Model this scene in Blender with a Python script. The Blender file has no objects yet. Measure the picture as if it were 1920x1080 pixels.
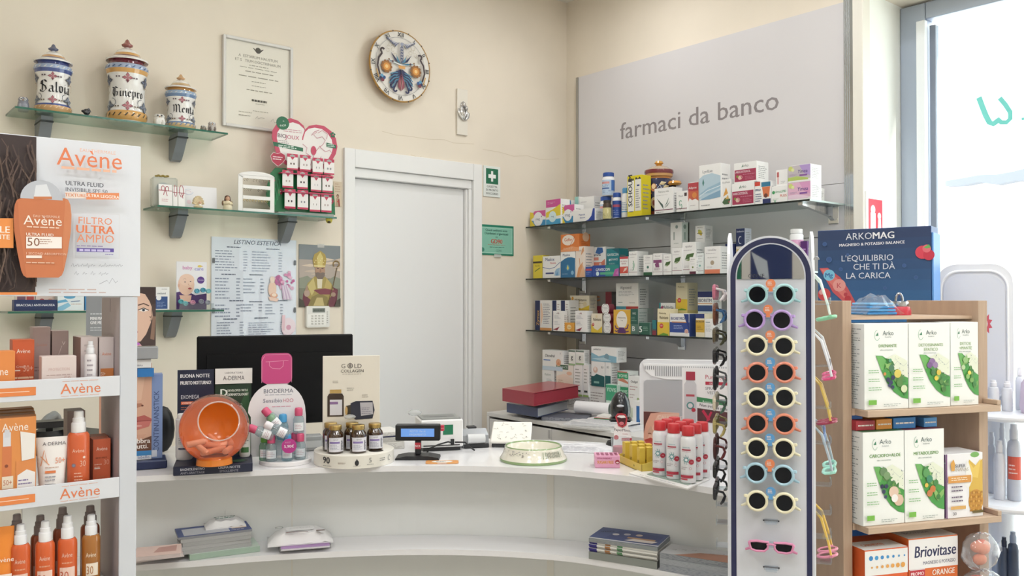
import bpy, math, random
from mathutils import Vector, Matrix
random.seed(7)
sc = bpy.context.scene
C = sc.collection
PI = math.pi
def R(d): return math.radians(d)

# ---------------------------------------------------------------- camera, light, exposure
EYE, AZ, PITCH, FPX = 1.45, R(39.84), math.atan(20/1600), 1600.0
cam = bpy.data.cameras.new('camera'); cam.sensor_width = 36; cam.lens = FPX / 1920 * 36; cam.clip_start = .02
co = bpy.data.objects.new('camera',cam); C.objects.link(co)
co.location = (0,0,EYE); co.rotation_euler = (PI/2+PITCH,0,-AZ)
sc.camera = co
sc.view_settings.view_transform = 'Standard'; sc.view_settings.look = 'None'
sc.view_settings.exposure = -1.26; sc.view_settings.gamma = 1; sc.view_settings.use_curve_mapping = False
w = bpy.data.worlds.new('world'); sc.world = w; w.use_nodes = True
bg = w.node_tree.nodes['Background']
bg.inputs[0].default_value = (.84,.93,1,1); bg.inputs[1].default_value = 11.0
def area(name,loc,size,power,col=(1,1,1),rot=(0,0,0),shape='DISK',size_y=None,portal=False):
    l = bpy.data.lights.new(name,'AREA'); l.shape = shape; l.size = size; l.energy = power; l.color = col
    if size_y: l.size_y = size_y
    if portal: l.cycles.is_portal = True
    o = bpy.data.objects.new(name,l); C.objects.link(o); o.location = loc; o.rotation_euler = rot
    return o
LAMP = (.985,.99,1)
for x, y, pw in [(.9,2.2,8),(1.75,2.35,15),(3.1,3.05,15),(1.0,1.2,13),(2.0,1.3,14),(3.0,1.9,13),(.2,.4,11),(1.6,.3,12),(2.8,.3,12)]:
    area('ceiling_spot',(x,y,3.3),.16,pw,LAMP)
for x, y in [(-.8,.4),(.9,-.9),(-.9,-1.4),(2.5,-1.2)]:
    area('ceiling_fill',(x,y,3.3),.6,50,LAMP,shape='SQUARE')  # unseen square lamps added at the ceiling as soft fill
sun = bpy.data.lights.new('sun','SUN'); sun.energy = 34; sun.angle = R(1.5); sun.color = (1,.97,.92)
so = bpy.data.objects.new('sun',sun); C.objects.link(so); so.rotation_euler = Vector((-.10,.95,-.30)).to_track_quat('-Z','Y').to_euler()
area('window_portal',(4.15,-.4,1.5),2.6,1,rot=(0,R(90),0),shape='RECTANGLE',size_y=4.2,portal=True)

# ---------------------------------------------------------------- rays of the measured view, used to find where things stand
_f = Vector((math.sin(AZ)*math.cos(PITCH),math.cos(AZ)*math.cos(PITCH),math.sin(PITCH)))
_r = Vector((math.cos(AZ),-math.sin(AZ),0)); _u = _r.cross(_f); EY = Vector((0,0,EYE))
def ray(px,py): return _f + _r * ((px-960)/FPX) + _u * ((540-py)/FPX)
def onZ(px,py,z): d = ray(px,py); return EY + d * ((z-EYE)/d.z)
def onY(px,py,y): d = ray(px,py); return EY + d * (y/d.y)
def onX(px,py,x): d = ray(px,py); return EY + d * (x/d.x)
def atD(px,py,t): return EY + ray(px,py) * t
class Rack:
    """a vertical plane through p with heading rz: local x runs along it, local y goes behind it"""
    def __init__(s,p,rz):
        s.p = Vector((p[0],p[1],0)); s.rz = rz
        s.u = Vector((math.cos(rz),math.sin(rz),0)); s.n = Vector((-math.sin(rz),math.cos(rz),0))
    def hit(s,px,py,back=0):
        d = ray(px,py); q = s.p + s.n * back
        t = (q-EY).dot(s.n) / d.dot(s.n); h = EY + d * t
        return (h-s.p).dot(s.u), h.z
    def loc(s,a,back,z): return s.p + s.u * a + s.n * back + Vector((0,0,z))

# ---------------------------------------------------------------- materials
def lin(h):
    def c(x): return x / 12.92 if x <= .04045 else ((x+.055)/1.055) ** 2.4
    return tuple(c(int(h[i:i+2],16)/255) for i in (0,2,4)) + (1,)
_m = {}
def m(h,rough=.5,metal=0,noise=0,scale=30,bump=0,coat=0,emit=0,stretch=None,spec=.5):
    k = (h,rough,metal,noise,scale,bump,coat,emit,stretch,spec)
    if k in _m: return _m[k]
    x = bpy.data.materials.new('mat_'+h); x.use_nodes = True; nt = x.node_tree; b = nt.nodes['Principled BSDF']
    col = lin(h)
    b.inputs['Base Color'].default_value = col; b.inputs['Roughness'].default_value = rough; b.inputs['Metallic'].default_value = metal
    b.inputs['Coat Weight'].default_value = coat; b.inputs['Specular IOR Level'].default_value = spec
    if emit: b.inputs['Emission Color'].default_value = col; b.inputs['Emission Strength'].default_value = emit
    if noise or bump:
        tc = nt.nodes.new('ShaderNodeTexCoord'); n = nt.nodes.new('ShaderNodeTexNoise')
        mp = nt.nodes.new('ShaderNodeMapping'); nt.links.new(tc.outputs['Object'],mp.inputs[0]); nt.links.new(mp.outputs[0],n.inputs['Vector'])
        if stretch: mp.inputs['Scale'].default_value = stretch
        n.inputs['Scale'].default_value = scale; n.inputs['Detail'].default_value = 4
        if noise:
            cr = nt.nodes.new('ShaderNodeValToRGB')
            cr.color_ramp.elements[0].position = .3; cr.color_ramp.elements[1].position = .7
            cr.color_ramp.elements[0].color = tuple(v*(1-noise) for v in col[:3]) + (1,)
            cr.color_ramp.elements[1].color = tuple(min(1,v*(1+noise)) for v in col[:3]) + (1,)
            nt.links.new(n.outputs['Fac'],cr.inputs[0]); nt.links.new(cr.outputs[0],b.inputs['Base Color'])
        if bump:
            bp = nt.nodes.new('ShaderNodeBump'); bp.inputs['Strength'].default_value = bump; bp.inputs['Distance'].default_value = .002
            nt.links.new(n.outputs['Fac'],bp.inputs['Height']); nt.links.new(bp.outputs[0],b.inputs['Normal'])
    _m[k] = x; return x
def clear(h='f4f8f6',rough=.03,body=0.0,ior=1.45):
    """thin clear plastic or sheet glass: see-through with a mirror glint; body = share of milky plastic"""
    k = ('clear',h,rough,body,ior)
    if k in _m: return _m[k]
    x = bpy.data.materials.new('clear_'+h); x.use_nodes = True; nt = x.node_tree
    for n in list(nt.nodes):
        if n.type != 'OUTPUT_MATERIAL': nt.nodes.remove(n)
    out = nt.nodes['Material Output']
    t = nt.nodes.new('ShaderNodeBsdfTransparent'); t.inputs[0].default_value = lin(h)
    g = nt.nodes.new('ShaderNodeBsdfGlossy'); g.inputs['Roughness'].default_value = rough
    fr = nt.nodes.new('ShaderNodeFresnel'); ge = nt.nodes.new('ShaderNodeNewGeometry'); mi = nt.nodes.new('ShaderNodeMix')
    mi.inputs['A'].default_value = ior; mi.inputs['B'].default_value = 1 / ior      # same glint from both faces of a thin sheet
    nt.links.new(ge.outputs['Backfacing'],mi.inputs['Factor']); nt.links.new(mi.outputs['Result'],fr.inputs['IOR'])
    mx = nt.nodes.new('ShaderNodeMixShader')
    nt.links.new(fr.outputs[0],mx.inputs[0]); nt.links.new(g.outputs[0],mx.inputs[2])
    if body:
        d = nt.nodes.new('ShaderNodeBsdfDiffuse'); d.inputs[0].default_value = lin(h)
        m2 = nt.nodes.new('ShaderNodeMixShader'); m2.inputs[0].default_value = body
        nt.links.new(t.outputs[0],m2.inputs[1]); nt.links.new(d.outputs[0],m2.inputs[2]); nt.links.new(m2.outputs[0],mx.inputs[1])
    else: nt.links.new(t.outputs[0],mx.inputs[1])
    nt.links.new(mx.outputs[0],out.inputs[0]); _m[k] = x; return x
def M_(c): return m(c) if isinstance(c,str) else c

# ---------------------------------------------------------------- mesh building
class MB:
    def __init__(s): s.v = []; s.f = []; s.fm = []; s.sm = []; s.mats = []
    def mi(s,c):
        c = M_(c)
        if c not in s.mats: s.mats.append(c)
        return s.mats.index(c)
    def add(s,vs,fs,c,smooth=False):
        o = len(s.v); s.v += [tuple(p) for p in vs]; k = s.mi(c)
        for f in fs: s.f.append([o+i for i in f]); s.fm.append(k); s.sm.append(smooth)
        return s
    def box(s,x0,x1,y0,y1,z0,z1,c,ch=0):
        if not ch:
            v = [(x,y,z) for z in (z0,z1) for y in (y0,y1) for x in (x0,x1)]
            return s.add(v,[(0,2,3,1),(4,5,7,6),(0,1,5,4),(2,6,7,3),(0,4,6,2),(1,3,7,5)],c)
        ch = min(ch,(x1-x0)/2.1,(y1-y0)/2.1,(z1-z0)/2.1)
        lo, hi = (x0,y0,z0), (x1,y1,z1); v = []; idx = {}
        for cx in (0,1):
            for cy in (0,1):
                for cz in (0,1):
                    cr = (cx,cy,cz)
                    for ax in range(3):
                        p = [0,0,0]
                        for a in range(3):
                            e = hi[a] if cr[a] else lo[a]
                            p[a] = e if a == ax else e + (-ch if cr[a] else ch)
                        idx[cr+(ax,)] = len(v); v.append(tuple(p))
        fs = []
        for ax in range(3):
            b, d = [a for a in range(3) if a != ax]
            for sd in (0,1):
                q = []
                for (i,j) in ((0,0),(1,0),(1,1),(0,1)):
                    cr = [0,0,0]; cr[ax] = sd; cr[b] = i; cr[d] = j; q.append(idx[tuple(cr)+(ax,)])
                fs.append(q)
            for (i,j) in ((0,0),(1,0),(1,1),(0,1)):   # edges along ax
                q = []
                for sd, o in ((0,(b,d)),(1,(d,b))):
                    cr = [0,0,0]; cr[ax] = sd; cr[b] = i; cr[d] = j
                    q += [idx[tuple(cr)+(o[0],)],idx[tuple(cr)+(o[1],)]]
                fs.append(q)
        for cx in (0,1):
            for cy in (0,1):
                for cz in (0,1): fs.append([idx[(cx,cy,cz,a)] for a in range(3)])
        return s.add(v,fs,c)
    def lathe(s,prof,c,seg=28,o=(0,0,0),axis=None,a0=0,a1=2*PI,mats=None):
        """prof: (radius, height) from bottom to top; mats: a colour for each band"""
        full = abs(a1-a0-2*PI) < 1e-6; n = seg if full else seg + 1
        q = Vector((0,0,1)).rotation_difference(Vector(axis)) if axis else None
        def T(x,y,z):
            p = Vector((x,y,z))
            if q: p = q @ p
            return (p.x+o[0],p.y+o[1],p.z+o[2])
        vs = []; rows = []
        for r, z in prof:
            if r < 1e-6: rows.append([len(vs)]*n); vs.append(T(0,0,z))
            else:
                rows.append(list(range(len(vs),len(vs)+n)))
                for i in range(n):
                    a = a0 + (a1-a0) * i / seg; vs.append(T(r*math.sin(a),-r*math.cos(a),z))
        base = len(s.v); s.v += vs
        for k in range(len(prof)-1):
            mi = s.mi(mats[k] if mats else c)
            for i in range(seg):
                j = (i+1) % n
                f = []
                for x in (rows[k][i],rows[k][j],rows[k+1][j],rows[k+1][i]):
                    if x not in f: f.append(x)
                if len(f) > 2: s.f.append([base+x for x in f]); s.fm.append(mi); s.sm.append(True)
        return s
    def cyl(s,r,z0,z1,c,seg=20,o=(0,0,0),axis=None,ch=0):
        if ch: return s.lathe([(0,z0),(r-ch,z0),(r,z0+ch),(r,z1-ch),(r-ch,z1),(0,z1)],c,seg,o,axis)
        return s.lathe([(0,z0),(r,z0),(r,z1),(0,z1)],c,seg,o,axis)
    def ell(s,o,rx,ry,rz,c,seg=16,rings=8):
        v = []; f = []
        for k in range(rings+1):
            t = PI * k / rings - PI / 2
            for i in range(seg):
                a = 2 * PI * i / seg; v.append((o[0]+rx*math.cos(t)*math.cos(a),o[1]+ry*math.cos(t)*math.sin(a),o[2]+rz*math.sin(t)))
        for k in range(rings):
            for i in range(seg):
                j = (i+1) % seg; f.append((k*seg+i,k*seg+j,(k+1)*seg+j,(k+1)*seg+i))
        return s.add(v,f,c,True)
    def tube(s,pts,r,c,seg=8,closed=False):
        pts = [Vector(p) for p in pts]; n = len(pts); rs = r if isinstance(r,(list,tuple)) else [r] * n
        v = []; f = []; up = None
        for i in range(n):
            a = pts[(i-1) % n] if (closed or i > 0) else pts[i]; b = pts[(i+1) % n] if (closed or i < n-1) else pts[i]
            t = (b-a).normalized()
            if up is None: up = Vector((0,0,1)) if abs(t.z) < .9 else Vector((1,0,0))
            e = t.cross(up)
            if e.length < 1e-6: e = t.orthogonal()
            e.normalize(); g = e.cross(t).normalized(); up = g
            for k in range(seg):
                a2 = 2 * PI * k / seg; v.append(pts[i]+(e*math.cos(a2)+g*math.sin(a2))*rs[i])
        for i in range(n if closed else n-1):
            j = (i+1) % n
            for k in range(seg):
                l = (k+1) % seg; f.append((i*seg+k,i*seg+l,j*seg+l,j*seg+k))
        if not closed: f.append(tuple(range(seg))[::-1]); f.append(tuple((n-1)*seg+k for k in range(seg)))
        return s.add(v,f,c,True)
    def ext(s,pts,y0,y1,c,cs=None):
        """outline in local x,z pushed from y0 to y1"""
        n = len(pts); v = [(x,y0,z) for x,z in pts] + [(x,y1,z) for x,z in pts]
        s.add(v,[tuple(range(n)),tuple(range(2*n-1,n-1,-1))],c)
        return s.add(v,[(i,i+n,(i+1) % n+n,(i+1) % n) for i in range(n)],cs or c)
    def slab(s,pts,z0,z1,c,cs=None):
        """outline in plan pushed from z0 to z1"""
        n = len(pts); v = [(x,y,z0) for x,y in pts] + [(x,y,z1) for x,y in pts]
        s.add(v,[tuple(range(n-1,-1,-1)),tuple(range(n,2*n))],c)
        return s.add(v,[(i,(i+1) % n,(i+1) % n+n,i+n) for i in range(n)],cs or c)
    def xf(s,M): s.v = [tuple(M @ Vector(p)) for p in s.v]; return s
    def join(s,o,M=None):
        b = len(s.v); s.v += [tuple(M @ Vector(p)) for p in o.v] if M else o.v
        for f, k, q in zip(o.f,o.fm,o.sm): s.f.append([b+i for i in f]); s.fm.append(s.mi(o.mats[k])); s.sm.append(q)
        return s
    def build(s,name,parent=None,loc=None,rz=0,**tg):
        me = bpy.data.meshes.new(name); me.from_pydata(s.v,[],s.f)
        for x in s.mats: me.materials.append(x)
        me.polygons.foreach_set('material_index',s.fm); me.polygons.foreach_set('use_smooth',s.sm)
        if any(s.sm): me.set_sharp_from_angle(angle=R(38))
        me.update()
        o = bpy.data.objects.new(name,me); C.objects.link(o)
        if parent: o.parent = parent
        if loc is not None: o.location = loc
        o.rotation_euler[2] = rz
        return tag(o,**tg)
def tag(o,label=None,cat=None,group=None,kind=None):
    if label: o['label'] = label
    if cat: o['category'] = cat
    if group: o['group'] = group
    if kind: o['kind'] = kind
    return o
def root(name,loc,rz=0,**tg):
    o = bpy.data.objects.new(name,None); C.objects.link(o); o.empty_display_size = .02
    o.location = loc; o.rotation_euler[2] = rz
    return tag(o,**tg)
def copy_tree(o,parent=None):
    c = o.copy(); C.objects.link(c)
    if parent: c.parent = parent
    for ch in [x for x in o.children]: copy_tree(ch,c)
    return c
def rrect(w,h,r,x0=0,z0=0,seg=5):
    p = []
    for cx, cz, a in ((w-r,r,-90),(w-r,h-r,0),(r,h-r,90),(r,r,180)):
        for i in range(seg+1): t = R(a+90*i/seg); p.append((x0+cx+r*math.cos(t),z0+cz+r*math.sin(t)))
    return p
def arc(cx,cz,r,a0,a1,n=12,ry=None): return [(cx+r*math.cos(R(a0+(a1-a0)*i/n)),cz+(ry or r)*math.sin(R(a0+(a1-a0)*i/n))) for i in range(n+1)]

# ---------------------------------------------------------------- print: flat shapes and lettering laid on a face
_gc = {}
def glyphs(t,bold=0,shear=0):
    k = (t,bold,shear)
    if k not in _gc:
        cu = bpy.data.curves.new('lettering','FONT'); cu.body = t; cu.resolution_u = 2; cu.offset = bold; cu.shear = shear; cu.size = 1
        ob = bpy.data.objects.new('lettering',cu); me = bpy.data.meshes.new_from_object(ob)
        vs = [(v.co.x,v.co.y) for v in me.vertices]; fs = [tuple(p.vertices) for p in me.polygons]
        bpy.data.meshes.remove(me); bpy.data.objects.remove(ob); bpy.data.curves.remove(cu)
        x0 = min([v[0] for v in vs] or [0]); x1 = max([v[0] for v in vs] or [1])
        _gc[k] = ([(x-x0,y) for x,y in vs],fs,x1-x0)
    return _gc[k]
CAP = .698
EPS = .00009
class Art:
    def __init__(s,mb,fn,w,h,curved=False,base=.0002):
        s.mb = mb; s.fn = fn; s.w = w; s.h = h; s.k = 0; s.cv = curved; s.base = base
    def P(s,u,v): return s.fn(u*s.w,v*s.h,s.base+s.k*EPS)
    def r(s,u0,v0,u1,v1,c):
        s.k += 1; n = max(1,int(abs(u1-u0)*s.w/s.cv)) if s.cv else 1
        for i in range(n):
            a = u0 + (u1-u0) * i / n; b = u0 + (u1-u0) * (i+1) / n
            s.mb.add([s.P(a,v0),s.P(b,v0),s.P(b,v1),s.P(a,v1)],[(0,1,2,3)],c)
        return s
    def p(s,c,pts):
        s.k += 1; s.mb.add([s.P(u,v) for u,v in pts],[tuple(range(len(pts)))],c); return s
    def d(s,u,v,r,c,rv=None,a0=0,a1=360,n=18):
        """disc of radius r (share of the width)"""
        k = s.w / s.h; rv = (rv if rv is not None else r) * k
        pts = [(u+r*math.cos(R(a0+(a1-a0)*i/n)),v+rv*math.sin(R(a0+(a1-a0)*i/n))) for i in range(n+(a1-a0 < 360))]
        return s.p(c,pts)
    def c(s,c,pts,wd,closed=False):
        """a stroke of width wd (share of the width)"""
        s.k += 1; P = [(u*s.w,v*s.h) for u,v in pts]; n = len(P); hw = wd * s.w / 2; L = []; Q = []
        for i in range(n):
            a = P[(i-1) % n] if closed or i else P[i]; b = P[(i+1) % n] if closed or i < n - 1 else P[i]
            dx, dy = b[0] - a[0], b[1] - a[1]; l = math.hypot(dx,dy) or 1; L.append((P[i][0]-dy/l*hw,P[i][1]+dx/l*hw)); Q.append((P[i][0]+dy/l*hw,P[i][1]-dx/l*hw))
        vs = [s.fn(x,y,s.base+s.k*EPS) for x,y in L+Q]
        s.mb.add(vs,[(i,i+n,(i+1) % n+n,(i+1) % n) for i in range(n if closed else n-1)],c); return s
    def g(s,u0,v0,u1,v1,n,c,fill=.35):
        """n lines of copy too small to read"""
        s.k += 1; rnd = random.Random(n*7+int(u0*100)); hh = (v1-v0) / n
        for i in range(n):
            v = v1 - hh * (i+.5); u = u0; e = u0 + (u1-u0) * (rnd.uniform(.6,1) if n > 1 else 1)
            while u < e - 1e-6:
                x = min(e,u+(u1-u0)*rnd.uniform(.08,.26)); s.mb.add([s.P(u,v-hh*fill/2),s.P(x,v-hh*fill/2),s.P(x,v+hh*fill/2),s.P(u,v+hh*fill/2)],[(0,1,2,3)],c); u = x + (u1-u0) * .035
        return s
    def t(s,t,u,v,hh,c,al='c',mw=None,bold=0,shear=0,rot=0,sx=1):
        """lettering: cap height hh is a share of the height, mw the most width as a share of the width"""
        s.k += 1; vs, fs, W = glyphs(t,0,shear); sc_ = hh * s.h / CAP; kx = sc_ * sx
        mx = (mw if mw else 9) * s.w
        if W * kx > mx:
            kx = mx / W
            if kx < .55 * sc_: sc_ = kx / .55
        off = {'c':-W*kx/2,'l': 0,'r':-W*kx}[al]; cr, sr = math.cos(R(rot)), math.sin(R(rot))
        bd = min(bold,.03) * sc_
        for dx in ((-bd,bd) if bold else (0,)):        # heavy faces are struck twice, a hair apart
            out = []
            for x, y in vs:
                a, b = off + x * kx + dx, y * sc_
                out.append(s.fn(u*s.w+a*cr-b*sr,v*s.h+a*sr+b*cr,s.base+s.k*EPS))
            s.mb.add(out,fs,c); s.k += .3
        return s
    def run(s,spec):
        for e in spec:
            if isinstance(e[-1],dict): getattr(s,e[0])(*e[1:-1],**e[-1])
            else: getattr(s,e[0])(*e[1:])
        return s
def front(mb,w,h,x0=0,z0=0,y=0): return Art(mb,lambda u,v,n: (x0+u,y-n,z0+v),w,h)
def side(mb,x,d,h,z0=0,y0=0): return Art(mb,lambda u,v,n: (x+n,y0+u,z0+v),d,h)
def lside(mb,d,h,x=0,z0=0): return Art(mb,lambda u,v,n: (x-n,d-u,z0+v),d,h)
def topf(mb,w,d,z,x0=0,y0=0): return Art(mb,lambda u,v,n: (x0+u,y0+v,z+n),w,d)
def wrap(mb,rf,w,h,z0=0,o=(0,0),step=.006,base=.0006):
    """print wound round a turned body; rf: radius or radius at height"""
    f = rf if callable(rf) else (lambda v: rf); r0 = f(h/2)
    def fn(u,v,n): a = (u-w/2) / r0; q = f(v) + n; return (o[0]+q*math.sin(a),o[1]-q*math.cos(a),z0+v)
    return Art(mb,fn,w,h,curved=step,base=base)

# ---------------------------------------------------------------- common wares
def carton(rk,px0,px1,pyt,zb,spec,label,back=.02,depth=.07,c='f1f0ee',sc_=None,sspec=None,cat='medicine box',name='medicine_box',group=None,ang=0,tilt=0,lspec=()):
    """a folded carton on a shelf; zb: the height it stands at, or the carton it stands on. Returns it."""
    if not isinstance(zb,(int,float)): zb = zb['top']
    zb += .0006
    a0, _ = rk.hit(px0,560,back); a1, _ = rk.hit(px1,560,back); _, zt = rk.hit((px0+px1)/2,pyt,back)
    w_, h_ = a1 - a0 - .0008, max(.012,zt-zb)
    b = MB(); b.box(0,w_,0,depth,0,h_,c,ch=.0007)
    if sc_: side(b,w_,depth,h_).r(.01,.01,.99,.99,sc_); lside(b,depth,h_).r(.01,.01,.99,.99,sc_)
    b2 = MB(); front(b2,w_,h_).run(spec)
    side(b2,w_,depth,h_).run(sspec if sspec is not None else [('g',.15,.15,.85,.8,7,'9a9a9a')])
    if lspec: lside(b2,depth,h_).run(lspec)
    tf = topf(b2,w_,depth,h_); tf.c('c9c6c0',[(.02,.12),(.98,.12)],.008)
    o = b.build(name,loc=rk.loc(a0,back,zb),rz=rk.rz+R(ang),label=label,cat=cat,group=group)
    b2.build('print',parent=o)
    if tilt: o.rotation_euler[0] = R(tilt)
    o['top'] = zb + h_; o['w'] = w_; o['h'] = h_
    return o
def frustum(name,prof,c,seg=24,**k): b = MB(); b.lathe(prof,c,seg); return b.build(name,**k)
# ================================================================ THE ROOM
YA, XB, XP, CEIL = 3.95, 3.75, 3.70, 3.34            # far wall with the door, side wall with the shelves, face of its panel
WALL = m('ece2d2',.85,noise=.03,scale=3,bump=.12)
WHITE = 'f0efee'
def st(b,name,parent=None,loc=None,**k): return b.build(name,parent=parent,loc=loc,kind=None if parent else 'structure',**k)
def sbox(name,*a,c=WALL,parent=None): b = MB(); b.box(*a,c); return st(b,name,parent)
floor = sbox('floor',-2.7,4.35,-3.2,4.1,-.12,0,c=m('b9b4aa',.35))
for i in range(12):
    for j in range(12):
        b = MB(); b.box(-2.6+i*.56,-2.046+i*.56,-3.1+j*.59,-2.516+j*.59,.0002,.004,m('bdb8ae',.3,noise=.06,scale=6),ch=.001); b.build('floor_tile',parent=floor)
sbox('ceiling',-2.7,4.35,-3.2,4.1,CEIL,CEIL+.12,c=m('f3efe6',.9))
dX0, dX1 = onY(668,500,YA).x, onY(871,500,YA).x; dH = onY(668,322,YA).z
fX0, fX1, fH = onY(643,500,YA).x, onY(901,500,YA).x, onY(643,277,YA).z
wa = MB(); wa.box(-2.7,fX0+.04,YA,YA+.12,0,CEIL,WALL); wa.box(fX1-.04,3.87,YA,YA+.12,0,CEIL,WALL); wa.box(fX0+.04,fX1-.04,YA,YA+.12,fH-.04,CEIL,WALL)
wall_back = st(wa,'wall_back')
k = MB(); a = Art(k,lambda u,v,n: (u,YA-.0003-n,v),1,1)
def cr(*pp):
    L = [(onY(x,y,YA).x,onY(x,y,YA).z) for x,y in pp]; a.c('d3c6ac',L,.0022)
cr((716,246),(742,253),(771,256),(802,261),(833,262),(850,268),(889,270)); cr((905,280),(936,285),(963,293),(988,292),(1012,299),(1048,298)); cr((770,290),(786,296),(790,293))
k.build('crack',parent=wall_back)
# wall to the shelves' side, opening of the shop window beyond Y1
YP0, YP1 = onX(1085,400,XP).y, onX(1585,400,XP).y
YR = onX(1622,400,XP).y; XW = 4.06; ZW = 2.79
wb = MB(); wb.box(XB,4.18,YR+.012,YA+.12,0,CEIL,WALL); wb.box(XB,4.18,YR,YR+.012,0,CEIL,m('f3f5f0',.7)); wb.box(XB,4.18,-3.2,YR,ZW+.06,CEIL,WALL); wb.box(XB,4.18,-3.2,-2.4,0,ZW+.06,WALL); wb.box(XB,4.18,-2.4,YR,0,.12,WALL)
st(wb,'wall_right')
sbox('wall_left',-2.7,-2.58,-3.2,4.1,0,CEIL); sbox('wall_front',-2.7,3.75,-3.2,-3.08,0,CEIL)
# door
dr = root('door_1',(0,0,0)); tag(dr,kind='structure')
DW = m('f1f1f0',.45)
b = MB(); b.box(fX0,fX0+.062,YA-.016,YA+.12,0,fH,DW,ch=.002); b.box(fX1-.062,fX1,YA-.016,YA+.12,0,fH,DW,ch=.002); b.box(fX0+.0625,fX1-.0625,YA-.015,YA+.12,fH-.095,fH-.0005,DW,ch=.002); b.build('door_frame',parent=dr)
b = MB(); b.box(fX0+.0625,fX1-.063,YA+.001,YA+.118,fH-.145,fH-.0955,DW,ch=.003)
b.box(fX1-.083,fX1-.0625,YA+.002,YA+.117,0,fH-.146,DW,ch=.002); b.box(fX1-.0985,fX1-.0835,YA+.012,YA+.116,0,fH-.146,DW,ch=.003); b.build('door_stop',parent=dr)
b = MB(); b.box(fX0+.0635,fX1-.1,YA+.034,YA+.08,.008,fH-.147,m('eeeeee',.45),ch=.002); dl = b.build('door_leaf',parent=dr)
for x0, x1, nm in ((-2.58,fX0,'baseboard_back'),(fX1,3.74,'baseboard_back')): sbox(nm,x0+.001,x1-.001,YA-.012,YA-.0005,.006,.08,c='e8e4da')
# panel with the lettering on the side wall
pn = root('wall_panel',(XP,YP0,0),R(-90),label='tall glossy off white wall panel with grey lettering above the glass shelves',cat='wall panel')
PW, PH = YP0 - YP1, onX(1085,145,XP).z
b = MB(); zs = onX(1560,345,XP).z
b.box(0,PW,0,.048,.05,1.106,m('d6d3d5',.34,coat=.15)); b.build('panel_sheet',parent=pn)
for z0, z1 in ((1.110,1.738),(1.742,zs-.002)): b = MB(); b.box(0,PW,0,.048,z0,z1,m('d6d3d5',.34,coat=.15)); b.build('panel_sheet',parent=pn)
b = MB(); b.box(0,PW,0,.048,zs,PH,m('d6d3d5',.34,coat=.15)); b.build('panel_sheet',parent=pn)
b = MB(); b.box(-.018,-.0005,-.006,.048,.05,PH,m('a8a69f',.35,.6)); b.build('edge_trim',parent=pn)
b = MB(); b.box(PW+.0005,PW+.048,-.012,.048,.05,PH+.3,m('c8ccd2',.16,1),ch=.002)
for q in (.006,.016,.026): b.box(PW+q,PW+q+.003,-.0145,-.0118,.06,PH+.29,m('d7dade',.2,1))
b.build('aluminium_post',parent=pn)
b = MB(); b.box(PW+.0485,PW+.098,-.02,.048,0,CEIL-.01,m('e9e5db',.5),ch=.003); b.build('pillar_casing',parent=pn)
b = MB(); A = Art(b,lambda u,v,n: (u,-n,v),1,1)
q0, q1 = onX(1163,263,XP), onX(1460,205,XP)
A.t('farmaci da banco',YP0-q0.y,q0.z+.004,.098,'8d8688',al='l',mw=q0.y-q1.y,bold=.008,sx=1.14)
for u in (.42,): A.d(u,1.95,.006,'dedbdb')
b.build('lettering',parent=pn)
# shop window beyond the panel
wn = root('window_1',(0,0,0)); tag(wn,kind='structure'); FR = m('aab4c4',.35,.3)
yo, yi = YR - .001, YR - .12
b = MB(); b.box(XW-.02,XW+.06,yi,yo,.12,ZW+.05,FR,ch=.004); b.build('frame_post',parent=wn)
b = MB(); b.box(XW-.05,XW-.0205,yi-.012,yi+.03,.12,ZW-.04,m('eef2f5',.3),ch=.003); b.build('frame_bead',parent=wn)
b = MB(); b.box(XW-.005,XW+.03,yi-.04,yi-.013,.12,ZW-.06,m('7e8796',.4),ch=.002); b.build('gasket',parent=wn)
b = MB(); b.box(XW-.02,XW+.06,-2.39,yi-.001,ZW-.03,ZW+.05,FR,ch=.004); b.build('frame_head',parent=wn)
b = MB(); b.box(XW-.02,XW+.06,-2.39,yi-.001,.12,.2,FR,ch=.004); b.build('frame_sill',parent=wn)
b = MB(); b.box(XW-.02,XW+.06,-.55,-.47,.201,ZW-.031,FR,ch=.004); b.build('frame_mullion',parent=wn)
GL = clear('fbfefd',.0)
for y0, y1 in ((-2.39,-.551),(-.469,yi-.041)):
    b = MB(); b.box(XW+.008,XW+.014,y0,y1,.201,ZW-.031,GL); gp = b.build('glass_pane',parent=wn)
b = MB(); A = Art(b,lambda u,v,n: (XW+.0075-n,-u,v),1,1)
def sw(*pp,wd=.02):
    L = [(-onX(x,y,XW).y,onX(x,y,XW).z) for x,y in pp]; A.c('7fe3dc',L,wd)
sw((1834,182),(1840,198),(1847,216),(1854,229),(1861,232),(1872,224),wd=.024); sw((1873,183),(1884,196),(1893,210),(1893,222),(1886,229),(1876,229),(1868,222),wd=.02); sw((1914,223),(1930,220),(1945,205),wd=.012)
b.build('painted_lettering',parent=gp)
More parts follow.
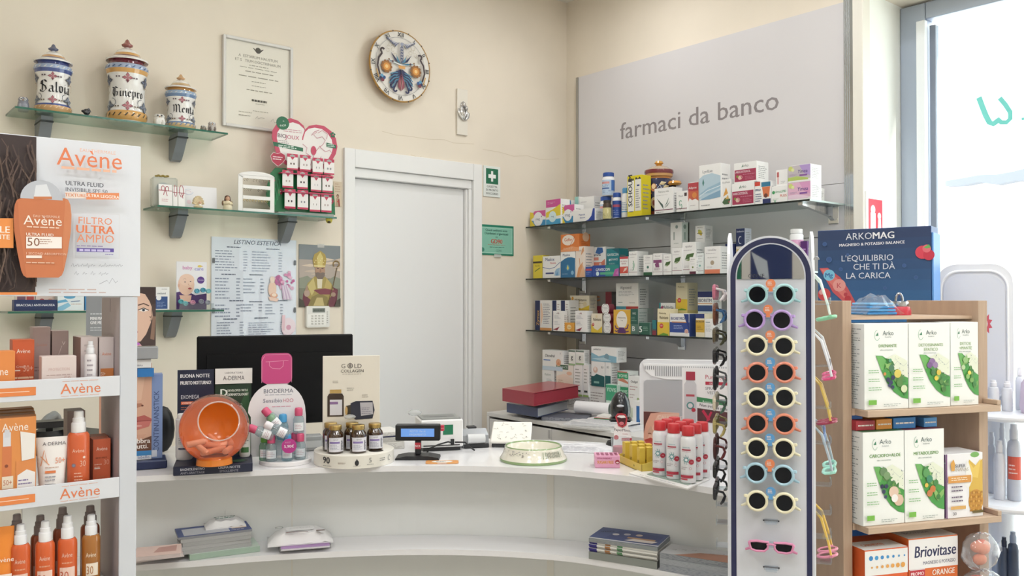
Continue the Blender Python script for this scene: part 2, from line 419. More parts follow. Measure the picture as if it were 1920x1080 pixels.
# outside
b = MB(); b.box(4.2,14,-12,9,-.15,-.02,m('e8e6e2',.9)); st(b,'street')
fb = root('house_facade',(0,0,0),label='overexposed pale house front across the street with a grey cornice',cat='building')
X0 = 8.5; b = MB(); b.box(X0,X0+.4,-9,7,-.02,5.4,m('f6f4ef',.9)); b.build('facade_wall',parent=fb)
p0, p1 = onX(1774,341,X0-.1), onX(1990,322,X0-.1)
b = MB(); rr = random.Random(3); n = 26; up = []; dn = []
for i in range(n+1):
    y = p0.y + (p1.y-3-p0.y) * i / n; zz = p0.z + (p1.z-p0.z) * i / n * .3
    up.append((-y,zz+rr.uniform(.0,.03)+min(1,i/5)*.03)); dn.append((-y,zz-rr.uniform(.02,.06)-min(1,i/5)*.03))
b.ext(up+dn[::-1],0,.12,m('8a8b94',.9)); b.xf(Matrix.Translation((X0-.12,0,0)) @ Matrix.Rotation(R(-90),4,'Z')); b.build('cornice',parent=fb)
# ---- fire plan sign on the reveal of the window
b = MB(); s0 = onY(1624,400,YR-.012); s1 = onY(1664,400,YR-.012); zt = onY(1640,368,YR-.012).z
def onrev(px,py,y=YR-.02): return onY(px,py,y)
b.box(0,.16,0,.01,0,.24,m('f4f4f4',.4),ch=.002); A = front(b,.16,.24).run([('r',.1,.14,.9,.86,'d8394d'),('d',.36,.66,.13,'f6f6f6'),('p','f6f6f6',[(.22,.2),(.5,.2),(.5,.6),(.22,.6)]),('d',.72,.55,.1,'f6f6f6'),('p','f6f6f6',[(.62,.2),(.84,.2),(.8,.5),(.66,.5)]),('t','SOS',.36,.4,.05,'d8394d')])
p = onrev(1629,432); b.build('fire_sign',loc=(p.x,YR-.0105,p.z-.06),label='red and white fire safety sign on the white window reveal',cat='sign')

# ================================================================ WALL WITH THE DOOR
WA = Rack((0,YA,0),0)
SF = .2                                              # shelf depth
EDGE = m('2f6a58',.15); SHEET = clear('e4f1ec',.02)
def glass_shelf(px0,px1,z,brackets,label,ends=()):
    x0 = onY(px0,560,YA-SF).x; x1 = onY(px1,560,YA-SF).x
    t = root('glass_shelf',(x0,YA-SF,z),label=label,cat='shelf',group='glass shelves on the cream wall')
    W = x1 - x0; b = MB(); b.box(0,W,0,SF-.001,0,.008,SHEET)
    b.box(0,W,-.0004,-.0001,0,.008,EDGE); b.box(-.0006,-.0002,0,SF-.001,0,.008,EDGE); b.box(W+.0002,W+.0006,0,SF-.001,0,.008,EDGE)
    b.build('glass_sheet',parent=t)
    for bx in brackets:
        X = onY(bx,560,YA-.09).x - x0; b = MB(); G = m('878c91',.4)
        pts = [(0,-.012),(0,-.105),(.018,-.118),(.04,-.112),(.07,-.08),(.115,-.02),(.122,-.0005),(.02,-.0005)]
        b.ext(pts,-.022,.022,G); b.xf(Matrix.Translation((X,SF-.001,0)) @ Matrix.Rotation(R(-90),4,'Z'))
        k = b.build('bracket',parent=t)
        b = MB(); b.box(X-.0235,X+.0235,SF-.123,SF-.002,-.024,-.018,'2a2d30'); b.build('bracket_seam',parent=k)
    return t
Z1, Z2, Z3 = 2.186, 1.841, 1.393
glass_shelf(26,426,Z1,(83,337),'green edged glass shelf carrying the three painted pharmacy jars')
glass_shelf(295,631,Z2,(338,543),'green edged glass shelf carrying cards and the heart topped earring display')
glass_shelf(15,420,Z3,(86,328),'green edged glass shelf carrying the baby soother display')
ZS1, ZS2, ZS3 = Z1 + .0086, Z2 + .0086, Z3 + .0086

# ---- albarello jars: turned body with painted bands, broad nib lettering
def nib(A,strokes,u0,v0,k,c,pen=(.10,.06)):
    for st_ in strokes:
        P = [(u0+x*k,v0+y*k) for x,y in st_]
        for (a,b_), (c_,d) in zip(P,P[1:]):
            px, py = pen[0] * k, pen[1] * k
            A.mb.add([A.fn(a-px,b_-py,.0012),A.fn(a+px,b_+py,.0012),A.fn(c_+px,d+py,.0012),A.fn(c_-px,d-py,.0012)],[(0,1,2,3)],c)
GO = {  # gothic letters on a unit x-height, (advance, strokes)
 'S': (1.35,[[(1.15,1.5),(.85,1.8),(.35,1.65),(.3,1.25),(.95,.85),(1.1,.4),(.75,0),(.2,.1),(.1,.35)],[(.55,1.75),(.5,.2)],[(.1,1.2),(.3,1.4)]]),
 'G': (1.35,[[(1.1,1.5),(.7,1.75),(.25,1.4),(.15,.6),(.5,0),(1,.15),(1.1,.8),(.75,.85)],[(.6,1.6),(.58,.2)],[(.1,1.7),(.4,1.5)]]),
 'M': (1.7,[[(.1,0),(.3,.2),(.3,1.4),(.1,1.5)],[(.3,1.4),(.6,1.65),(.8,1.3),(.8,0)],[(.8,1.4),(1.1,1.65),(1.35,1.3),(1.35,.15),(1.55,0)]]),
 'a': (.85,[[(.15,.85),(.5,1),(.6,.8),(.6,.15),(.75,0)],[(.6,.55),(.2,.45),(.15,.12),(.4,0),(.6,.2)]]),
 'l': (.5,[[(.1,1.5),(.25,1.6),(.25,.15),(.4,0)]]),
 'v': (.8,[[(.1,.9),(.22,1),(.22,.2),(.45,0),(.65,.3),(.62,.9),(.4,1)]]),
 'i': (.5,[[(.1,.9),(.25,1),(.25,.15),(.4,0)],[(.24,1.3),(.3,1.4)]]),
 'n': (.85,[[(.1,.9),(.22,1),(.22,.05)],[(.22,.8),(.55,1),(.62,.8),(.62,.15),(.78,0)]]),
 'e': (.75,[[(.22,.5),(.62,.7),(.4,1),(.2,.8),(.2,.2),(.42,0),(.65,.18)]]),
 'p': (.85,[[(.1,.9),(.22,1),(.22,-.5)],[(.22,.8),(.55,1),(.65,.75),(.62,.15),(.4,0),(.22,.15)]]),
 'r': (.65,[[(.1,.9),(.22,1),(.22,.1),(.36,0)],[(.22,.8),(.45,1),(.58,.85)]]),
 'o': (.8,[[(.4,1),(.18,.8),(.18,.2),(.4,0),(.62,.2),(.62,.8),(.4,1)]]),
 't': (.6,[[(.25,1.35),(.25,.15),(.42,0)],[(.05,1),(.5,1)]])}
def flor(A,u,v,r,c,dk):
    for i in range(4):
        a = PI / 2 * i; pts = []
        for t, q in ((0,0),(.45,.62),(0,1.35),(-.45,.62)): pts.append((u+r*(q*math.cos(a)-t*math.sin(a)),v+r*(q*math.sin(a)+t*math.cos(a))))
        A.p(dk,[(u+(x-u)*1.18,v+(y-v)*1.18) for x,y in pts]); A.p(c,pts)
def jar(px,pyb,pyt,pw,word,k_let,cols,label,shift=0):
    base, band, rim, lidc, knobc = cols
    x = onY(px,560,YA-.1).x; H = onY(px,pyt,YA-.1).z - ZS1; r = (onY(px+pw/2,560,YA-.1).x-onY(px-pw/2,560,YA-.1).x) / 2 * .90
    t = root('pharmacy_jar',(x,YA-.1,ZS1),R(-17),label=label,cat='jar',group='painted pharmacy jars')
    CER = m('f1efec',.12,coat=.6,noise=.03,scale=40); h = H * .68
    prof = [(0,0),(r*.80,0),(r*.86,h*.03),(r*.95,h*.09),(r*.96,h*.15),(r*.9,h*.19),(r*.88,h*.22),(r*.85,h*.3),(r*.82,h*.5),(r*.85,h*.68),(r*.92,h*.83),(r*.99,h*.9),(r,h*.94),(r*.95,h*.985),(r*.84,h)]
    W = [CER] * (len(prof)-1); G = lambda c: m(c,.12,coat=.6)
    W[2] = W[3] = G(base); W[4] = G(band); W[10] = G(base if word[0] == 'G' else band); W[11] = G(rim); W[12] = G(rim); W[13] = G(base)
    b = MB(); b.lathe(prof,CER,40,mats=W)
    for i in range(20):       # twisted rope bands
        a = 2 * PI * i / 20
        for (q,z,dz,cc) in ((.962,h*.12,h*.045,'3b3f35' if word[0] == 'G' else ('5a82ac' if word[0] == 'M' else 'e9cda2')),(1.003,h*.93,h*.03,'e9e7e0' if word[0] != 'G' else '415f8d')):
            P = []
            for da, ddz in ((-.09,-1),(-.02,-1),(.11,1),(.04,1)): P.append(((r*q+.001)*math.sin(a+da),-(r*q+.001)*math.cos(a+da),z+dz*ddz*.6))
            b.add(P,[(0,1,2,3)],cc)
    bd = b.build('jar_body',parent=t)
    b = MB(); pr = prof[5:11]
    def rf(v):
        v = v + h * .19
        for (r0,z0), (r1,z1) in zip(pr,pr[1:]):
            if v <= z1: return r0 + (r1-r0) * max(0,v-z0) / (z1-z0)
        return pr[-1][0]
    wv = h * .64; wu = 2 * PI * r * .84; A = wrap(b,rf,wu,wv,z0=h*.19); f0 = A.fn
    S = Art(b,lambda u,v,n: f0(u+wu/2,v,n+.0006),1,1)   # metres from the front line
    tot = sum(GO[ch][0] for ch in word); u = -tot * k_let / 2 + shift
    for ch in word: nib(S,GO[ch][1],u,wv*.36,k_let,'1d1f26'); u += GO[ch][0] * k_let
    e = h * .05
    for z_, cc in ((.86,'b9757f'),(.12,'b9757f')): flor(S,.004,wv*z_,e*1.1,cc,'6d3a45')
    for sg in (-1,1):
        flor(S,sg*r*.95,wv*.8,e*1.3,'6d7487','3b4250'); flor(S,sg*r*.85,wv*.12,e*1.3,'7f8796','3f4756')
        S.c('4a505c',arc(sg*r*.7,wv*.2,e*1.5,90,90+sg*220,10),.0022); S.c('8b6a44',arc(sg*r*1.05,wv*.55,e*1.4,-80,150,10),.002)
        for du in (.3,.42): S.d(sg*r*du,wv*(.88 if sg < 0 else .85),.0032,'6a5560',rv=.0032); S.d(sg*r*(du+.05),wv*.1,.0032,'7a6a58',rv=.0032)
    b.build('painted_ornament',parent=bd)
    b = MB(); z = h + .0005; l = H - h
    lp = [(r*.84,0),(r*.82,l*.1),(r*.98,l*.13),(r*1.0,l*.18),(r*.82,l*.25),(r*.66,l*.32),(r*.58,l*.42),(r*.48,l*.52),(r*.3,l*.6),(r*.13,l*.63),(r*.11,l*.67)]
    b.lathe([(rr,zz+z) for rr,zz in lp],CER,36,mats=[G(lidc),G(lidc),CER,CER,G(lidc),G(base),CER,CER,CER,CER]); ld = b.build('jar_lid',parent=t)
    b = MB(); b.lathe([(r*.11,z+l*.67),(r*.25,z+l*.72),(r*.27,z+l*.77),(r*.14,z+l*.85),(r*.08,z+l*.95),(0,z+l)],G(knobc),20); b.build('lid_knob',parent=ld)
jar(97,214,82,82,'Salvia',.026,('d8ab79','4a5c98','a3b4d2','3b4a86','59607e'),'white pharmacy jar with black gothic lettering and blue rim beside the grey owl',shift=.016)
jar(236,228,73,88,'Ginepro',.0232,('d9a763','d9a763','a9b8d2','6d2c3c','9b5a55'),'tallest pharmacy jar with ochre bands and a dark red collar',shift=.006)
jar(337,240,139,64,'Menta',.0215,('d3b78a','6f8ab0','9db4cf','b98a4c','d4a878'),'smallest pharmacy jar with pale blue stripes around its foot',shift=.016)
def onshelf(px,z,back=.1): x = onY(px,560,YA-SF+back).x; return Vector((x,YA-SF+back,z))
def kA(px,back=.1): return onY(px+.5,560,YA-SF+back).x - onY(px-.5,560,YA-SF+back).x
# ---- trinkets on the top shelf
def owl(px,z,hpx,c,c2,label,name='owl_figurine',cat='figurine',fat=.36,back=.06,ears=True,eyes='ffffff'):
    h = hpx * kA(px,back) * 1.0; t = root(name,onshelf(px,z,back),R(-12),label=label,cat=cat); b = MB(); r = h * fat; C_ = m(c,.25,coat=.4)
    b.lathe([(0,0),(r*.82,0),(r*.9,h*.08),(r,h*.35),(r*.9,h*.6),(r*.78,h*.68),(r*.88,h*.8),(r*.7,h*.93),(0,h*.97)],C_,20); bd = b.build('body',parent=t)
    if ears:
        for sg in (-1,1):
            b = MB(); b.lathe([(r*.22,0),(r*.12,h*.06),(0,h*.11)],C_,8,o=(sg*r*.5,0,h*.89)); b.build('ear_tuft',parent=bd)
            b = MB(); b.ell((sg*r*.45,-r*.86,h*.3),r*.3,r*.12,h*.2,m(c2,.4),10,6); b.build('wing',parent=bd)
    b = MB()
    for sg in (-1,1): b.ell((sg*r*.3,-r*.74,h*.8),r*.26,r*.14,r*.26,eyes,10,6); b.ell((sg*r*.3,-r*.86,h*.8),r*.13,r*.06,r*.13,'20222a',8,5)
    b.lathe([(r*.1,0),(0,r*.25)],'b8843c',6,o=(0,-r*.84,h*.74),axis=(0,-.6,-1)); b.build('face',parent=bd)
owl(41,ZS1,32,'8a8c9a','a5a7b4','grey glazed owl figurine at the outer end of the jar shelf',back=.1)
owl(297,ZS1,25,'f0eeea','e4e0da','white glazed owl figurine beside the smallest jar',eyes='d9d6d0',fat=.46)
owl(396,ZS1,20,'b9b2ac','6a5d57','small silvery owl figurine at the inner end of the jar shelf',fat=.4,back=.04)
owl(380,ZS1,11,'8d8579','5d5448','tiny brown owl figurine beside the small silvery owl',fat=.55,back=.04)
t = root('fish_figurine',onshelf(160,ZS1,.04),0,label='small black lumpy figurine between the two large jars',cat='figurine'); b = MB(); K = m('1c1d26',.2,coat=.5)
b.ell((0,0,.019),.014,.009,.013,K,14,8); b.ell((-.012,0,.021),.008,.007,.006,K,10,6); b.ext([(-.008,0),(.006,0),(.008,.012),(-.006,.012)],-.004,.004,K); bd = b.build('body',parent=t)
b = MB(); b.ext([(.0,.03),(.008,.037),(.014,.03),(.018,.02),(.01,.02)],-.002,.002,K); b.build('fin',parent=bd)
t = root('shell_figurine',onshelf(177,ZS1,.05),0,label='tiny pale shell heap beside the black figurine',cat='figurine'); b = MB(); rr = random.Random(5)
for i in range(7): b.ell((rr.uniform(-.016,.016),rr.uniform(-.006,.006),.004+rr.uniform(0,.004)),.007,.005,.0045,m(rr.choice(['e4dccb','cfc3ae','efe9dd']),.6),9,5)
b.build('shell',parent=t)

# ---- framed diploma
def hung(px0,py0,px1,py1,back=0):
    a0 = onY(px0,py0,YA-back); a1 = onY(px1,py1,YA-back); return a0.x, a1.x - a0.x, a1.z, a0.z - a1.z
x, w_, z, h = hung(416,65,546,252.5); h = onY(416,65,YA).z - onY(416,236,YA).z; z = onY(416,236,YA).z
t = root('framed_diploma',(x,YA-.001,z),label='framed diploma under glass with a thin white frame',cat='picture frame')
b = MB(); F_ = m('dedcd8',.35)
for q in ((0,.014,0,h),(w_-.014,w_,0,h),(.0142,w_-.0142,0,.014),(.0142,w_-.0142,h-.014,h)): b.box(q[0],q[1],-.02,0,q[2],q[3],F_,ch=.002)
b.build('frame',parent=t)
b = MB(); b.box(.0145,w_-.0145,-.006,-.001,.0145,h-.0145,'f8f3ea'); A = front(b,w_-.03,h-.03,.015,.015,-.006)
A.run([('d',.5,.925,.045,'4a4640'),('p','4a4640',[(.41,.95),(.47,.9),(.45,.94)]),('p','4a4640',[(.59,.95),(.53,.9),(.55,.94)]),('t','A  ESTIARUM HAUSTUM',.5,.82,.032,'8a8478','c',.74),('t','ET S   TIUM DOCTRINARUM',.5,.765,.032,'8a8478','c',.84),
 ('g',.36,.72,.66,.745,1,'a59f92'),('g',.22,.69,.8,.71,1,'a59f92'),('g',.3,.64,.74,.67,1,'a59f92'),('g',.2,.58,.82,.61,1,'a59f92'),('g',.4,.53,.62,.55,1,'8d877a'),('g',.4,.48,.62,.5,1,'a59f92'),('g',.32,.42,.72,.45,1,'a59f92'),('g',.4,.30,.64,.33,1,'4c4840',.8),('g',.46,.27,.6,.285,1,'a59f92'),('g',.42,.18,.66,.2,1,'b3ad9f'),('g',.2,.15,.4,.17,1,'b3ad9f'),('g',.2,.11,.38,.13,1,'8d877a'),
 ('c','77726a',[(.46,.1),(.49,.13),(.5,.1),(.55,.12),(.6,.115)],.004),('c','77726a',[(.7,.09),(.74,.12),(.76,.08),(.84,.1),(.9,.09)],.004)])
b.build('certificate',parent=t)
b = MB(); b.box(.0145,w_-.0145,-.0135,-.0115,.0145,h-.0145,clear('fcfcfb',.02,0,1.35)); b.build('glass',parent=t)

# ---- ceramic plate clock
cx, cz = onY(750,125,YA-.05).x, onY(750,125,YA-.05).z
rz_ = onY(750,58,YA-.05).z - cz
t = root('plate_clock',(cx,YA-.052,cz),label='round ceramic plate clock painted with a winged staff and foliage',cat='clock')
b = MB(); b.lathe([(0,.052),(rz_*.55,.052),(rz_*.62,.034),(rz_*.99,.004),(rz_,0),(rz_*.985,-.004),(rz_*.86,.0),(0,.0)],m('ece8e1',.12,coat=.6),56,axis=(0,1,0),mats=[m('c9a06a',.3)]*4+[m('b98b3f',.3)]+[m('ece8e1',.12,coat=.6)]*2); bd = b.build('plate',parent=t)
b = MB(); A = Art(b,lambda u,v,n: (u*rz_,-.0042-n,v*rz_),1,1)
for q, wd in ((.975,.03),(.80,.008)): A.c('a9803d' if q > .9 else '7c7c86',arc(0,0,q,0,360,48)[:-1],wd,True)
for i, nm in enumerate(['XII','I','II','III','IV','V','VI','VII','VIII','IX','X','XI']):
    a = R(90-30*i); A.t(nm,.885*math.cos(a)-.065*math.cos(a-PI/2)*0-.06*math.cos(a),.885*math.sin(a)-.06*math.sin(a),.12,'26262c',rot=math.degrees(a)-90,bold=.01)
    A.d(math.cos(a+.26)*.985,math.sin(a+.26)*.985,.02,'3a3326')
N, T_, O_, RD = '232a55', '4b86a3', 'd9943f', '8d4a58'
for sg in (-1,1):   # wings, leaves, scrolls
    for i in range(6): A.p('5f6680',[(sg*.05,.60+i*.012),(sg*(.46-i*.05),.66-i*.035+.08),(sg*(.44-i*.05),.62-i*.035+.06)]); A.p('d6d6dc',[(sg*.06,.605+i*.012),(sg*(.40-i*.05),.655-i*.035+.075),(sg*(.40-i*.05),.635-i*.035+.068)])
    A.p(N,[(0,.06),(sg*.1,.13),(sg*.34,.36),(sg*.2,.14)]); A.p(T_,[(0,.06),(sg*.16,.3),(sg*.12,.12)]); A.p(T_,[(0,.05),(sg*.2,.1),(sg*.42,.12),(sg*.2,.05)])
    for i, (x_,y_) in enumerate([(.3,-.32),(.34,-.45),(.34,-.58),(.24,-.68)]):
        A.c(N,[(0,-.12-i*.05),(sg*x_*.5,y_*.6),(sg*x_,y_)]+arc(sg*(x_-.05),y_,.05,0 if sg > 0 else 180,-180 if sg > 0 else 360,6),.065-i*.006); A.c(T_,[(sg*.03,-.2-i*.05),(sg*(x_*.5+.05),y_*.62),(sg*(x_+.04),y_+.06)],.03)
    A.p(RD,[(0,-.2),(sg*.09,-.42),(sg*.1,-.58),(0,-.7)]); A.p('bf7c80',[(0,-.32),(sg*.04,-.48),(0,-.64)])
    for i in range(10): a = 2 * PI * i / 10; A.d(sg*.47+.14*math.cos(a),-.08+.14*math.sin(a),.045,'8a5a2c')
    A.d(sg*.47,-.08,.15,'a06a2c'); A.d(sg*.47,-.08,.105,O_); A.d(sg*.47,-.08,.05,'f0c987')
    A.c('3b2a2c',[(sg*.68,-.34),(sg*.76,-.1),(sg*.72,.12),(sg*.62,.26)]+arc(sg*.6,.34,.06,-60 if sg > 0 else 240,150 if sg > 0 else 30,6),.055); A.c('c79a4e',[(sg*.72,-.42),(sg*.79,-.2)],.03)
    A.d(sg*.6,-.46,.06,'7c3843'); A.d(sg*.55,-.4,.05,'2d4f86'); A.d(sg*.62,-.36,.05,'5d9ac0'); A.d(sg*.66,-.42,.04,N)
    for i in range(7): a0 = 70 * i; A.c('b3a78e',arc(sg*(.2+.08*(i % 4))+sg*.06*(i // 4),.28+.1*(i % 3)+.03*i,.05,a0,a0+260,8),.010)
    A.d(sg*.28,.09,.03,'5a3a44'); A.d(sg*.4,.13,.025,'7a5a34')
A.c('59627f',[(.0,.08),(.0,.56)],.035)
for i in range(5): A.c('3e4a74',arc(0,.16+.08*i,.05,0,360,10)[:-1],.018,True)
A.p('e0a35a',[(-.12,.0),(.12,.0),(.1,-.08),(-.1,-.08)]); A.d(0,.6,.05,'9aa0b4')
b.build('painted_ornament',parent=bd)
b = MB(); A = Art(b,lambda u,v,n: (u*rz_,-.0115-n,v*rz_),1,1)
A.c('f4f4f2',[(0,.03),(.3,.08),(.62,.13)],.022); A.c('f4f4f2',[(0,.03),(-.28,.08)],.028); b.cyl(.006,0,.006,'e8e8e8',12,o=(0,-.0045,.006),axis=(0,-1,0)); b.build('clock_hands',parent=t)

# ---- silver plaque of an embracing pair
x, w_, z, h = hung(855,166,873,255)
t = root('wall_plaque',(x,YA-.001,z),label='narrow white plaque with a silver embracing couple in relief',cat='wall ornament')
b = MB(); b.box(0,.075,-.012,0,0,h,m('eae4d8',.5),ch=.002); b.build('backing_board',parent=t)
S_ = m('d6d6d8',.18,1); b = MB(); c0 = (.03,-.02,h*.5)
k = .0021
def sv(px,py): return ((px-866)*k+.036,(212-py)*k+h*.5)
for px, py, rx, rz2 in ((867,193,6,7),(875,202,5.5,6.5)): X, Z = sv(px,py); b.ell((X,-.024,Z),rx*k,.012,rz2*k,S_,14,8); b.tube([(X+(rx+1)*k*math.cos(a/16*2*PI),-.018,Z+(rz2+2)*k*math.sin(a/16*2*PI)) for a in range(16)],.0018,S_,6,True)
b.build('silver_head',parent=t); b = MB()
for pts, r in (([(851,204),(850,212),(856,222),(866,231),(872,234)],.0085),([(862,199),(858,208),(862,220),(870,230)],.012),([(876,208),(882,216),(880,226),(874,233)],.011),([(853,206),(862,212),(872,216)],.006),([(879,210),(872,222),(868,229)],.007),([(868,206),(867,216),(870,226)],.009)):
    b.tube([(sv(*p)[0],-.02,sv(*p)[1]) for p in pts],[r*.5]+[r]*(len(pts)-2)+[r*.5],S_,8)
b.build('silver_relief',parent=t)

# ---- signs by the door
x, w_, z, h = hung(905.5,310,937,371)
b = MB(); b.box(0,w_,-.006,0,0,h,m('e9eeea',.35),ch=.001); o = b.build('first_aid_sign',loc=(x,YA-.0006,z),label='white first aid sign with a green cross square beside the door',cat='sign'); b = MB()
front(b,w_,h,y=-.006).run([('r',.14,.42,.86,.92,'1f6f50'),('r',.28,.61,.72,.73,'f4f7f5'),('r',.44,.5,.56,.84,'f4f7f5'),('t','CASSETTA',.5,.3,.065,'3f4a46','c',.76,.01),('t','DI PRONTO',.5,.19,.065,'3f4a46','c',.76,.01),('t','SOCCORSO',.5,.075,.065,'3f4a46','c',.76,.01)]); b.build('print',parent=o)
x, w_, z, h = hung(897,420,962,480)
b = MB(); b.box(0,w_,-.004,0,0,h,m('8cc9b4',.3),ch=.001); o = b.build('hygiene_notice',loc=(x,YA-.0006,z),label='green laminated notice certifying disinfected rooms beside the door',cat='notice'); b = MB()
front(b,w_,h,y=-.004).run([('r',0,.93,1,1,'1f8065'),('r',0,0,.03,1,'1f8065'),('r',.97,0,1,1,'1f8065'),('r',0,0,1,.05,'1f8065'),('c','d8efe6',[(.05,.08),(.95,.08),(.95,.9),(.05,.9)],.006,True),('t','Questi ambienti sono',.5,.79,.075,'2d5b52','c',.9,.01),('t','Disinfettati e Igienizzati',.5,.68,.075,'2d5b52','c',.92,.01),('t','con',.5,.585,.05,'2d5b52'),('t','GD90',.5,.39,.14,'d05a4c','c',.5,.02),('g',.25,.33,.75,.36,1,'c07a6c'),('g',.3,.24,.72,.29,1,'4f8a7c'),('d',.1,.17,.05,'3f8a76'),('t','GD90',.56,.12,.07,'6d9a8e')]); b.build('print',parent=o)
b = MB(); b.box(w_*.42,w_*.62,-.011,-.0045,-.012,.006,clear('f0f4f2',.1,.5),ch=.002); b.build('clip',parent=o)

# ---- price list poster behind glass
x, w_, z, h = hung(396,444,554,640); z = onY(470,645,YA).z; h = onY(470,447,YA).z - z
t = root('price_list',(x,YA-.001,z),label='glass covered beauty treatment price list with pink flower pictures',cat='poster')
b = MB(); b.box(0,w_,-.004,0,0,h,m('eff1f6',.5)); A = front(b,w_,h,y=-.004); GY = '9aa1b2'
A.t('LISTINO ESTETICA',.53,.94,.04,'2f3a52','c',.62,.006,.25)
for (u0,v0,u1,v1,n,ttl,up) in ((.04,.68,.30,.885,8,.24,.91),(.46,.68,.72,.885,8,.70,.905),(.04,.42,.22,.63,7,.18,.655),(.36,.47,.50,.63,5,.5,.655),(.04,.25,.22,.385,4,.27,.41),(.33,.3,.48,.385,3,.5,.4),(.62,.27,.74,.385,4,.8,.41),(.06,.02,.26,.22,8,.2,.24),(.42,.02,.74,.21,9,.56,.245)):
    A.g(u0,v0,u1,v1,n,GY); A.g(ttl-.07,up-.006,ttl+.09,up+.006,1,'555d70',.8)
    A.g(u1+.06,v0,u1+.11,v1,n,GY)
PK = ['d48fb4','c96ea1','e3b4cb','b86a9a']; rr = random.Random(4)
for i in range(34): A.d(.74+rr.uniform(0,.22),.60+rr.uniform(-.05,.09)+.03*math.sin(i),rr.uniform(.012,.03),rr.choice(PK),n=8)
for i in range(6): A.c(['c9b3cc','e5d9e6'][i % 2],[(.82+i*.012,.56),(.84+i*.02,.42)],.018)
A.d(.70,.52,.05,'eccdb8',rv=.09); A.d(.72,.46,.045,'e3a98a',rv=.03); A.d(.72,.465,.03,'f3dcc9',rv=.02); A.p('eccdbd',[(.65,.45),(.78,.43),(.76,.40),(.67,.41)]); A.d(.7,.61,.03,'efdccb',rv=.04)
A.d(.9,.16,.09,'efdfe6',rv=.1); A.d(.9,.15,.03,'d9a3b8'); A.p('e8c7cf',[(.82,.27),(.86,.27),(.85,.12),(.82,.12)]); A.c('dfc9d4',arc(.89,.14,.07,180,330),.012)
b.build('price_sheet',parent=t); b = MB(); b.box(-.003,w_+.003,-.0085,-.0055,0,h-.001,clear('fbfcfd',.01,0,1.22)); b.build('cover_glass',parent=t)
for u in (.02,.98):
    for v in (.32,.78): b = MB(); b.box(w_*u-.006,w_*u+.006,-.011,-.0088,h*v-.012,h*v+.012,'6e7276',ch=.001); b.build('mirror_clip',parent=t)

# ---- bishop print and alarm keypad
x, w_, z, h = hung(560,458,637,575)
b = MB(); b.box(0,w_,-.004,0,0,h,'8f9498'); o = b.build('saint_print',loc=(x,YA-.0006,z),label='unframed print of a bearded bishop in gold mitre holding a crosier',cat='picture'); b = MB(); A = front(b,w_,h,y=-.004); rr = random.Random(2)
A.r(0,.55,1,1,'83898c'); A.r(0,.44,1,.76,'b4a79c')
for i in range(9): v = rr.uniform(.5,.78); u = rr.uniform(-.1,.9); A.p(rr.choice(['c9b8a6','d9c8b4','9a8f89']),[(max(0,u),v),(min(1,u+.2),v+.03),(min(1,u+.42),v+.005),(min(1,u+.2),v-.02)])
A.r(0,0,1,.46,'7c7d6c'); A.p('8f9381',[(0,.46),(.2,.5),(.32,.44),(.3,.3),(0,.3)]); A.p('8f9381',[(1,.46),(.85,.5),(.7,.44),(.75,.3),(1,.3)])
A.p('6d3440',[(.06,0),(.1,.22),(.3,.36),(.7,.36),(.94,.28),(.9,0)]); A.p('a79452',[(.12,.2),(.2,.38),(.36,.49),(.62,.49),(.78,.38),(.85,.24),(.7,.1),(.3,.1)])
A.p('c9b878',[(.2,.34),(.34,.47),(.4,.3),(.3,.18)]); A.p('bda867',[(.66,.47),(.78,.36),(.72,.2),(.6,.3)]); A.p('ded5bd',[(.42,.48),(.56,.48),(.54,.3),(.44,.3)]); A.p('8a7a45',[(.2,0),(.3,.16),(.48,.22),(.68,.16),(.72,0)]); A.p('c4b27a',[(.34,.02),(.42,.15),(.56,.15),(.6,.02)])
A.p('803d49',[(.34,.27),(.62,.3),(.92,.26),(.8,.2),(.5,.2)]); A.d(.5,.585,.12,'b08c74',rv=.16); A.p('7a6a60',[(.385,.55),(.45,.56),(.5,.545),(.56,.56),(.615,.55),(.61,.5),(.56,.45),(.44,.45),(.39,.5)]); A.r(.42,.615,.47,.627,'3a2a24'); A.r(.53,.615,.58,.627,'3a2a24'); A.p('9a7662',[(.49,.61),(.515,.61),(.53,.55),(.48,.55)])
A.p('b39a4e',[(.35,.64),(.32,.77),(.36,.85),(.5,.91),(.62,.85),(.65,.77),(.62,.64)]); A.p('d8c67c',[(.44,.64),(.42,.8),(.5,.89),(.57,.8),(.55,.64)]); A.c('e2d49a',[(.35,.66),(.62,.66)],.03)
for i in range(8): A.d(.36+.036*i,.72+.03*(i % 3),.012,'e9dca6',n=6)
A.c('6c5632',[(.68,.02),(.82,.36),(.91,.64)],.02); A.c('8a6f3e',arc(.89,.70,.075,-70,230,14,ry=.05),.028)
A.d(.18,.22,.07,'b59b8a',rv=.08); A.p('a98d7a',[(.13,.26),(.17,.34),(.2,.34),(.2,.26)]); A.d(.82,.2,.06,'a98d7a',rv=.05); A.p('4a4438',[(0,0),(.14,0),(.1,.1),(0,.14)]); A.p('4a4438',[(1,0),(.84,0),(.9,.1),(1,.14)])
b.build('print',parent=o); b = MB(); A = front(b,w_,h,y=-.0044); A.r(.44,.96,.6,1.02,clear('f3f0ea',.2,.5)); b.build('tape',parent=o)
x, w_, z, h = hung(571,574,614,613)
t = root('alarm_keypad',(x,YA-.001,z),label='white wall alarm keypad below the bishop print',cat='keypad')
b = MB(); b.ext(rrect(w_,h,.008),-.022,0,m('e8e6e0',.4)); b.box(.006,w_-.02,-.0235,-.022,.008,h*.62,m('f2f0ea',.4)); b.build('case',parent=t)
b = MB(); A = front(b,w_,h,y=-.0222); A.r(.25,.70,.8,.9,'8f9390'); A.r(.27,.72,.78,.88,'6f746c'); A.g(.3,.75,.75,.86,1,'454a44'); b.build('screen',parent=t)
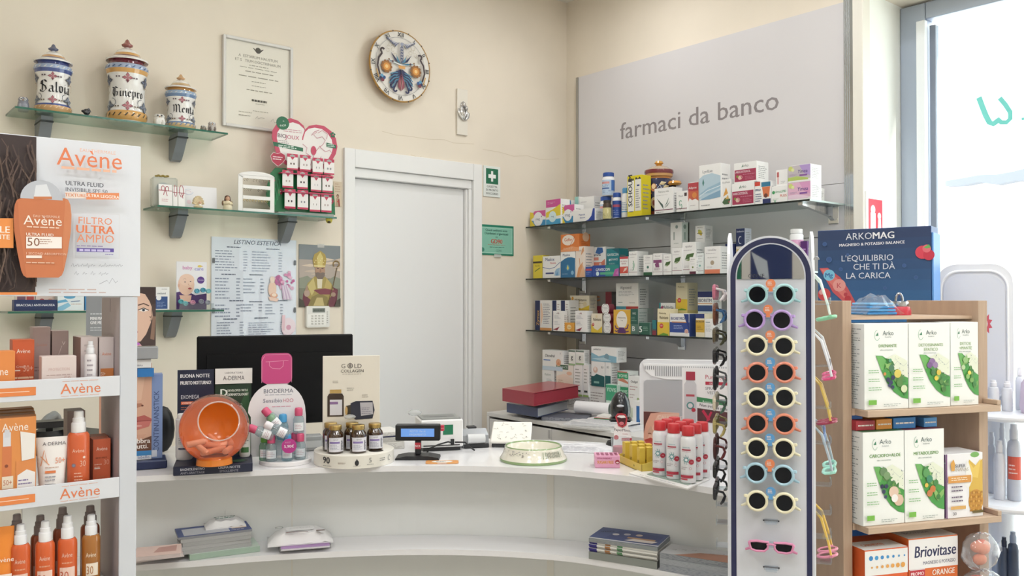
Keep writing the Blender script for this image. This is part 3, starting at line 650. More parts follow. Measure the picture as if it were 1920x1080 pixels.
for i in range(4):
    for j in range(4): b = MB(); b.box(w_*(.24+.15*i)-.005,w_*(.24+.15*i)+.005,-.0265,-.0236,h*(.14+.125*j),h*(.14+.125*j)+.007,m('cfccc4',.5),ch=.001); b.build('button',parent=t)
b = MB()
for j in range(6): b.box(w_*.9-.003,w_*.9+.003,-.0245,-.0222,h*(.2+.1*j),h*(.2+.1*j)+.004,'b9b6ae')
b.build('side_button',parent=t)

# ---- middle shelf: gift box, cards, figurines, earring stand, earring display
def kk(px,back): return onY(px+.5,560,YA-SF+back).x - onY(px-.5,560,YA-SF+back).x
def hgt(px,py,z,back): return onY(px,py,YA-SF+back).z - z
p = onshelf(284,ZS2,.06); t = root('gift_bag',p,R(-8),label='clear bag of gift favours with a gold bow at the outer shelf end',cat='gift')
h = hgt(290,331,ZS2,.06); b = MB(); b.box(0,.105,0,.06,0,h,clear('eef0ec',.1,.35),ch=.006); b.build('clear_bag',parent=t)
b = MB(); b.ell((.05,.03,h*.62),.032,.022,.03,m('8fb0c4',.6),10,6); b.ell((.075,.03,h*.6),.02,.02,.02,m('c9b58c',.6),10,6); b.ell((.03,.03,h*.3),.02,.02,.05,m('d8d8d0',.6),10,6); b.build('favour',parent=t)
b = MB()
for i in range(6): b.ell((.022+.009*i,.028,h+.006+.003*(i % 2)),.008,.006,.005,m('a08c4e',.4,.5),8,5)
b.build('bow',parent=t)
def card(px0,px1,pyt,back,tilt,lean,label,art,c='f3f0ee',name='gift_card',cat='card',group=None,th=.002):
    a = onshelf(px0,ZS2,back); w_ = onY(px1,560,YA-SF+back).x - a.x; h = hgt(px0,pyt,ZS2,back)
    b = MB(); b.box(0,w_,-th,0,0,h,c); o = b.build(name,loc=a,rz=R(tilt),label=label,cat=cat,group=group); o.rotation_euler[0] = R(-lean)
    b = MB(); front(b,w_,h,y=-th).run(art); b.build('print',parent=o); return o
bow = [('c','a33a4c',[(0,.72),(1,.70)],.05),('c','a33a4c',arc(.32,.8,.12,-60,240,10),.05),('c','a33a4c',arc(.62,.79,.12,-60,240,10),.05),('c','a33a4c',[(.46,.72),(.34,.5)],.05),('c','a33a4c',[(.5,.72),(.62,.46)],.05),('g',.2,.18,.8,.34,2,'d9a9b0')]
card(297,322,344,.03,-4,6,'outermost white gift card with a printed red ribbon bow',bow)
card(323.5,332,349,.04,-4,6,'second narrow white card with red bow, behind the outermost bow card',[('c','a33a4c',[(0,.72),(1,.70)],.14),('c','a33a4c',arc(.6,.8,.3,0,360,10),.12)])
card(333.5,346,350,.05,-4,6,'third narrow white card with red bow, beside the wide blank envelope',[('c','a33a4c',[(0,.72),(1,.70)],.1),('c','a33a4c',arc(.5,.8,.3,0,360,10),.1),('c','a33a4c',[(.5,.7),(.7,.45)],.09)])
card(340,405,347,.085,-2,4,'wide white envelope with a faint pink swirl behind the shell figurine',[('c','dcc3d2',arc(.18,.7,.09,0,330,12),.012),('c','c3cfe0',arc(.2,.74,.12,60,360,12),.012),('d',.2,.3,.06,'ecd6dd')],c='eeecee',name='envelope',cat='envelope')
t = root('shell_figurine',onshelf(371,ZS2,.03),R(-10),label='cream scallop shell figurine with a small figure in front of envelope',cat='figurine'); h = hgt(371,366,ZS2,.03); b = MB(); S_ = m('e6d3ae',.5)
for i in range(9): a = R(15+150*i/8); b.tube([(0,0,h*.25),(math.cos(a)*h*.28,.004,h*.25+math.sin(a)*h*.42),(math.cos(a)*h*.42,0,h*.25+math.sin(a)*h*.7)],[.003,.005,.0065],S_,7)
b.ell((0,0,h*.12),h*.36,h*.2,h*.13,S_,12,6); b.build('shell',parent=t); b = MB(); b.ell((h*.1,-.008,h*.42),h*.1,h*.09,h*.1,m('e7b99a',.5),10,6); b.ell((h*.1,-.006,h*.24),h*.12,h*.1,h*.15,m('f0e6d6',.5),10,6); b.build('small_figure',parent=t)
t = root('angel_figurine',onshelf(426,ZS2,.04),R(-10),label='cream robed angel figurine with brown hair on the middle shelf',cat='figurine'); h = hgt(426,366,ZS2,.04); b = MB()
b.lathe([(0,0),(h*.26,0),(h*.3,h*.08),(h*.27,h*.3),(h*.24,h*.5),(h*.15,h*.62),(0,h*.66)],m('e9ddc0',.5),18); b.build('robe',parent=t)
b = MB(); b.ell((0,-.001,h*.77),h*.15,h*.14,h*.17,m('c99f84',.5),12,8); b.build('head',parent=t)
b = MB(); b.ell((0,.004,h*.84),h*.19,h*.15,h*.16,m('5a3a2c',.6),12,8); b.ell((-h*.14,.003,h*.68),h*.07,h*.09,h*.2,m('5a3a2c',.6),8,6); b.ell((h*.14,.003,h*.68),h*.07,h*.09,h*.2,m('5a3a2c',.6),8,6); b.build('hair',parent=t)
b = MB()
for sg in (-1,1): b.tube([(sg*h*.22,0,h*.55),(sg*h*.25,-h*.18,h*.42),(sg*.002,-h*.3,h*.42)],h*.06,m('e3d5b4',.5),8); b.ell((sg*h*.26,h*.1,h*.48),h*.1,h*.04,h*.18,m('8a6d54',.6),8,6)
b.build('arm',parent=t)
# earring stand
a0 = onshelf(446,ZS2,.05); w_ = onY(512,560,YA-SF+.05).x - a0.x; h = hgt(470,321,ZS2,.05)
t = root('earring_stand',a0,R(-4),label='white arched card stand holding three rows of earrings',cat='display stand'); b = MB(); WH = m('f1efec',.4)
out = [(0,h*.9)] + arc(w_/2,h*.88,w_/2,175,5,12,ry=h*.12) + [(w_,h*.9)]
b.ext([(0,0),(w_*.12,0),(w_*.12,h*.86),(0,h*.9)],0,.004,WH); b.ext([(w_*.88,0),(w_,0),(w_,h*.9),(w_*.88,h*.86)],0,.004,WH); b.ext([(w_*.118,h*.82),(w_*.882,h*.82)]+[(x_,z_) for x_,z_ in out[::-1]],0,.004,WH); b.build('card_frame',parent=t)
for v in (.57,.31,.0): b = MB(); b.box(w_*.121,w_*.879,-.002,.006,h*v,h*(v+.09),WH,ch=.001); b.build('ledge',parent=t)
for v, us in ((.80,(.17,.24,.42,.5,.58,.66,.74,.82)),(.56,(.16,.22,.28,.34,.55,.63,.71,.79)),(.30,(.16,.24,.32,.4,.48,.56,.64,.72,.8))):
    for u in us: b = MB(); b.tube([(w_*u+.0035*math.cos(q*.7),-.004,h*v-.004+.005*math.sin(q*.7)) for q in range(8)],.0011,m('9a9488' if v > .5 else 'c4a96a',.25,1),5); b.build('earring',parent=t)
# heart topped display
a0 = onshelf(512,ZS2,.04); k = kk(570,.05)
t = root('jewellery_display',(a0.x,a0.y+.045,ZS2),R(-5),label='heart topped earring counter display with green foot and three rows of cards',cat='display stand')
def L(px,py): return ((px-512)*k,max(.0008,hgt(570,py,ZS2,.06)))
rf = [L(*q) for q in ((518,399),(508,383),(507,360),(514,330),(523,318),(622,318),(628,345),(631,372),(632,399))]
b = MB(); b.ext(rf,.004,.01,m('1f6e42',.3)); A = Art(b,lambda u,v,n: (u,.0035-n,v),1,1)
for u, v, s_ in ((517,342,1),(532,362,.9),(545,390,1),(624,373,1),(618,385,.8)):
    x_, z_ = L(u,v)
    for i in range(5): a = R(72*i); A.d(x_+.009*s_*math.cos(a),z_+.009*s_*math.sin(a),.0062*s_,'a5354f',n=8)
    A.d(x_,z_,.003,'e7c7cd',n=8)
for i in range(6): x_, z_ = L(514+i*3,395-i*9); A.c('3f9a63',[(x_,max(.003,z_-.05)),(x_+.004,max(.01,z_)),(x_-.002,z_+.03)],.004)
b.build('green_back',parent=t)
HT = [L(*q) for q in ((516,262),(517,250),(524,238),(535,229),(549,224),(562,227),(572,235),(575,242),(582,234),(595,230),(610,231),(623,239),(632,252),(635,268),(632,282),(624,297),(612,310),(598,321),(560,321),(535,308),(523,290))]
cxm, czm = L(575,275); b = MB(); b.ext(HT,-.002,.003,m('c44a66',.35)); A = Art(b,lambda u,v,n: (u,-.0022-n,v),1,1)
A.p('ecE7e4'.lower(),[(cxm+(x_-cxm)*.86,czm+(z_-czm)*.86) for x_,z_ in HT]); A.c('c44a66',[L(575,243),L(571,256),L(570,262)],.006)
x_, z_ = L(547,262); kz = k
A.t('BIO',*L(526,262),.019,'6a5560','l',21*k,.012); A.t('JOUX',*L(539,263),.019,'b85a74','l',29*k,.012); A.g(*L(527,273),*L(550,266),2,'a9a0a0'); A.g(*L(536,251),*L(570,244),2,'c88a98')
A.p('2d6a4e',[L(517,271),L(571,277),L(571,284),L(519,279)]); A.g(*L(527,281),*L(567,275),2,'d9e6de',.5)
A.d(*L(534.5,235),11.5*k,'2b6b4d'); A.t('da',L(536,232)[0],L(536,232)[1],.006,'e8f0ea',rot=12); A.t('€4,50',L(535,241)[0],L(535,241)[1],.009,'e8f0ea','c',19*k,.005,rot=12)
for i in range(5): a = R(72*i+20); q = L(626,246); A.d(q[0]+.009*math.cos(a),q[1]+.009*math.sin(a),.0055,'2b6b4d',n=8)
A.p('2d6a4e',[L(614,262),L(632,265),L(632,272),L(614,270)]); A.g(*L(616,270),*L(630,264),2,'cfe0d6',.5)
for pts in ([(596,244),(590,250),(596,256),(606,252),(612,258),(608,266),(602,272)],[(598,246),(606,240),(616,246),(614,256)],[(602,270),(594,282),(588,296),(584,310)],[(602,272),(612,280),(620,276),(626,284)],[(604,290),(598,304),(594,314)],[(570,270),(578,276),(576,286),(586,292)],[(586,252),(592,244),(600,240)]): A.c('c0667e',[L(*q) for q in pts],.0022)
A.d(*L(590,280),5*k,'c44a66',rv=8*k); b.build('heart_board',parent=t)
SH = [L(*q) for q in ((513,298),(518,291),(525,293),(531,290),(538,294),(539,301),(534,309),(526,316),(516,308))]
b = MB(); b.ext(SH,-.006,-.003,m('b2304c',.35)); A = Art(b,lambda u,v,n: (u,-.0062-n,v),1,1); A.c('f0dadd',SH,.002,True); A.g(*L(517,305),*L(534,297),2,'f0dadd',.5); b.build('small_heart',parent=t)
for row, (y0,y1,xs) in enumerate([(293,321,(540,563,586,607)),(324,355,(532,558,583,604)),(359,393,(536,559,581,602))]):
    b = MB(); q0, q1 = L(528+4*row,y1+3), L(624,y1+8); b.box(q0[0],q1[0],-.03,.003,q1[1],q1[1]+.004,m('c8476a' if row < 2 else '9aa09e',.35)); b.build('ledge',parent=t)
    for i, x_ in enumerate(xs):
        q0 = L(x_,y1+(3 if i > 1 else 0)); wd = 19 * k; hh = (y1-y0) * k * .98
        c_ = MB(); c_.box(q0[0],q0[0]+wd,-.022,-.019,q0[1],q0[1]+hh,m('ece8e6',.4)); A = front(c_,wd,hh,q0[0],q0[1],-.022); RD2 = 'c2395a'
        A.r(0,.8,1,1,RD2); A.p('a9aaa8',[(.25,.9),(.5,.98),(.75,.9),(.75,.82),(.25,.82)]); A.p(RD2,[(.28,.82),(.5,.62),(.72,.82)]); A.r(0,0,1,.1,RD2)
        for u in (.36,.64): A.d(u,.38,.07 if i != 2 else .02,['6a5a52','b9a9a4','3a2a30','8a8a90'][(i+row) % 4],rv=.1)
        c_.build('earring_card',parent=t)
b = MB(); q0, q1 = L(524,399), L(624,394); b.box(q0[0],q1[0],-.032,.003,.0,.012,clear('e4eae6',.1,.3)); b.build('tray',parent=t)
# holy card and dark magnet by the door
x, w_, z, h = hung(625,340,640,388)
b = MB(); b.box(0,w_,-.003,0,0,h,'d9c8ae'); A = front(b,w_,h,y=-.003); A.run([('g',.15,.55,.9,.95,4,'c3a68c'),('p','b9a184',[(.2,0),(.8,0),(.72,.32),(.5,.4),(.3,.32)]),('d',.5,.42,.15,'6a4a38',.22),('d',.5,.4,.1,'c49a7c',.14),('p','9a4a44',[(.5,.3),(.72,.3),(.8,0),(.6,0)]),('d',.5,.2,.08,'d0503c')])
b.build('holy_card',loc=(x,YA-.0006,z),label='small faded holy card beside the door frame, behind earring display',cat='picture')
t = root('clip_ornament',(onY(617,413,YA-.16).x,YA-.16,Z2-.022),label='small yellow and black ornament hanging under the middle shelf end',cat='ornament'); b = MB(); b.lathe([(0,.0),(.01,.002),(.016,.012),(.017,.0215)],m('d8c85a',.4),14); b.build('cup',parent=t); b = MB(); b.ell((-.006,-.012,.006),.009,.005,.006,'3a3420',8,5); b.build('mark',parent=t)

# ---- lowest glass shelf: cartons and the baby soother display
WS = Rack((0,YA-SF,0),0)
carton(WS,288,318,538,ZS3,[('r',.1,.04,.88,.58,'2f4f86'),('d',.32,.52,.16,'f2f2f2'),('g',.2,.1,.8,.36,4,'8aa0c8'),('t','melamil',.5,.68,.08,'6a6f7c','c',.8,.01),('g',.5,.88,.85,.93,1,'555555')],'white carton with a navy lower half beside the baby display',back=.05,depth=.05)
carton(WS,278,287,540,ZS3,[('g',.1,.88,.9,.95,1,'555555')],'narrow white carton half hidden behind the navy and white carton',back=.06,depth=.05)
carton(WS,27,107,562,ZS3,[('r',0,0,1,.99,'20305c'),('t','BRACCIALI ANTI-NAUSEA',.5,.42,.2,'f0f2f6','c',.9,.02)],'navy box of travel sickness bands on the low glass shelf',back=.02,depth=.05,c='2b3f74')
o_ = carton(WS,30,66,553,ZS3,[('r',.02,.02,.98,.98,'d8b8a8'),('r',.06,.3,.5,.9,'7a5a6c'),('r',.55,.3,.94,.9,'b04a4a')],'small skin toned carton behind the navy band box',back=.08,depth=.04)
carton(WS,67,106,553,ZS3,[('d',.3,.6,.14,'b84a44'),('d',.7,.6,.14,'d9a08c')],'pale carton with red round print behind the navy band box',back=.08,depth=.04,c='e6d3c8')
carton(WS,108,158,552,ZS3,[('d',.45,.86,.22,'5aa3cc',.09),('p','8cc4de',[(0,.2),(.4,.5),(.5,.3),(.2,.0),(0,.0)]),('p','6ab0d4',[(0,.6),(.3,.7),(.4,.55),(0,.45)]),('c','5a78a0',[(.5,.55),(.85,.6)],.03),('g',.5,.35,.9,.45,1,'c08a6a')],'pale blue and white carton beside the navy band box',back=.03,depth=.05,c='e6eef0')
carton(WS,159,170,555,ZS3,[('r',0,0,1,.8,'3a86bc')],'narrow bright blue carton at the totem end of low shelf',back=.04,depth=.05,c='4a8fc2')
k3 = kk(362,.05); a0 = onshelf(333,ZS3,.05)
t = root('soother_display',a0,R(-3),label='baby care header card with a laughing baby and teal soothers',cat='display stand'); h = hgt(362,491,ZS3,.07)
w_ = 56 * k3; b = MB(); b.box(0,w_,.02,.024,0,h,m('ecebee',.4)); A = front(b,w_,h,y=.02)
A.p('4a2a66',[(0,.36),(.3,.4),(.62,.3),(1,.34),(1,0),(0,0)]); A.d(.32,.52,.27,'e8c3ac',rv=.36); A.d(.34,.62,.25,'eccbb6',rv=.2); A.p('e3b9a2',[(.1,.3),(.5,.3),(.46,.16),(.16,.16)]); A.d(.28,.575,.024,'4a4a5a',rv=.016); A.d(.46,.585,.024,'4a4a5a',rv=.016); A.d(.44,.44,.06,'a84a4a',rv=.032); A.c('d3a58c',[(.38,.54),(.42,.5)],.02); A.d(.08,.5,.04,'dfb39c',rv=.06)
A.c('b98f78',arc(.27,.6,.05,30,150,5),.008); A.t('baby',.36,.84,.075,'dba0c8','c',.4,.02); A.t('care',.74,.82,.075,'a9a6dc','c',.4,.02); A.d(.76,.91,.07,'e3cf6a',rv=.04); A.p('e0893c',[(.82,.92),(.88,.91),(.82,.90)]); A.d(.8,.62,.12,'5d3a8c'); A.t('Dottin',.8,.605,.03,'e8e0f0','c',.2); b.build('header_card',parent=t)
b = MB(); b.box(0,w_*1.12,-.03,.018,0,.003,clear('eef2f2',.05,.1)); b.box(0,w_*1.12,-.031,-.029,.0032,.028,clear('eef2f2',.05,.05)); b.build('clear_tray',parent=t)
for i, (u,v,c_) in enumerate([(.08,.14,'64b4bc'),(.22,.1,'7cc6cc'),(.46,.12,'d99ab4'),(.6,.36,'6cb7cc'),(.8,.38,'58a8c0'),(.98,.36,'8fccd0'),(.74,.14,'8d8f9c'),(.96,.12,'a0a4ae')]):
    b = MB(); b.ell((w_*u,-.012,h*v+.006),.012,.006,.011,m(c_,.35),12,6); b.tube([(w_*u+.009*math.cos(q*.8),-.02,h*v+.006+.009*math.sin(q*.8)) for q in range(8)],.0022,m(c_,.35),6,True); b.build('soother',parent=t)
# ================================================================ SIDE WALL: glass shelves with medicine cartons
XS = 3.40; RB = Rack((XS,3.944,0),R(-90))
EDGEB = m('16211f',.15); SHB = clear('cfd9d6',.02)
SB_LEN = 3.944 - onX(1519,560,XS).y
def shelf_b(z,label,c=EDGEB):
    t = root('glass_wall_shelf',(XS,3.944,z),R(-90),label=label,cat='shelf',group='glass shelves on the white panel')
    b = MB(); b.box(0,SB_LEN,0,.299,0,.008,SHB); b.box(0,SB_LEN,-.0004,-.0001,0,.008,c); b.box(SB_LEN+.0001,SB_LEN+.0005,0,.299,0,.008,m('b9c9c6',.1)); b.build('glass_sheet',parent=t)
    CH = m('c9ccd0',.12,1)
    for u in (.194,.96,SB_LEN-.055):
        b = MB(); pts = [(.015,-.0005),(.299,-.0005),(.299,-.062),(.286,-.066),(.262,-.05),(.20,-.04),(.10,-.026),(.015,-.014)]
        b.ext(pts,-.011,.011,CH); b.xf(Matrix.Translation((u,0,0)) @ Matrix.Rotation(R(90),4,'Z')); k = b.build('bracket',parent=t)
        b = MB(); b.box(u-.026,u+.026,.292,.2985,-.082,-.0006,m('d6d9dc',.18,1),ch=.002); b.build('wall_plate',parent=k)
    return z + .008
B1 = shelf_b(1.880,'uppermost glass shelf on the white panel, carrying the blue lidded jar')
B2 = shelf_b(1.564,'second glass shelf on the white panel, below the jar shelf')
B3 = shelf_b(1.252,'lowest glass shelf on the white panel, just above the stacked cartons')
GT = 'a2a2a4'
def gl(*a): return ('g',) + a
def cb(px0,px1,pyt,zb,label,spec,back=.02,depth=.075,c='f1f0ee',**k): return carton(RB,px0,px1,pyt,zb,spec,label,back,depth,c,**k)
MAG = [('r',0,.0,1,.38,'3f8fc0'),('p','e6cf3f',[(0,.0),(.35,.0),(.0,.55)]),('p','d35f9e',[(.0,.62),(.3,.99),(.99,.99),(.99,.55),(.6,.75)]),('p','e6cf3f',[(0,.4),(.28,.62),(.2,.9),(0,.95)]),('d',.52,.45,.3,'f2f2f4'),('t','mag',.5,.38,.17,'4a4a66','c',.5),('d',.74,.6,.03,'7a4a80')]
def jarb(px,pyt,zb,rpx,spec,label,name='supplement_bottle',cat='bottle',back=.05,body='f0f0f2',cap='2e56a6',neck=.82,capf=.17,art=None,clr=None,shoulder=.12,pyb=None):
    """a turned bottle with its cap, on a shelf"""
    if not isinstance(zb,(int,float)): zb = zb['top']
    zb += .0006; a, _ = RB.hit(px,560,back); r = rpx * (RB.loc(a,back,zb)-EY).dot(_f) / FPX; _, zt = RB.hit(px,pyt,back); H = zt - zb
    t = root(name,RB.loc(a,back+r,zb),R(-60),label=label,cat=cat); BM = M_(body) if clr is None else clr; hc = H * (1-capf)
    b = MB(); b.lathe([(0,0),(r*.93,0),(r,H*.02),(r,hc*(1-shoulder)),(r*neck,hc-.001),(0,hc-.001)],BM,24); bd = b.build('bottle_body',parent=t)
    b = MB(); b.lathe([(0,hc),(r*(neck+.05),hc),(r*(neck+.05),H*.985),(r*neck*.95,H),(0,H)],m(cap,.35),24)
    for i in range(24): q = 2 * PI * i / 24; b.box(r*(neck+.05)*math.sin(q)-.0006,r*(neck+.05)*math.sin(q)+.0006,-r*(neck+.05)*math.cos(q)-.0006,-r*(neck+.05)*math.cos(q)+.0006,hc+.002,H*.97,cap)
    b.build('cap',parent=t)
    if spec: b = MB(); lh = hc * (1-shoulder); wrap(b,r,PI*r,lh).run(spec); b.build('label_print',parent=bd)
    t['top'] = zb + H; return t
# ---- uppermost shelf
cb(994,1023.4,395,B1,'low pink, yellow and blue carton next to the corner of the jar shelf',MAG)
m2 = cb(1024,1051.5,374,B1,'tall pink topped carton, second from the corner of the jar shelf',[('r',0,.7,1,1,'d0569a'),('p','e6cf3f',[(0,.5),(.5,.62),(1,.8),(1,.35),(0,.3)]),('r',0,0,1,.22,'4aa0cc'),('d',.45,.32,.26,'d9eef2'),('t','mag',.45,.3,.07,'3a5a86','c',.4),gl(.1,.82,.7,.92,2,'e9b9d6')])
cb(1052,1077.5,384,B1,'pink, yellow and blue carton partly behind the white and navy carton',MAG,back=.035)
cb(1055,1074,376,B1,'white and blue striped carton standing behind the pink cartons',[('p','3f86c4',[(.3,1),(.8,1),(.9,.6),(.6,.7)]),('p','7cb6dc',[(0,.9),(.3,.8),(.1,.5),(0,.5)])],back=.14)
cb(1078,1085,369,B1,'narrow pale teal carton behind the white box near the corner',[('r',0,0,1,1,'9fd3cc')],back=.14)
cb(1086.5,1114,369,B1,'plain tall white carton behind the low white and navy carton',[gl(.1,.78,.5,.86,1,'c9c4c6'),gl(.1,.4,.3,.5,2,'d9d4d6')],back=.14)
cb(1074.5,1115.5,392,B1,'low white carton with a navy curved corner beside the blue capped bottles',[('p','23409a',[(1,1),(1,0),(.5,0)]+[(.5+.5*math.sin(R(q))*.8,1-math.cos(R(q))) for q in (20,50,75)][::-1] and [(1,.98),(1,0),(.55,0),(.72,.12),(.85,.4),(.92,.98)]),('t','Magnesia',.42,.5,.14,'3a4a9a','c',.55,.01),('t','Bisurata',.45,.26,.13,'3a4a9a','c',.4,.01)],back=.012)
LB = [('r',.02,.05,.98,.93,'bcd0e6'),('r',.1,.7,.62,.82,'e08a7a'),('r',.1,.4,.6,.47,'4a6aa8'),gl(.15,.52,.7,.66,2,'6a7aa0'),('r',.72,.3,.98,.9,'4a78c0'),gl(.1,.15,.8,.32,2,'5a74a8')]
lowb = jarb(1128.5,368,B1,11.5,LB,'white supplement bottle with blue cap carrying another bottle on its cap',back=.085)
jarb(1133,323,lowb,11.8,LB,'white supplement bottle with blue cap stacked on another bottle',back=.085)
jarb(1133,375,B1,8,[('r',.0,.05,1,.8,'cfc78e'),('d',.5,.55,.2,'e6e0b8'),gl(.2,.1,.8,.4,3,'8a8460')],'small dark glass jar with a yellow green label before the blue bottles',back=.012,body='4a3a2c',cap='3a332e',capf=.14)
jarb(1151.5,361,B1,8.3,[('r',0,.0,1,.95,'2f4f9c'),('r',.15,.62,.85,.75,'b05068'),gl(.2,.2,.8,.5,3,'8aa2d0'),('r',0,.0,1,.08,'d8dce8')],'deep blue supplement bottle with blue cap beside the dark glass jar',back=.05)
jarb(1168,352,B1,7.4,[('p','3f7ec4',[(.1,.05),(.95,.35),(.95,.05)]),gl(.2,.4,.8,.8,5,'6a8ab8'),('r',.1,.3,.9,.36,'5a9ad0')],'slim white bottle with pale blue cap beside the yellow carton',back=.05,cap='5a9ccc',neck=.7,shoulder=.2)
cb(1176.5,1203.5,329,B1,'tall yellow carton with vertical black lettering beside the painted jar',[('r',0,.0,1,.03,'e4d21f'),('r',.05,.14,.49,.88,'f0eee6'),('r',.54,.14,.97,.9,'e9e7de'),('p','3a3a30',[(.05,.88),(.12,.95),(.2,.9),(.27,.96),(.35,.9),(.42,.95),(.49,.88)]),('p','3a3a30',[(.54,.9),(.62,.96),(.75,.91),(.88,.96),(.97,.9)]),('t','SCHOUM',.36,.26,.13,'2f3440','l',9,.03,0,90),gl(.6,.2,.92,.68,9,'7a7a80'),('r',.68,.73,.86,.77,'3a4a80'),('r',.15,.12,.4,.14,'555555')],c='e2d020',back=.03)
# painted blue jar
a, _ = RB.hit(1236,560,.2); r = 32 * (RB.loc(a,.2,B1)-EY).dot(_f) / FPX; _, zt = RB.hit(1237,302,.205); H = zt - B1
t = root('blue_painted_jar',RB.loc(a,.2,B1),R(-60),label='dark blue painted ceramic jar with maroon lid and wooden knob',cat='jar')
cr_ = lambda c: m(c,.12,coat=.6)
b = MB(); hb = H * .70; pf = [(0,0),(r*.62,0),(r*.72,hb*.04),(r*.74,hb*.13),(r*.7,hb*.16),(r*.86,hb*.3),(r*.98,hb*.55),(r,hb*.72),(r*.93,hb*.88),(r*.72,hb*.97),(r*.7,hb)]
b.lathe(pf,cr_('1f2440'),36,mats=[cr_('7a3a30')]*4+[cr_('23284a')]*5+[cr_('c98a4a')]); bd = b.build('jar_body',parent=t); b = MB()
rf = lambda v: next((r0+(r1-r0)*max(0,v+hb*.2-z0)/(z1-z0) for (r0,z0),(r1,z1) in zip(pf[4:],pf[5:]) if v+hb*.2 <= z1),r*.7)
A = wrap(b,rf,1,hb*.75,z0=hb*.2,step=.01,base=.001); f0 = A.fn; S = Art(b,lambda u,v,n: f0(u+.5,v,n+.0008),1,1); q = hb * .75; off = -.012
S.d(off-.0,q*.70,.016,'b9754a',rv=.022); S.d(off,q*.73,.011,'e3c49a',rv=.014); S.r(off-.022,q*.52,off+.022,q*.6,'8a3a2a'); S.p('a8683c',[(off-.02,q*.52),(off+.02,q*.52),(off+.026,q*.35),(off-.026,q*.35)])
for sg in (-1,1):
    for (u,v,l_) in ((.03,.78,.04),(.05,.68,.035),(.035,.2,.045),(.015,.12,.03),(.05,.35,.04)):
        S.p('d8c9a0',[(off+sg*u,q*v),(off+sg*(u+.012),q*v+l_*.5),(off+sg*(u+l_),q*v+l_*.35),(off+sg*(u+l_*.6),q*v)]); S.c('a88a54',[(off+sg*u,q*v),(off+sg*(u+l_*.8),q*v+l_*.2)],.004)
S.d(off,q*.2,.02,'c9b487',rv=.03); S.d(off,q*.2,.01,'7a3a30',rv=.015); b.build('painted_ornament',parent=bd)
b = MB(); z = hb + .0006; b.lathe([(r*.7,z),(r*.8,z+H*.02),(r*.82,z+H*.06),(r*.86,z+H*.09),(r*.84,z+H*.13),(r*.5,z+H*.19),(r*.2,z+H*.215)],cr_('7a2c34'),32,mats=[cr_('d6a468'),cr_('d6a468'),cr_('7a2c34'),cr_('7a2c34'),cr_('b9a58c'),cr_('c9a06a')]); ld = b.build('jar_lid',parent=t)
b = MB(); z2 = z + H * .215; b.lathe([(r*.2,z2),(r*.14,z2+H*.01),(r*.27,z2+H*.04),(r*.2,z2+H*.075),(0,H)],cr_('d9a04a'),20); b.build('lid_knob',parent=ld)
b = MB(); b.tube([(r*.75,-r*.5,hb*.66),(r*1.0,-r*.62,hb*.76)],[r*.2,r*.15],cr_('23284a'),12); b.lathe([(0,0),(r*.30,.002),(r*.42,.012),(r*.34,.024),(0,.028)],cr_('d79b4e'),20,o=(r*1.02,-r*.62,hb*.76)); b.build('spout',parent=t)
cb(1227.5,1262.5,352,B1,'white carton with grey leaf chevrons in front of the blue jar',[('t','Natura mix',.5,.82,.08,'8a9088','c',.7),('p','4a5e58',[(.12,.62),(.45,.36),(.5,.25),(.3,.4)]),('p','4a5e58',[(.2,.52),(.48,.26),(.5,.16)]),('p','7a8a84',[(.55,.26),(.8,.62),(.7,.38)]),('p','7a8a84',[(.53,.2),(.86,.46),(.7,.28)]),('r',0,.13,1,.16,'7a3a50'),gl(.1,.03,.5,.1,1,'999999'),gl(.1,.7,.7,.74,1,'bbbbbb')],back=.015,depth=.075)
cb(1268.5,1289,358,B1,'small white carton with a green swirl beside the leaf chevron carton',[('c','5a9a7c',arc(.4,.42,.12,40,270,8),.06),('c','5a9a7c',arc(.4,.26,.12,-140,90,8),.06),('t','Fitoil',.42,.72,.09,'6a6a70','c',.7),('r',.75,.74,.98,.9,'4a3a3c'),('r',0,.14,1,.17,'7a3a50')],back=.015,depth=.07)
cb(1290.5,1310.5,342,B1,'red to orange carton with a white wavy foot',[('r',0,.0,1,.99,'c8654a'),('r',0,.7,1,.99,'b4424a'),('p','f0eeec',[(0,.0),(1,.0),(1,.34),(.7,.42),(.4,.38),(.15,.46),(0,.3)]),('t','Adiprox',.45,.78,.08,'f3e9e6','c',.75,.01),('d',.62,.55,.22,'d98a4a'),gl(.2,.16,.7,.22,1,'b9b4b4')],back=.025)
ly = cb(1311.5,1352,308,B1,'tall white carton with pale blue water waves',[('t','Lynfase',.4,.82,.065,'6a6e78','c',.6),('p','b9cfdc',[(0,.25),(0,.7),(.2,.77),(.6,.8),(1,.72),(1,.25)]),('p','9cbcd0',[(0,.35),(.4,.48),(1,.58),(1,.45),(.5,.36)]),('p','86aac4',[(0,.22),(.5,.32),(1,.4),(1,.25),(.5,.22)]),('c','dfeaf0',[(0,.3),(.4,.42),(1,.5)],.03),('p','5a8a86',[(.2,.52),(.15,.6),(.2,.7),(.25,.6)]),gl(.1,.07,.5,.12,1,'999999')],back=.02,depth=.08)
cb(1353,1371.5,336,B1,'white carton with orange and dark green plants beside the blue wave carton',[('t','AnaMidol',.5,.86,.06,'8a8a8a','c',.8),('p','d9a050',[(.2,.4),(.5,.72),(.7,.5)]),('p','4a6a48',[(.1,.2),(.4,.36),(.95,.3),(.8,.12),(.3,.12)]),('p','d9b26a',[(.4,.3),(.7,.45),(.8,.3)]),('d',.8,.2,.08,'a04a50')],back=.03)
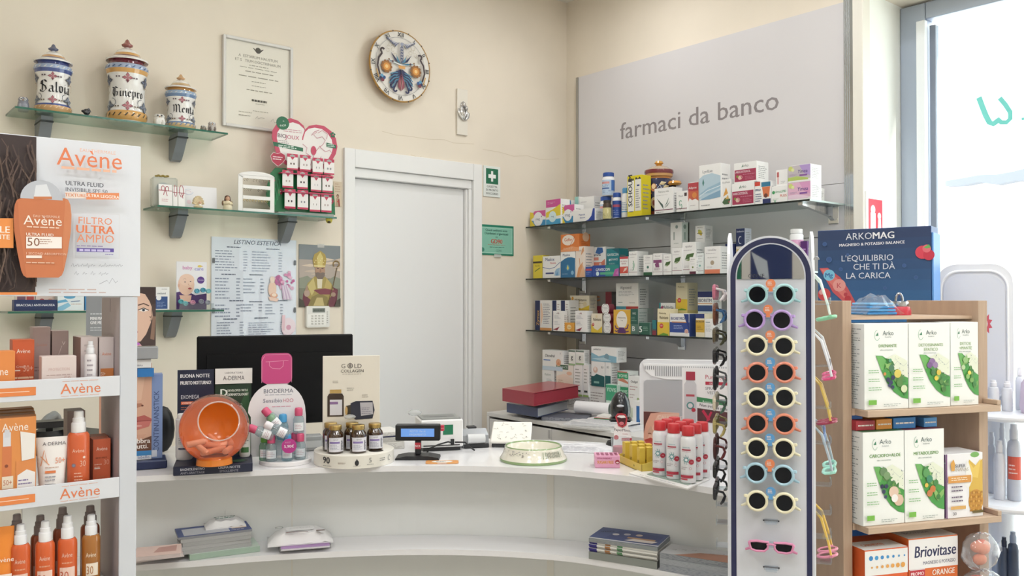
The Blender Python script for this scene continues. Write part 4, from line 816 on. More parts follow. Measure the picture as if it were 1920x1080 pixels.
ARK = [('r',.03,.08,.97,.66,'a63a58'),('t','Arko',.5,.78,.13,'5a6a64','c',.3),('p','5a8a6c',[(.33,.78),(.4,.9),(.39,.78)]),('t','ARKOSTEROL',.4,.5,.11,'e9d0d8','c',.66,.02),gl(.4,.38,.92,.44,1,'d7a0b0'),gl(.5,.14,.9,.32,3,'c97a90'),('c','e9b9b4',arc(.28,.28,.09,0,360,12)[:-1],.02,True),('d',.26,.26,.07,'e0c0b0'),('d',.16,.34,.05,'8a9a4a')]
ak = cb(1372.5,1415,343,B1,'lower of two stacked white and maroon cartons',ARK,back=.02,depth=.10)
cb(1377,1420,304,ak,'upper of two stacked white and maroon cartons',ARK,back=.022,depth=.095)
cb(1416,1446,340,B1,'carton printed with a blue lidded orange cup',[('r',.0,.82,.34,1,'d0483c'),('p','d97a50',[(.46,.75),(.97,.75),(.9,.3),(.56,.3)]),('r',.42,.76,.99,.96,'3a7a9c'),('r',.5,.0,1,.22,'2a3566'),('d',.7,.36,.12,'6a3a30'),('t','OMEGA',.2,.6,.09,'2f3f70','c',.36,.02),gl(.05,.1,.45,.5,4,'4a5a86')],back=.022,depth=.06)
al = cb(1447,1478,348,B1,'low white carton with a green shield mark',[('d',.14,.62,.09,'3f9a60'),('t','ArmoLIPID',.58,.58,.14,'4a9a68','c',.66,.01),('t','PLUS',.74,.32,.15,'d0604a','c',.4,.02),gl(.1,.12,.5,.26,2,'a0b8a8'),('r',.2,.0,.26,.16,'4aa06c')],back=.025,depth=.06)
cb(1456,1478,318,al,'narrow white carton with a pink stripe, on the green shield carton',[('r',.12,.1,.22,.9,'d9a0a0'),('r',.08,.55,.26,.85,'c06a6a'),gl(.4,.1,.8,.3,2,'bbbbbb')],back=.03,depth=.05)
YM = lambda c1, c2, c3: [('r',0,.16,1,.99,c1),('p',c2,[(.5,.99),(1,.99),(1,.3),(.7,.5)]),('p',c3,[(0,.3),(.4,.34),(.9,.2),(.9,.1),(0,.1)]),('d',.12,.82,.1,'c9d07a'),('d',.22,.74,.07,'e0e6a8'),('t','Ymea',.66,.52,.2,'4a3a80','c',.5,.01,.2),('r',.52,.33,.86,.43,'8a5aa0'),gl(.08,.36,.4,.5,2,'b49ab8')]
ym = cb(1478.5,1521,341,B1,'pink carton, lower of the two stacked at the window end of jar shelf',YM('e0b4cc','d99cc4','e9cfe0'),back=.02,depth=.09)
cb(1478.5,1521,309,ym,'green and violet carton, upper of the two stacked at the window end',YM('c4bcc0','b49ad0','b4c86a'),back=.02,depth=.09)
cb(1527,1534,352,B1,'small plain white carton behind the stacked pink and violet cartons',[gl(.2,.2,.8,.8,4,'c9c9d0')],back=.17,depth=.06)
# ---- second shelf
cb(999.6,1016.5,479,B2,'narrow yellow carton next to the corner on the second glass shelf',[('r',0,.66,1,.74,'4a4030'),('t','Dulcolax',.5,.52,.06,'6a5a28','c',.8),('c','5a7a3a',[(.2,.3),(.5,.38),(.8,.46)],.06)],c='e3cf45',depth=.06)
cb(1017.5,1050.5,480,B2,'white carton with navy lettering and blue ice shapes',[('t','Maalox',.42,.78,.15,'2a3a80','c',.7,.015),('t','Nausea',.6,.64,.09,'c95a60','c',.45,.01),('c','2f4fa0',[(.0,.5),(.4,.42),(.7,.48),(1,.7)],.02),('r',.18,.18,.64,.25,'33407a'),('p','9cc0dc',[(.68,.1),(.98,.1),(.98,.46),(.8,.4),(.7,.28)]),('p','6a9cc8',[(.75,.1),(.9,.1),(.85,.3)])])
mx = cb(1051.5,1078.5,472,B2,'blue carton with white wave top and yellow drop',[('r',0,.0,1,.78,'2f6f9c'),('p','f1f0ee',[(0,.99),(1,.99),(1,.74),(.6,.8),(.3,.74),(0,.62)]),('t','Maalox',.4,.83,.1,'2a3060','c',.72,.015),('d',.5,.38,.15,'3f8ab4'),('p','d9cf7a',[(.5,.5),(.42,.36),(.5,.28),(.58,.36)]),('d',.82,.18,.1,'8ab8d4'),gl(.1,.1,.5,.18,1,'8ab0cc')])
cb(1051.5,1086,439,mx,'orange carton with a white oval name patch, standing on the blue carton',[('r',0,.0,1,.99,'e0803f'),('d',.42,.66,.34,'f4e6da',.2),('t','Geffer',.42,.6,.18,'d06a3a','c',.56,.01),('p','eaa070',[(0,.1),(.6,.3),(1,.2),(1,0),(0,0)]),gl(.15,.12,.8,.24,2,'f0c8a8'),('c','c8602c',[(.5,.3),(.8,.9)],.02)],c='d9783a',depth=.09,sspec=[('d',.6,.82,.3,'e8c0a0'),gl(.2,.2,.8,.6,4,'b8602c')])
cb(1079.5,1096.5,462,B2,'cream carton with flowing peach curves beside the blue drop carton',[('p','e0a070',[(.1,0),(.3,.3),(.8,.5),(.7,.2),(.5,0)]),('p','e8b894',[(.4,0),(.8,.4),(1,.2),(1,0)]),('c','d9905a',[(.2,.05),(.5,.35),(.4,.62)],.06),('t','Tachi',.4,.84,.06,'b08a80','c',.6),('p','d9a078',[(.6,.7),(.95,.85),(.9,.99),(.7,.9)])],c='f0e2d6')
cb(1097.5,1136,463.5,B2,'white carton with a salmon swoosh and blue head silhouette',[('p','3a6aac',[(.5,.8),(.6,.99),(.85,.97),(.88,.82),(.7,.76)]),('t','Xamamina',.44,.70,.1,'2a3050','c',.7,.015),('r',.2,.56,.66,.66,'e09484'),('p','e0846a',[(0,.3),(.3,.5),(.8,.5),(.96,.6),(.96,.4),(.5,.3),(.2,.05),(0,.1)]),('p','2a4a8c',[(0,.0),(.3,.22),(.6,.24),(.95,.34),(.95,0)]),('d',.74,.42,.06,'e9c9c0')],back=.1)
cb(1137.5,1161,466,B2,'tall teal carton with magenta swirl behind the flat blue green carton',[('r',0,.0,1,.99,'2a8a94'),('t','GAVISCON',.5,.74,.09,'e6f0f0','c',.9,.02),('t','ADVANCE',.6,.58,.07,'dfeaea','c',.6,.02),('d',.25,.6,.07,'d8e8ee'),('p','b0488a',[(.3,0),(.5,.3),(.9,.2),(1,0)]),('p','1f6a78',[(.4,.99),(1,.99),(1,.8)]),gl(.2,.4,.8,.5,2,'a8d0d0')],c='2f8a92',back=.1)
cb(1162,1178,470,B2,'dark teal carton behind the red and white carton',[('r',0,0,1,1,'235f66')],c='2a6a70',back=.18,depth=.06)
cb(1098,1110,500,B2,'small red and blue carton end under the salmon swoosh carton',[('r',0,.6,1,.8,'b8485a'),gl(.1,.2,.9,.5,2,'8a9ad0')],c='3050a0',back=.012,depth=.045)
cb(1111,1160.5,497,B2,'flat blue to green carton lying in front of the teal carton',[('r',0,.0,.55,.99,'2a4a9c'),('r',.5,.0,1,.99,'2a8a84'),('t','GAVISCON',.4,.5,.24,'f0f4f6','c',.62,.02,.15),('r',.3,.16,.84,.38,'5ab08a'),('d',.2,.26,.06,'d9eef0'),('p','b85aa4',[(.78,0),(.86,.6),(1,.7),(1,0)]),('p','c97ab8',[(.88,.2),(.97,.5),(1,.1)])],c='2a6a8c',back=.014,depth=.045)
def ab(px0,px1,pyt,label,ttl,c1,kind,zb=B2,foot=None,**k):
    sp = [('t',ttl,.5,.84,.07,'8a8088','c',.8)]
    if kind == 'leaf': sp += [('p','4a6a3a',[(.2,.46),(.35,.62),(.9,.66),(.75,.5)]),('p','7a9a54',[(.2,.44),(.75,.5),(.85,.56),(.5,.42)])]
    elif kind == 'swirl': sp += [('c',c1,arc(.45,.42,.2,-90,70,8),.07),('c',c1,arc(.45,.42,.1,-90,70,6),.04)]
    elif kind == 'block': sp += [('r',.05,.56,.95,.70,c1),('p',c1,[(.2,.5),(.6,.66),(.7,.36),(.3,.36)]),gl(.15,.2,.85,.36,3,c1)]
    elif kind == 'dot': sp += [('d',.5,.4,.12,c1),gl(.2,.56,.8,.62,1,'bbbbbb')]
    sp += [gl(.1,.72,.7,.78,1,'c9c4c8'),('r',0,.14,1,.155,foot or '8a4a60'),gl(.15,.2,.6,.28,2,'c4c0c4')]
    if foot: sp += [('r',.02,.0,.98,.14,foot)]
    return cb(px0,px1,pyt,zb,label,sp,**k)
cb(1162,1178,481,B2,'red and white carton between the teal carton and the green swirl one',[('r',0,.88,1,1,'c04a50'),('t','NO REFLU',.5,.72,.07,'b06a6a','c',.8),('t','REPAIR',.5,.6,.07,'b06a6a','c',.7),('r',.0,.14,1,.48,'d0584c'),('p','f0d0c4',[(.4,.2),(.8,.3),(.9,.44),(.6,.4)]),gl(.2,.04,.8,.1,1,'aaaaaa')],back=.02)
ab(1179,1195,471,'white carton with green crescent swirls on second shelf','NeoBianacid','5aa07c','swirl',depth=.09)
ab(1206.5,1223.5,478,'small white carton with a dark green foot','Colilen','4a7a6a','dot',foot='2a5a3a',depth=.05)
ab(1224.5,1242,475,'small white carton with purple blocks beside the dark green footed one','Fitoroid','8a4a78','block')
ab(1243.5,1259.5,477,'narrow white carton with a green leaf wedge, shortest of the three alike','epakur','4a6a3a','leaf')
e1 = ab(1260.5,1279,465,'white carton with a green leaf wedge below the tall grey cartons','epakur','4a6a3a','leaf')
ab(1279.5,1305,454,'tallest white carton with a green leaf wedge on second shelf','epakur','4a6a3a','leaf',back=.03)
ab(1293,1305.5,482,'small white carton with dark maroon foot before the tallest leaf carton','aliviolas','7a8a4a','dot',foot='5a2438',back=.004,depth=.022)
ab(1306,1319.5,475,'narrow pale carton with grey marks beside the bee printed carton','oroben','7ab0a8','dot',c='e6ecea',depth=.05)
ab(1321,1351,462,'wide white carton with a coral foot and faint spiral','LenoDiar','b0a08a','dot',foot='e08464',depth=.08)
be = ab(1304,1322,452,'white carton supporting the little bee printed carton','ruscoven','b0b08a','dot',back=.12,depth=.07)
cb(1304,1322,423,be,'small white carton printed with a yellow bee shape',[('t','PROPOL',.5,.84,.08,'9a9a90','c',.8),('d',.5,.56,.2,'d9c850'),('d',.4,.68,.1,'b8c46a'),('d',.62,.42,.1,'c9a83a'),('c','8a8a4a',[(.2,.5),(.8,.5)],.06),gl(.2,.1,.8,.2,1,'b8b8b0')],back=.122,depth=.065)
tg = ab(1257.5,1279,464,'white carton under the tall pale green and white pair','sollievo','9ab0a0','dot',back=.11,depth=.09)
GR = [('d',.55,.82,.12,'9aa8a4'),('c','7a8a86',[(.55,.76),(.55,.88)],.03),('r',.25,.3,.38,.62,'b0b8b4'),gl(.3,.12,.7,.2,1,'b9c0bc')]
cb(1257.5,1279,417,tg,'tall white carton with a round grey mark on second shelf',GR,back=.112,depth=.06,sspec=[('r',.85,.0,1,1,'3f7a56'),('d',.4,.82,.2,'9ab0a4'),('r',.3,.3,.5,.6,'a8c0b4')],sc_='e3ece6')
dk = cb(1360,1377,457,B2,'dark blue carton low behind the sunglasses rack',[('r',.1,.6,.9,.8,'7a8ac0')],c='2a3566',back=.1)
nb = cb(1380.5,1397,462,B2,'cream carton carrying the night blue moon carton',[('r',.05,.7,.95,.9,'c9b070')],c='e9e4d8',back=.1,depth=.06)
cb(1380.5,1397,428,nb,'night blue carton with a white crescent moon',[('r',0,0,1,.99,'22305c'),('t','Sedinotte',.5,.78,.1,'d8dcec','c',.85,.01),('c','e0e4f0',arc(.5,.34,.2,60,300,10),.07)],c='dde2ee',back=.1,depth=.055)
rp = cb(1455,1500,470,B2,'low lilac carton under the white pink labelled bottle',[('r',0,0,1,.9,'d9c8e0')],c='eeeaf2',back=.03,depth=.09)
jarb(1487,429,rp,12.5,[('r',0,.1,1,.7,'e0a8cc'),gl(.2,.3,.8,.6,3,'f6e6f0')],'white bottle with a pink label above the sunglasses rack',back=.045,cap='f0f0f0',capf=.2)
cb(1501.5,1514,452,B2,'purple carton beside the white pink labelled bottle',[('r',0,0,1,.99,'5a2a70'),('r',.0,.0,1,.3,'d9c87a'),gl(.1,.5,.9,.8,2,'b890c8')],c='5a3070',back=.05,depth=.06)
# ---- lowest shelf
ZZ = [('r',0,0,.3,.99,'1f2c58'),('t','Zymax',.24,.15,.13,'e0b060','l',9,.01,0,90),('r',.3,0,1,.08,'e0a060'),('p','eecfb4',[(.34,.1),(.5,.5),(.4,.9),(.34,.9)]),gl(.5,.2,.95,.9,12,'8a8a9a')]
cb(1003.5,1034.5,563,B3,'tall white and navy carton nearest the corner on lowest glass shelf',ZZ,depth=.08,back=.045)
cb(1036,1051,563,B3,'second tall white and navy carton from the corner',[(e[0],*e[1:]) for e in ZZ[:1]]+[('r',.0,0,.5,.99,'1f2c58'),gl(.6,.1,.95,.9,10,'b9a0a0')],depth=.08,back=.045)
cb(1052,1067,563,B3,'third tall white and navy carton from the corner, behind the yellow one',[('r',.0,0,.5,.99,'1f2c58'),gl(.6,.1,.95,.9,10,'b9a0a0')],depth=.08,back=.045)
VI = [('t','Xerolys',.45,.84,.05,'5a5a66','c',.7),gl(.1,.62,.8,.78,3,'a0a0ac'),gl(.1,.3,.7,.5,3,'b0b0bc'),('p','8a2a3a',[(.0,.08),(.4,.03),(.62,.22),(.2,.12)]),('r',.42,.88,.58,.91,'8a3a40')]
cb(1037,1057,583,B3,'white carton with a maroon corner, leaning, near the corner',VI,back=.0,depth=.03,ang=0)
cb(1052,1060.5,591,B3,'tiny white carton with round mark between the two maroon cornered ones',[('d',.5,.6,.4,'d0d0cc')],back=.035,depth=.008)
cb(1058.5,1076,605,B3,'small flat orange carton low on the lowest glass shelf',[('r',.04,.06,.96,.94,'e0a040'),('d',.5,.5,.24,'f0d9a0',.18),('t','Ovale',.5,.42,.16,'a06a20','c',.5)],c='e8b050',back=.006,depth=.03)
cb(1078.5,1100,583,B3,'white carton with a maroon corner below the yellow vitamin carton',VI,back=.006,depth=.05)
ms = cb(1069.5,1105,582,B3,'plain cream carton supporting the upper yellow vitamin carton',[gl(.1,.2,.9,.8,5,'c8b890')],c='e6dcc8',back=.13,depth=.07)
MU = [('p','e3c33a',[(0,0),(1,0),(1,.35),(.6,.12),(.3,.2),(0,.45)]),('t','Multivitamin',.55,.62,.16,'5a4a30','c',.72,.01),('d',.18,.42,.11,'c8403c'),('t','150',.18,.4,.08,'f6e9e0','c',.14),('d',.78,.4,.1,'e8d8b0'),('d',.12,.8,.06,'e0a040'),('r',0,0,1,.05,'c89a28'),gl(.4,.44,.7,.52,1,'b09a70')]
cb(1069.5,1105,554,ms,'yellow and white vitamin carton standing highest near the corner',MU,c='f0e6cf',back=.132,depth=.065)
cg = cb(1107,1147,574,B3,'dull red carton behind the white oval ones',[('r',0,0,1,1,'8a3040')],c='8a3444',back=.205,depth=.07)
cb(1107,1147,547,cg,'grey carton with a copper letter C and dark red end',[('r',0,0,.72,.99,'8f8a88'),('r',.72,0,1,.99,'8a2a38'),('c','b8744a',arc(.36,.52,.13,50,330,12),.05)],c='7f7a78',back=.206,depth=.06)
cb(1108.5,1129,588,B3,'yellow and white vitamin carton beside the white oval cartons',MU[:4]+[('d',.5,.85,.1,'e8d8b0')],c='ece2cc',back=.02,depth=.09)
def oval(px,pyt,zb,label,back=.014):
    if not isinstance(zb,(int,float)): zb = zb['top']
    zb += .0006; a, _ = RB.hit(px,560,back); _, zt = RB.hit(px,pyt,back); h = zt - zb; r = .029
    b = MB(); o_ = [(r*.55,0)] + arc(0,h/2,r,-50,50,8,ry=h*.62) + [(r*.55,h),(-r*.55,h)] + arc(0,h/2,r,130,230,8,ry=h*.62) + [(-r*.55,0)]
    o_ = [(x,min(h,max(0,z))) for x,z in o_]; b.ext(o_,0,.045,m('efeeec',.5),m('7a3040',.5)); o = b.build('oval_carton',loc=RB.loc(a,back,zb),rz=R(-90),label=label,cat='medicine box',group='white oval faced cartons')
    b = MB(); A = Art(b,lambda u,v,n: (u-r,-n,v),2*r,h); A.c('4a4448',[(.5+.42*math.cos(q/20*2*PI),.5+.44*math.sin(q/20*2*PI)) for q in range(20)],.022,True); A.t('OVALMAG',.5,.52,.12,'6a6064','c',.6); A.g(.3,.32,.7,.42,1,'b0a8a8'); b.build('print',parent=o); o['top'] = zb + h; return o
q1 = oval(1138.5,604,B3,'lowest white oval faced carton in the front stack'); q2 = oval(1138,588,q1,'middle white oval faced carton in the front stack'); oval(1135,570,q2,'topmost white oval faced carton in the front stack')
al = cb(1155,1197,580,B3,'cream carton under the tall white pain relief carton',[gl(.1,.3,.9,.8,4,'b9b0a0')],back=.10,depth=.09)
cb(1155,1197,531,al,'tall white carton with a teal and red foot stripe',[('t','Algotend',.44,.78,.11,'55555c','c',.76),gl(.12,.5,.85,.7,4,'b4b4ba'),('r',0,.0,.46,.11,'5aa0b4'),('r',.46,.0,1,.11,'b84a48'),gl(.1,.22,.3,.3,1,'8a9aa0'),gl(.6,.22,.85,.27,1,'9a9aa0')],back=.102,depth=.085)
cb(1150.5,1181.5,581,B3,'golden yellow carton with a purple tentacle print and white oval',[('r',0,0,1,.99,'e0b040'),('d',.5,.58,.33,'f0ece2',.4),('t','Melatonina',.5,.64,.07,'6a5a50','c',.5,.01),('t','1 mg',.5,.54,.05,'6a5a50','c',.3),('p','5a3070',[(.24,.02),(.34,.26),(.66,.26),(.76,.02)]),('c','5a3070',[(.3,.2),(.16,.22),(.1,.34)],.06),('c','5a3070',[(.7,.2),(.84,.24),(.9,.4)],.06),('c','5a3070',[(.4,.2),(.2,.08),(.08,.12)],.05),('c','5a3070',[(.6,.2),(.8,.08),(.92,.12)],.05)],c='e4b84c',back=.016)
cb(1182.5,1196.5,579,B3,'narrow dark green and white carton beside the golden tentacle one',[('r',0,.4,1,.99,'2a5a50'),('t','B12',.5,.78,.08,'dfe8e4','c',.8,.01),('t','B',.4,.12,.2,'e9ecea','c',.7,.04),gl(.1,.5,.9,.7,3,'8ab0a0')],c='5a7a70',back=.02,sspec=[('r',0,0,1,1,'b9c0bc'),gl(.1,.2,.9,.9,6,'8a9a94')])
cb(1198,1212,578,B3,'grey green carton behind the small dark green carton',[('r',0,0,1,1,'8f9c96'),gl(.1,.3,.9,.9,6,'6a7a74')],c='97a29c',back=.1,depth=.06)
cb(1198,1218.5,605,B3,'small dark green carton with a big white numeral',[('r',.0,.0,1,.99,'2a5c4c'),('t','5',.16,.2,.5,'eef2f0','c',.3,.04),gl(.4,.3,.9,.7,3,'9ac0b0')],c='8aa49a',back=.008,depth=.036)
cb(1223,1230.5,600,B3,'narrow teal and maroon carton beside the small dark green carton',[('r',0,.4,1,1,'2f7a80'),('r',0,0,1,.3,'8a3040')],c='4a5a60',back=.01,depth=.06)
mv = cb(1232.5,1255,579,B3,'tall yellow vitamin carton in the middle of lowest shelf',MU[:3]+[('r',0,.0,1,.5,'e0c040'),('t','Multivita',.45,.8,.07,'6a5a30','c',.75),('d',.35,.36,.16,'c8403c'),('t','150',.35,.34,.06,'f6e9e0'),('p','6a9a3a',[(.1,0),(.9,0),(.9,.06),(.5,.1)])],c='ece0bc',back=.012,depth=.07)
mt_ = cb(1267.5,1289,582,B3,'plain yellow carton supporting the tall vitamin carton at window side',[gl(.1,.2,.9,.9,6,'c8b060')],c='dccc8a',back=.10,depth=.09)
cb(1267.5,1289,530,mt_,'tall yellow vitamin carton standing on the plain yellow carton',MU[:1]+[('r',0,.0,1,.4,'e0c040'),('t','Multivita',.45,.82,.06,'6a5a30','c',.75),('d',.3,.36,.17,'c8403c'),('t','150',.3,.34,.05,'f6e9e0'),('p','6a9a3a',[(.0,0),(.9,0),(.9,.04),(.5,.07)])],c='ddd3b4',back=.102,depth=.085)
cb(1236,1266,568,B3,'white vitamin carton with teal edge behind the tall yellow one',[('r',0,0,.1,1,'3f9aa0'),('t','Multivita',.55,.82,.1,'5a5a66','c',.7,.01),('d',.18,.84,.09,'b05a7a')],back=.11,depth=.08)
cb(1256,1292.5,588,B3,'white and royal blue carton with a round award seal',[('r',0,.16,1,.62,'2f4a94'),('p','24387c',[(.72,.98),(.98,.98),(.98,.3),(.85,.6)]),('t','BIORITMON',.46,.72,.13,'2f4080','c',.8,.015),('r',.1,.6,.86,.64,'d08a4a'),gl(.2,.3,.75,.5,3,'a8b8e0'),('d',.86,.22,.1,'e0c0b0'),('d',.86,.22,.07,'d0a098'),('r',0,0,1,.14,'eceae8')],back=.01,depth=.08,sspec=[('r',0,0,1,.99,'2f437c')])
cb(1304.5,1321,588,B3,'ochre carton with a navy lid band near the sunglasses rack',[('r',0,.2,1,.72,'d0a83c'),('r',0,.8,1,.99,'2f3c74'),('t','BIORITM',.5,.62,.08,'3a3a50','c',.9,.01),gl(.1,.3,.9,.5,3,'8a6a28')],c='e6dcc0',back=.014)
bo = cb(1308.5,1336,584,B3,'pale carton supporting the navy striped carton',[gl(.1,.2,.9,.8,5,'b8c8c8')],c='dde6e6',back=.10,depth=.08)
cb(1308.5,1336,546,bo,'navy striped white carton high beside the sunglasses rack',[('r',0,.7,1,.99,'2a3468'),('r',0,.0,1,.3,'2f4a7c'),('t','BIORITM',.5,.46,.16,'3a4464','c',.9,.01),('r',0,.36,1,.4,'d0904a')],back=.102,depth=.075)
cb(1321.5,1338,598,B3,'plain white carton at the sunglasses rack end of lowest shelf',[gl(.1,.3,.9,.7,5,'b0b0b4'),('r',.1,.8,.6,.84,'7a8a9a')],back=.014,depth=.07)

# ================================================================ LOW SIDEBOARD UNDER THE SHELVES
ZC = .81; XC = 2.985; YC = 3.80
SC = Rack((XC,YC,0),R(-90)); LC = 1.75; DC = XP - XC - .03
cab = root('sideboard',(XC,YC,0),R(-90),label='long low white drawer sideboard under the glass shelves',cat='cabinet'); CW = m('e4e2e0',.4)
b = MB(); b.box(0,LC,0,DC,ZC-.022,ZC,CW,ch=.002); b.build('top_board',parent=cab)
b = MB(); b.box(0,.02,.001,DC,.0,ZC-.0225,CW); b.box(LC-.02,LC,.001,DC,0,ZC-.0225,CW); b.box(.0205,LC-.0205,.05,DC,.06,.078,CW); b.box(.0205,LC-.0205,DC-.012,DC,.08,ZC-.0225,CW); b.build('body',parent=cab)
us = [.028] + [onX(q,560,XC).y for q in ()] 
a1, _ = SC.hit(1034,560,0); a2, _ = SC.hit(1151,560,0)
for (u0,u1) in ((.026,a1-.002),(a1+.002,a2-.002),(a2+.002,LC-.026)):
    for z0, z1 in ((.09,.30),(.304,.52),(.524,ZC-.034)): b = MB(); b.box(u0,u1,-.002,.016,z0,z1,m('dddbd9',.4),ch=.002); k = b.build('drawer',parent=cab); b = MB(); b.box(u1-.02,u1-.006,-.0045,-.0022,z1-.05,z1-.006,'b9b7b6'); b.build('pull',parent=k)
ZT = ZC + .0006
# cartons stacked in the corner, on the sideboard
SK = Rack((3.40,3.944,0),R(-90))
def cs(px0,px1,pyt,zb,label,spec,back=0,depth=.08,c='eeeeec',**k): return carton(SK,px0,px1,pyt,zb,spec,label,back,depth,c,**k)
pl = [gl(.1,.2,.9,.8,6,'b0aaa8')]
n1 = cs(1016,1040,745,ZC,'plain white carton hidden at the bottom of the corner stack',pl)
n2 = cs(1016.5,1038,694,n1,'white carton with pink and green shapes below the white and blue carton',[('t','Fluifort',.5,.8,.08,'8a9a90','c',.8),('d',.3,.3,.18,'d9a8a8'),('d',.5,.2,.2,'e6c4c0'),gl(.4,.55,.9,.7,3,'a8b4b0')])
cs(1017,1055,657,n2,'white carton with pale blue foot, topmost of the corner stack',[('t','Dicodral',.38,.66,.14,'2f3038','c',.6,.02,.2),('r',.0,.0,1,.2,'c4d6e4'),('r',.06,.48,.4,.53,'5a80c0'),('d',.8,.42,.12,'e0b090'),('p','d99a70',[(.7,.3),(.9,.3),(.8,.48)]),('t','F',.9,.82,.09,'5a5a60')])
e0 = cs(1043,1103,741,ZC,'white carton under the peach printed intestinal carton',pl,back=.01)
e1 = cs(1043,1074.5,684,e0,'cream carton with dark green name bar and peach print',[('r',0,.84,.72,.99,'2f5a40'),('t','ENTEROLACTIS',.36,.88,.075,'d9e8dc','c',.64,.01),('d',.78,.72,.16,'ecc4a8',.08),('p','f0dccc',[(.0,.1),(1,.1),(1,.56),(.5,.7),(0,.6)]),gl(.1,.3,.6,.5,3,'d0a890'),('r',0,0,1,.05,'9ab86a')],c='ece8df',depth=.07)
e2 = cs(1075.5,1092,684,e0,'narrow cream carton with green foot beside the peach printed one',[('r',0,0,1,.06,'9ab86a'),gl(.2,.4,.8,.9,5,'a0a09a'),('r',.2,.14,.8,.2,'3f4a44')],depth=.07)
e3 = cs(1093,1103.5,684,e0,'narrower cream carton with green foot next to the teal white pair',[('r',0,0,1,.06,'9ab86a'),gl(.2,.4,.8,.9,5,'a0a09a'),('r',.2,.14,.8,.2,'3f4a44')],depth=.07)
QB = [('r',.05,.2,.95,.7,'e6eae4'),('t','g',.5,.4,.3,'33383c','c',.5,.03),('r',0,0,1,.12,'9ab88a'),('r',0,.86,1,.99,'7a8a80')]
cs(1066,1078.5,656,e1,'little white vial carton with a round mark, beside its twin',QB,depth=.045)
cs(1079.5,1095,656.5,e2,'little white vial carton, window side one of the two',QB,depth=.045)
t0 = cs(1104.5,1134,724,ZC,'pale carton with a coin print at the foot of the teal white stack',pl,back=.01)
t1_ = cs(1108.5,1133.5,678,t0,'white over dark teal carton with a pink pearl print',[('r',0,0,1,.4,'1f5a5c'),('p','1f5a5c',[(0,.3),(.4,.5),(1,.42),(1,.3)]),('d',.32,.66,.17,'d9b8a8'),('d',.3,.7,.1,'ece0d8'),('t','B3',.84,.74,.08,'3a4a4c'),('r',.2,.12,.6,.2,'8ab8b0')],depth=.07)
t2_ = cs(1134.5,1145,678,t0,'narrow white over dark teal carton beside the pink pearl one',[('r',0,0,1,.45,'1f5a5c'),('t','B3',.5,.74,.08,'3a4a4c')],depth=.07)
cs(1108.5,1156,651,t1_,'flat white and pale blue carton topping the teal white stack',[('p','8ab8cc',[(0,0),(1,0),(1,.4),(.6,.5),(.3,.36),(0,.6)]),('t','pediatrico',.24,.78,.12,'4a505a','c',.5,.01),('d',.62,.36,.09,'7a9cac'),('p','b8d4de',[(.0,.2),(.5,.3),(.8,.1),(.4,.06)])],depth=.08)
g0 = cs(1157.5,1178,725,ZC,'lower green and white probiotic carton behind the scanner',[('r',0,.6,1,.99,'3fa070'),('t','YOVIS',.5,.78,.12,'d8f0e4','c',.85,.02),('p','f0eeea',[(0,.6),(.5,.66),(1,.56),(1,.3),(0,.3)])],c='e6ece8')
cs(1157.5,1178,696,g0,'upper green and white probiotic carton behind the scanner',[('r',0,.5,1,.9,'3fa070'),('t','YOVIS',.5,.6,.2,'d8f0e4','c',.85,.02),('p','d08a70',[(0,.4),(.5,.56),(1,.3),(1,.2)]),('r',0,.9,.9,.99,'c07a6a')],c='e6ece8')
cs(1136,1156.5,721,ZC,'green probiotic carton beside the pale coin carton',[('r',0,.5,1,.99,'4aa880'),('t','YOVIS',.5,.78,.12,'d8f0e4','c',.85,.02)],c='cfe4d8',back=-.03,depth=.028)
cs(1178.5,1199.5,706,ZC,'white laxative carton with black name and green foot',[('t','Ouligel',.5,.86,.05,'2f2c30','c',.85,.02),gl(.1,.68,.9,.8,2,'c0a0a0'),gl(.1,.5,.6,.62,2,'c8b8b8'),('d',.85,.5,.12,'a8b88a'),('d',.7,.4,.1,'c9d0a0'),('r',0,0,1,.3,'d8e0d0')],back=-.06,depth=.055)
cs(1186,1200,752,ZC,'small white and blue carton below the white laxative carton',[('r',.5,0,1,.8,'2f6aa8')],back=-.14,depth=.05)
# ================================================================ THE CURVED COUNTER
ZK, ZL = .95, .70
pix = [(40,911),(150,901),(258,893),(400,886),(480,881.5),(611,876.5),(740,873.5),(861,873.5),(960,876),(1060,881),(1130,887.5),(1190,894),(1260,903),(1330,914),(1395,926)]
P0 = [onZ(x,y,ZK) for x,y in pix]
def smooth(P,n=4):
    out = []
    for i in range(len(P)-1):
        a, b, c, d = P[max(0,i-1)], P[i], P[i+1], P[min(len(P)-1,i+2)]
        for q in range(n):
            t = q / n; out.append(.5*((2*b)+(c-a)*t+(2*a-5*b+4*c-d)*t*t+(3*b-a-3*c+d)*t ** 3))
    return out + [P[-1]]
CV = smooth([Vector((p.x,p.y)) for p in P0])
def off(P,d):
    o = []
    for i, p in enumerate(P):
        t = (P[min(len(P)-1,i+1)]-P[max(0,i-1)]).normalized(); n = Vector((-t.y,t.x))
        if n.dot(Vector((math.sin(AZ),math.cos(AZ)))) < 0: n = -n
        o.append(p+n*d)
    return o
ct = root('counter',(0,0,0),label='white curved pharmacy counter with a recessed front and one low shelf',cat='counter'); KW = m('f0eff1',.22,coat=.2)
def band(d0,d1,z0,z1,c,i0=0,i1=None):
    b = MB(); A, B = off(CV,d0)[i0:i1], off(CV,d1)[i0:i1]; b.slab([tuple(p) for p in A]+[tuple(p) for p in B[::-1]],z0,z1,c); return b
band(0,.50,ZK-.017,ZK,KW).build('worktop',parent=ct)
band(.002,.158,ZL-.017,ZL,KW).build('lower_shelf',parent=ct)
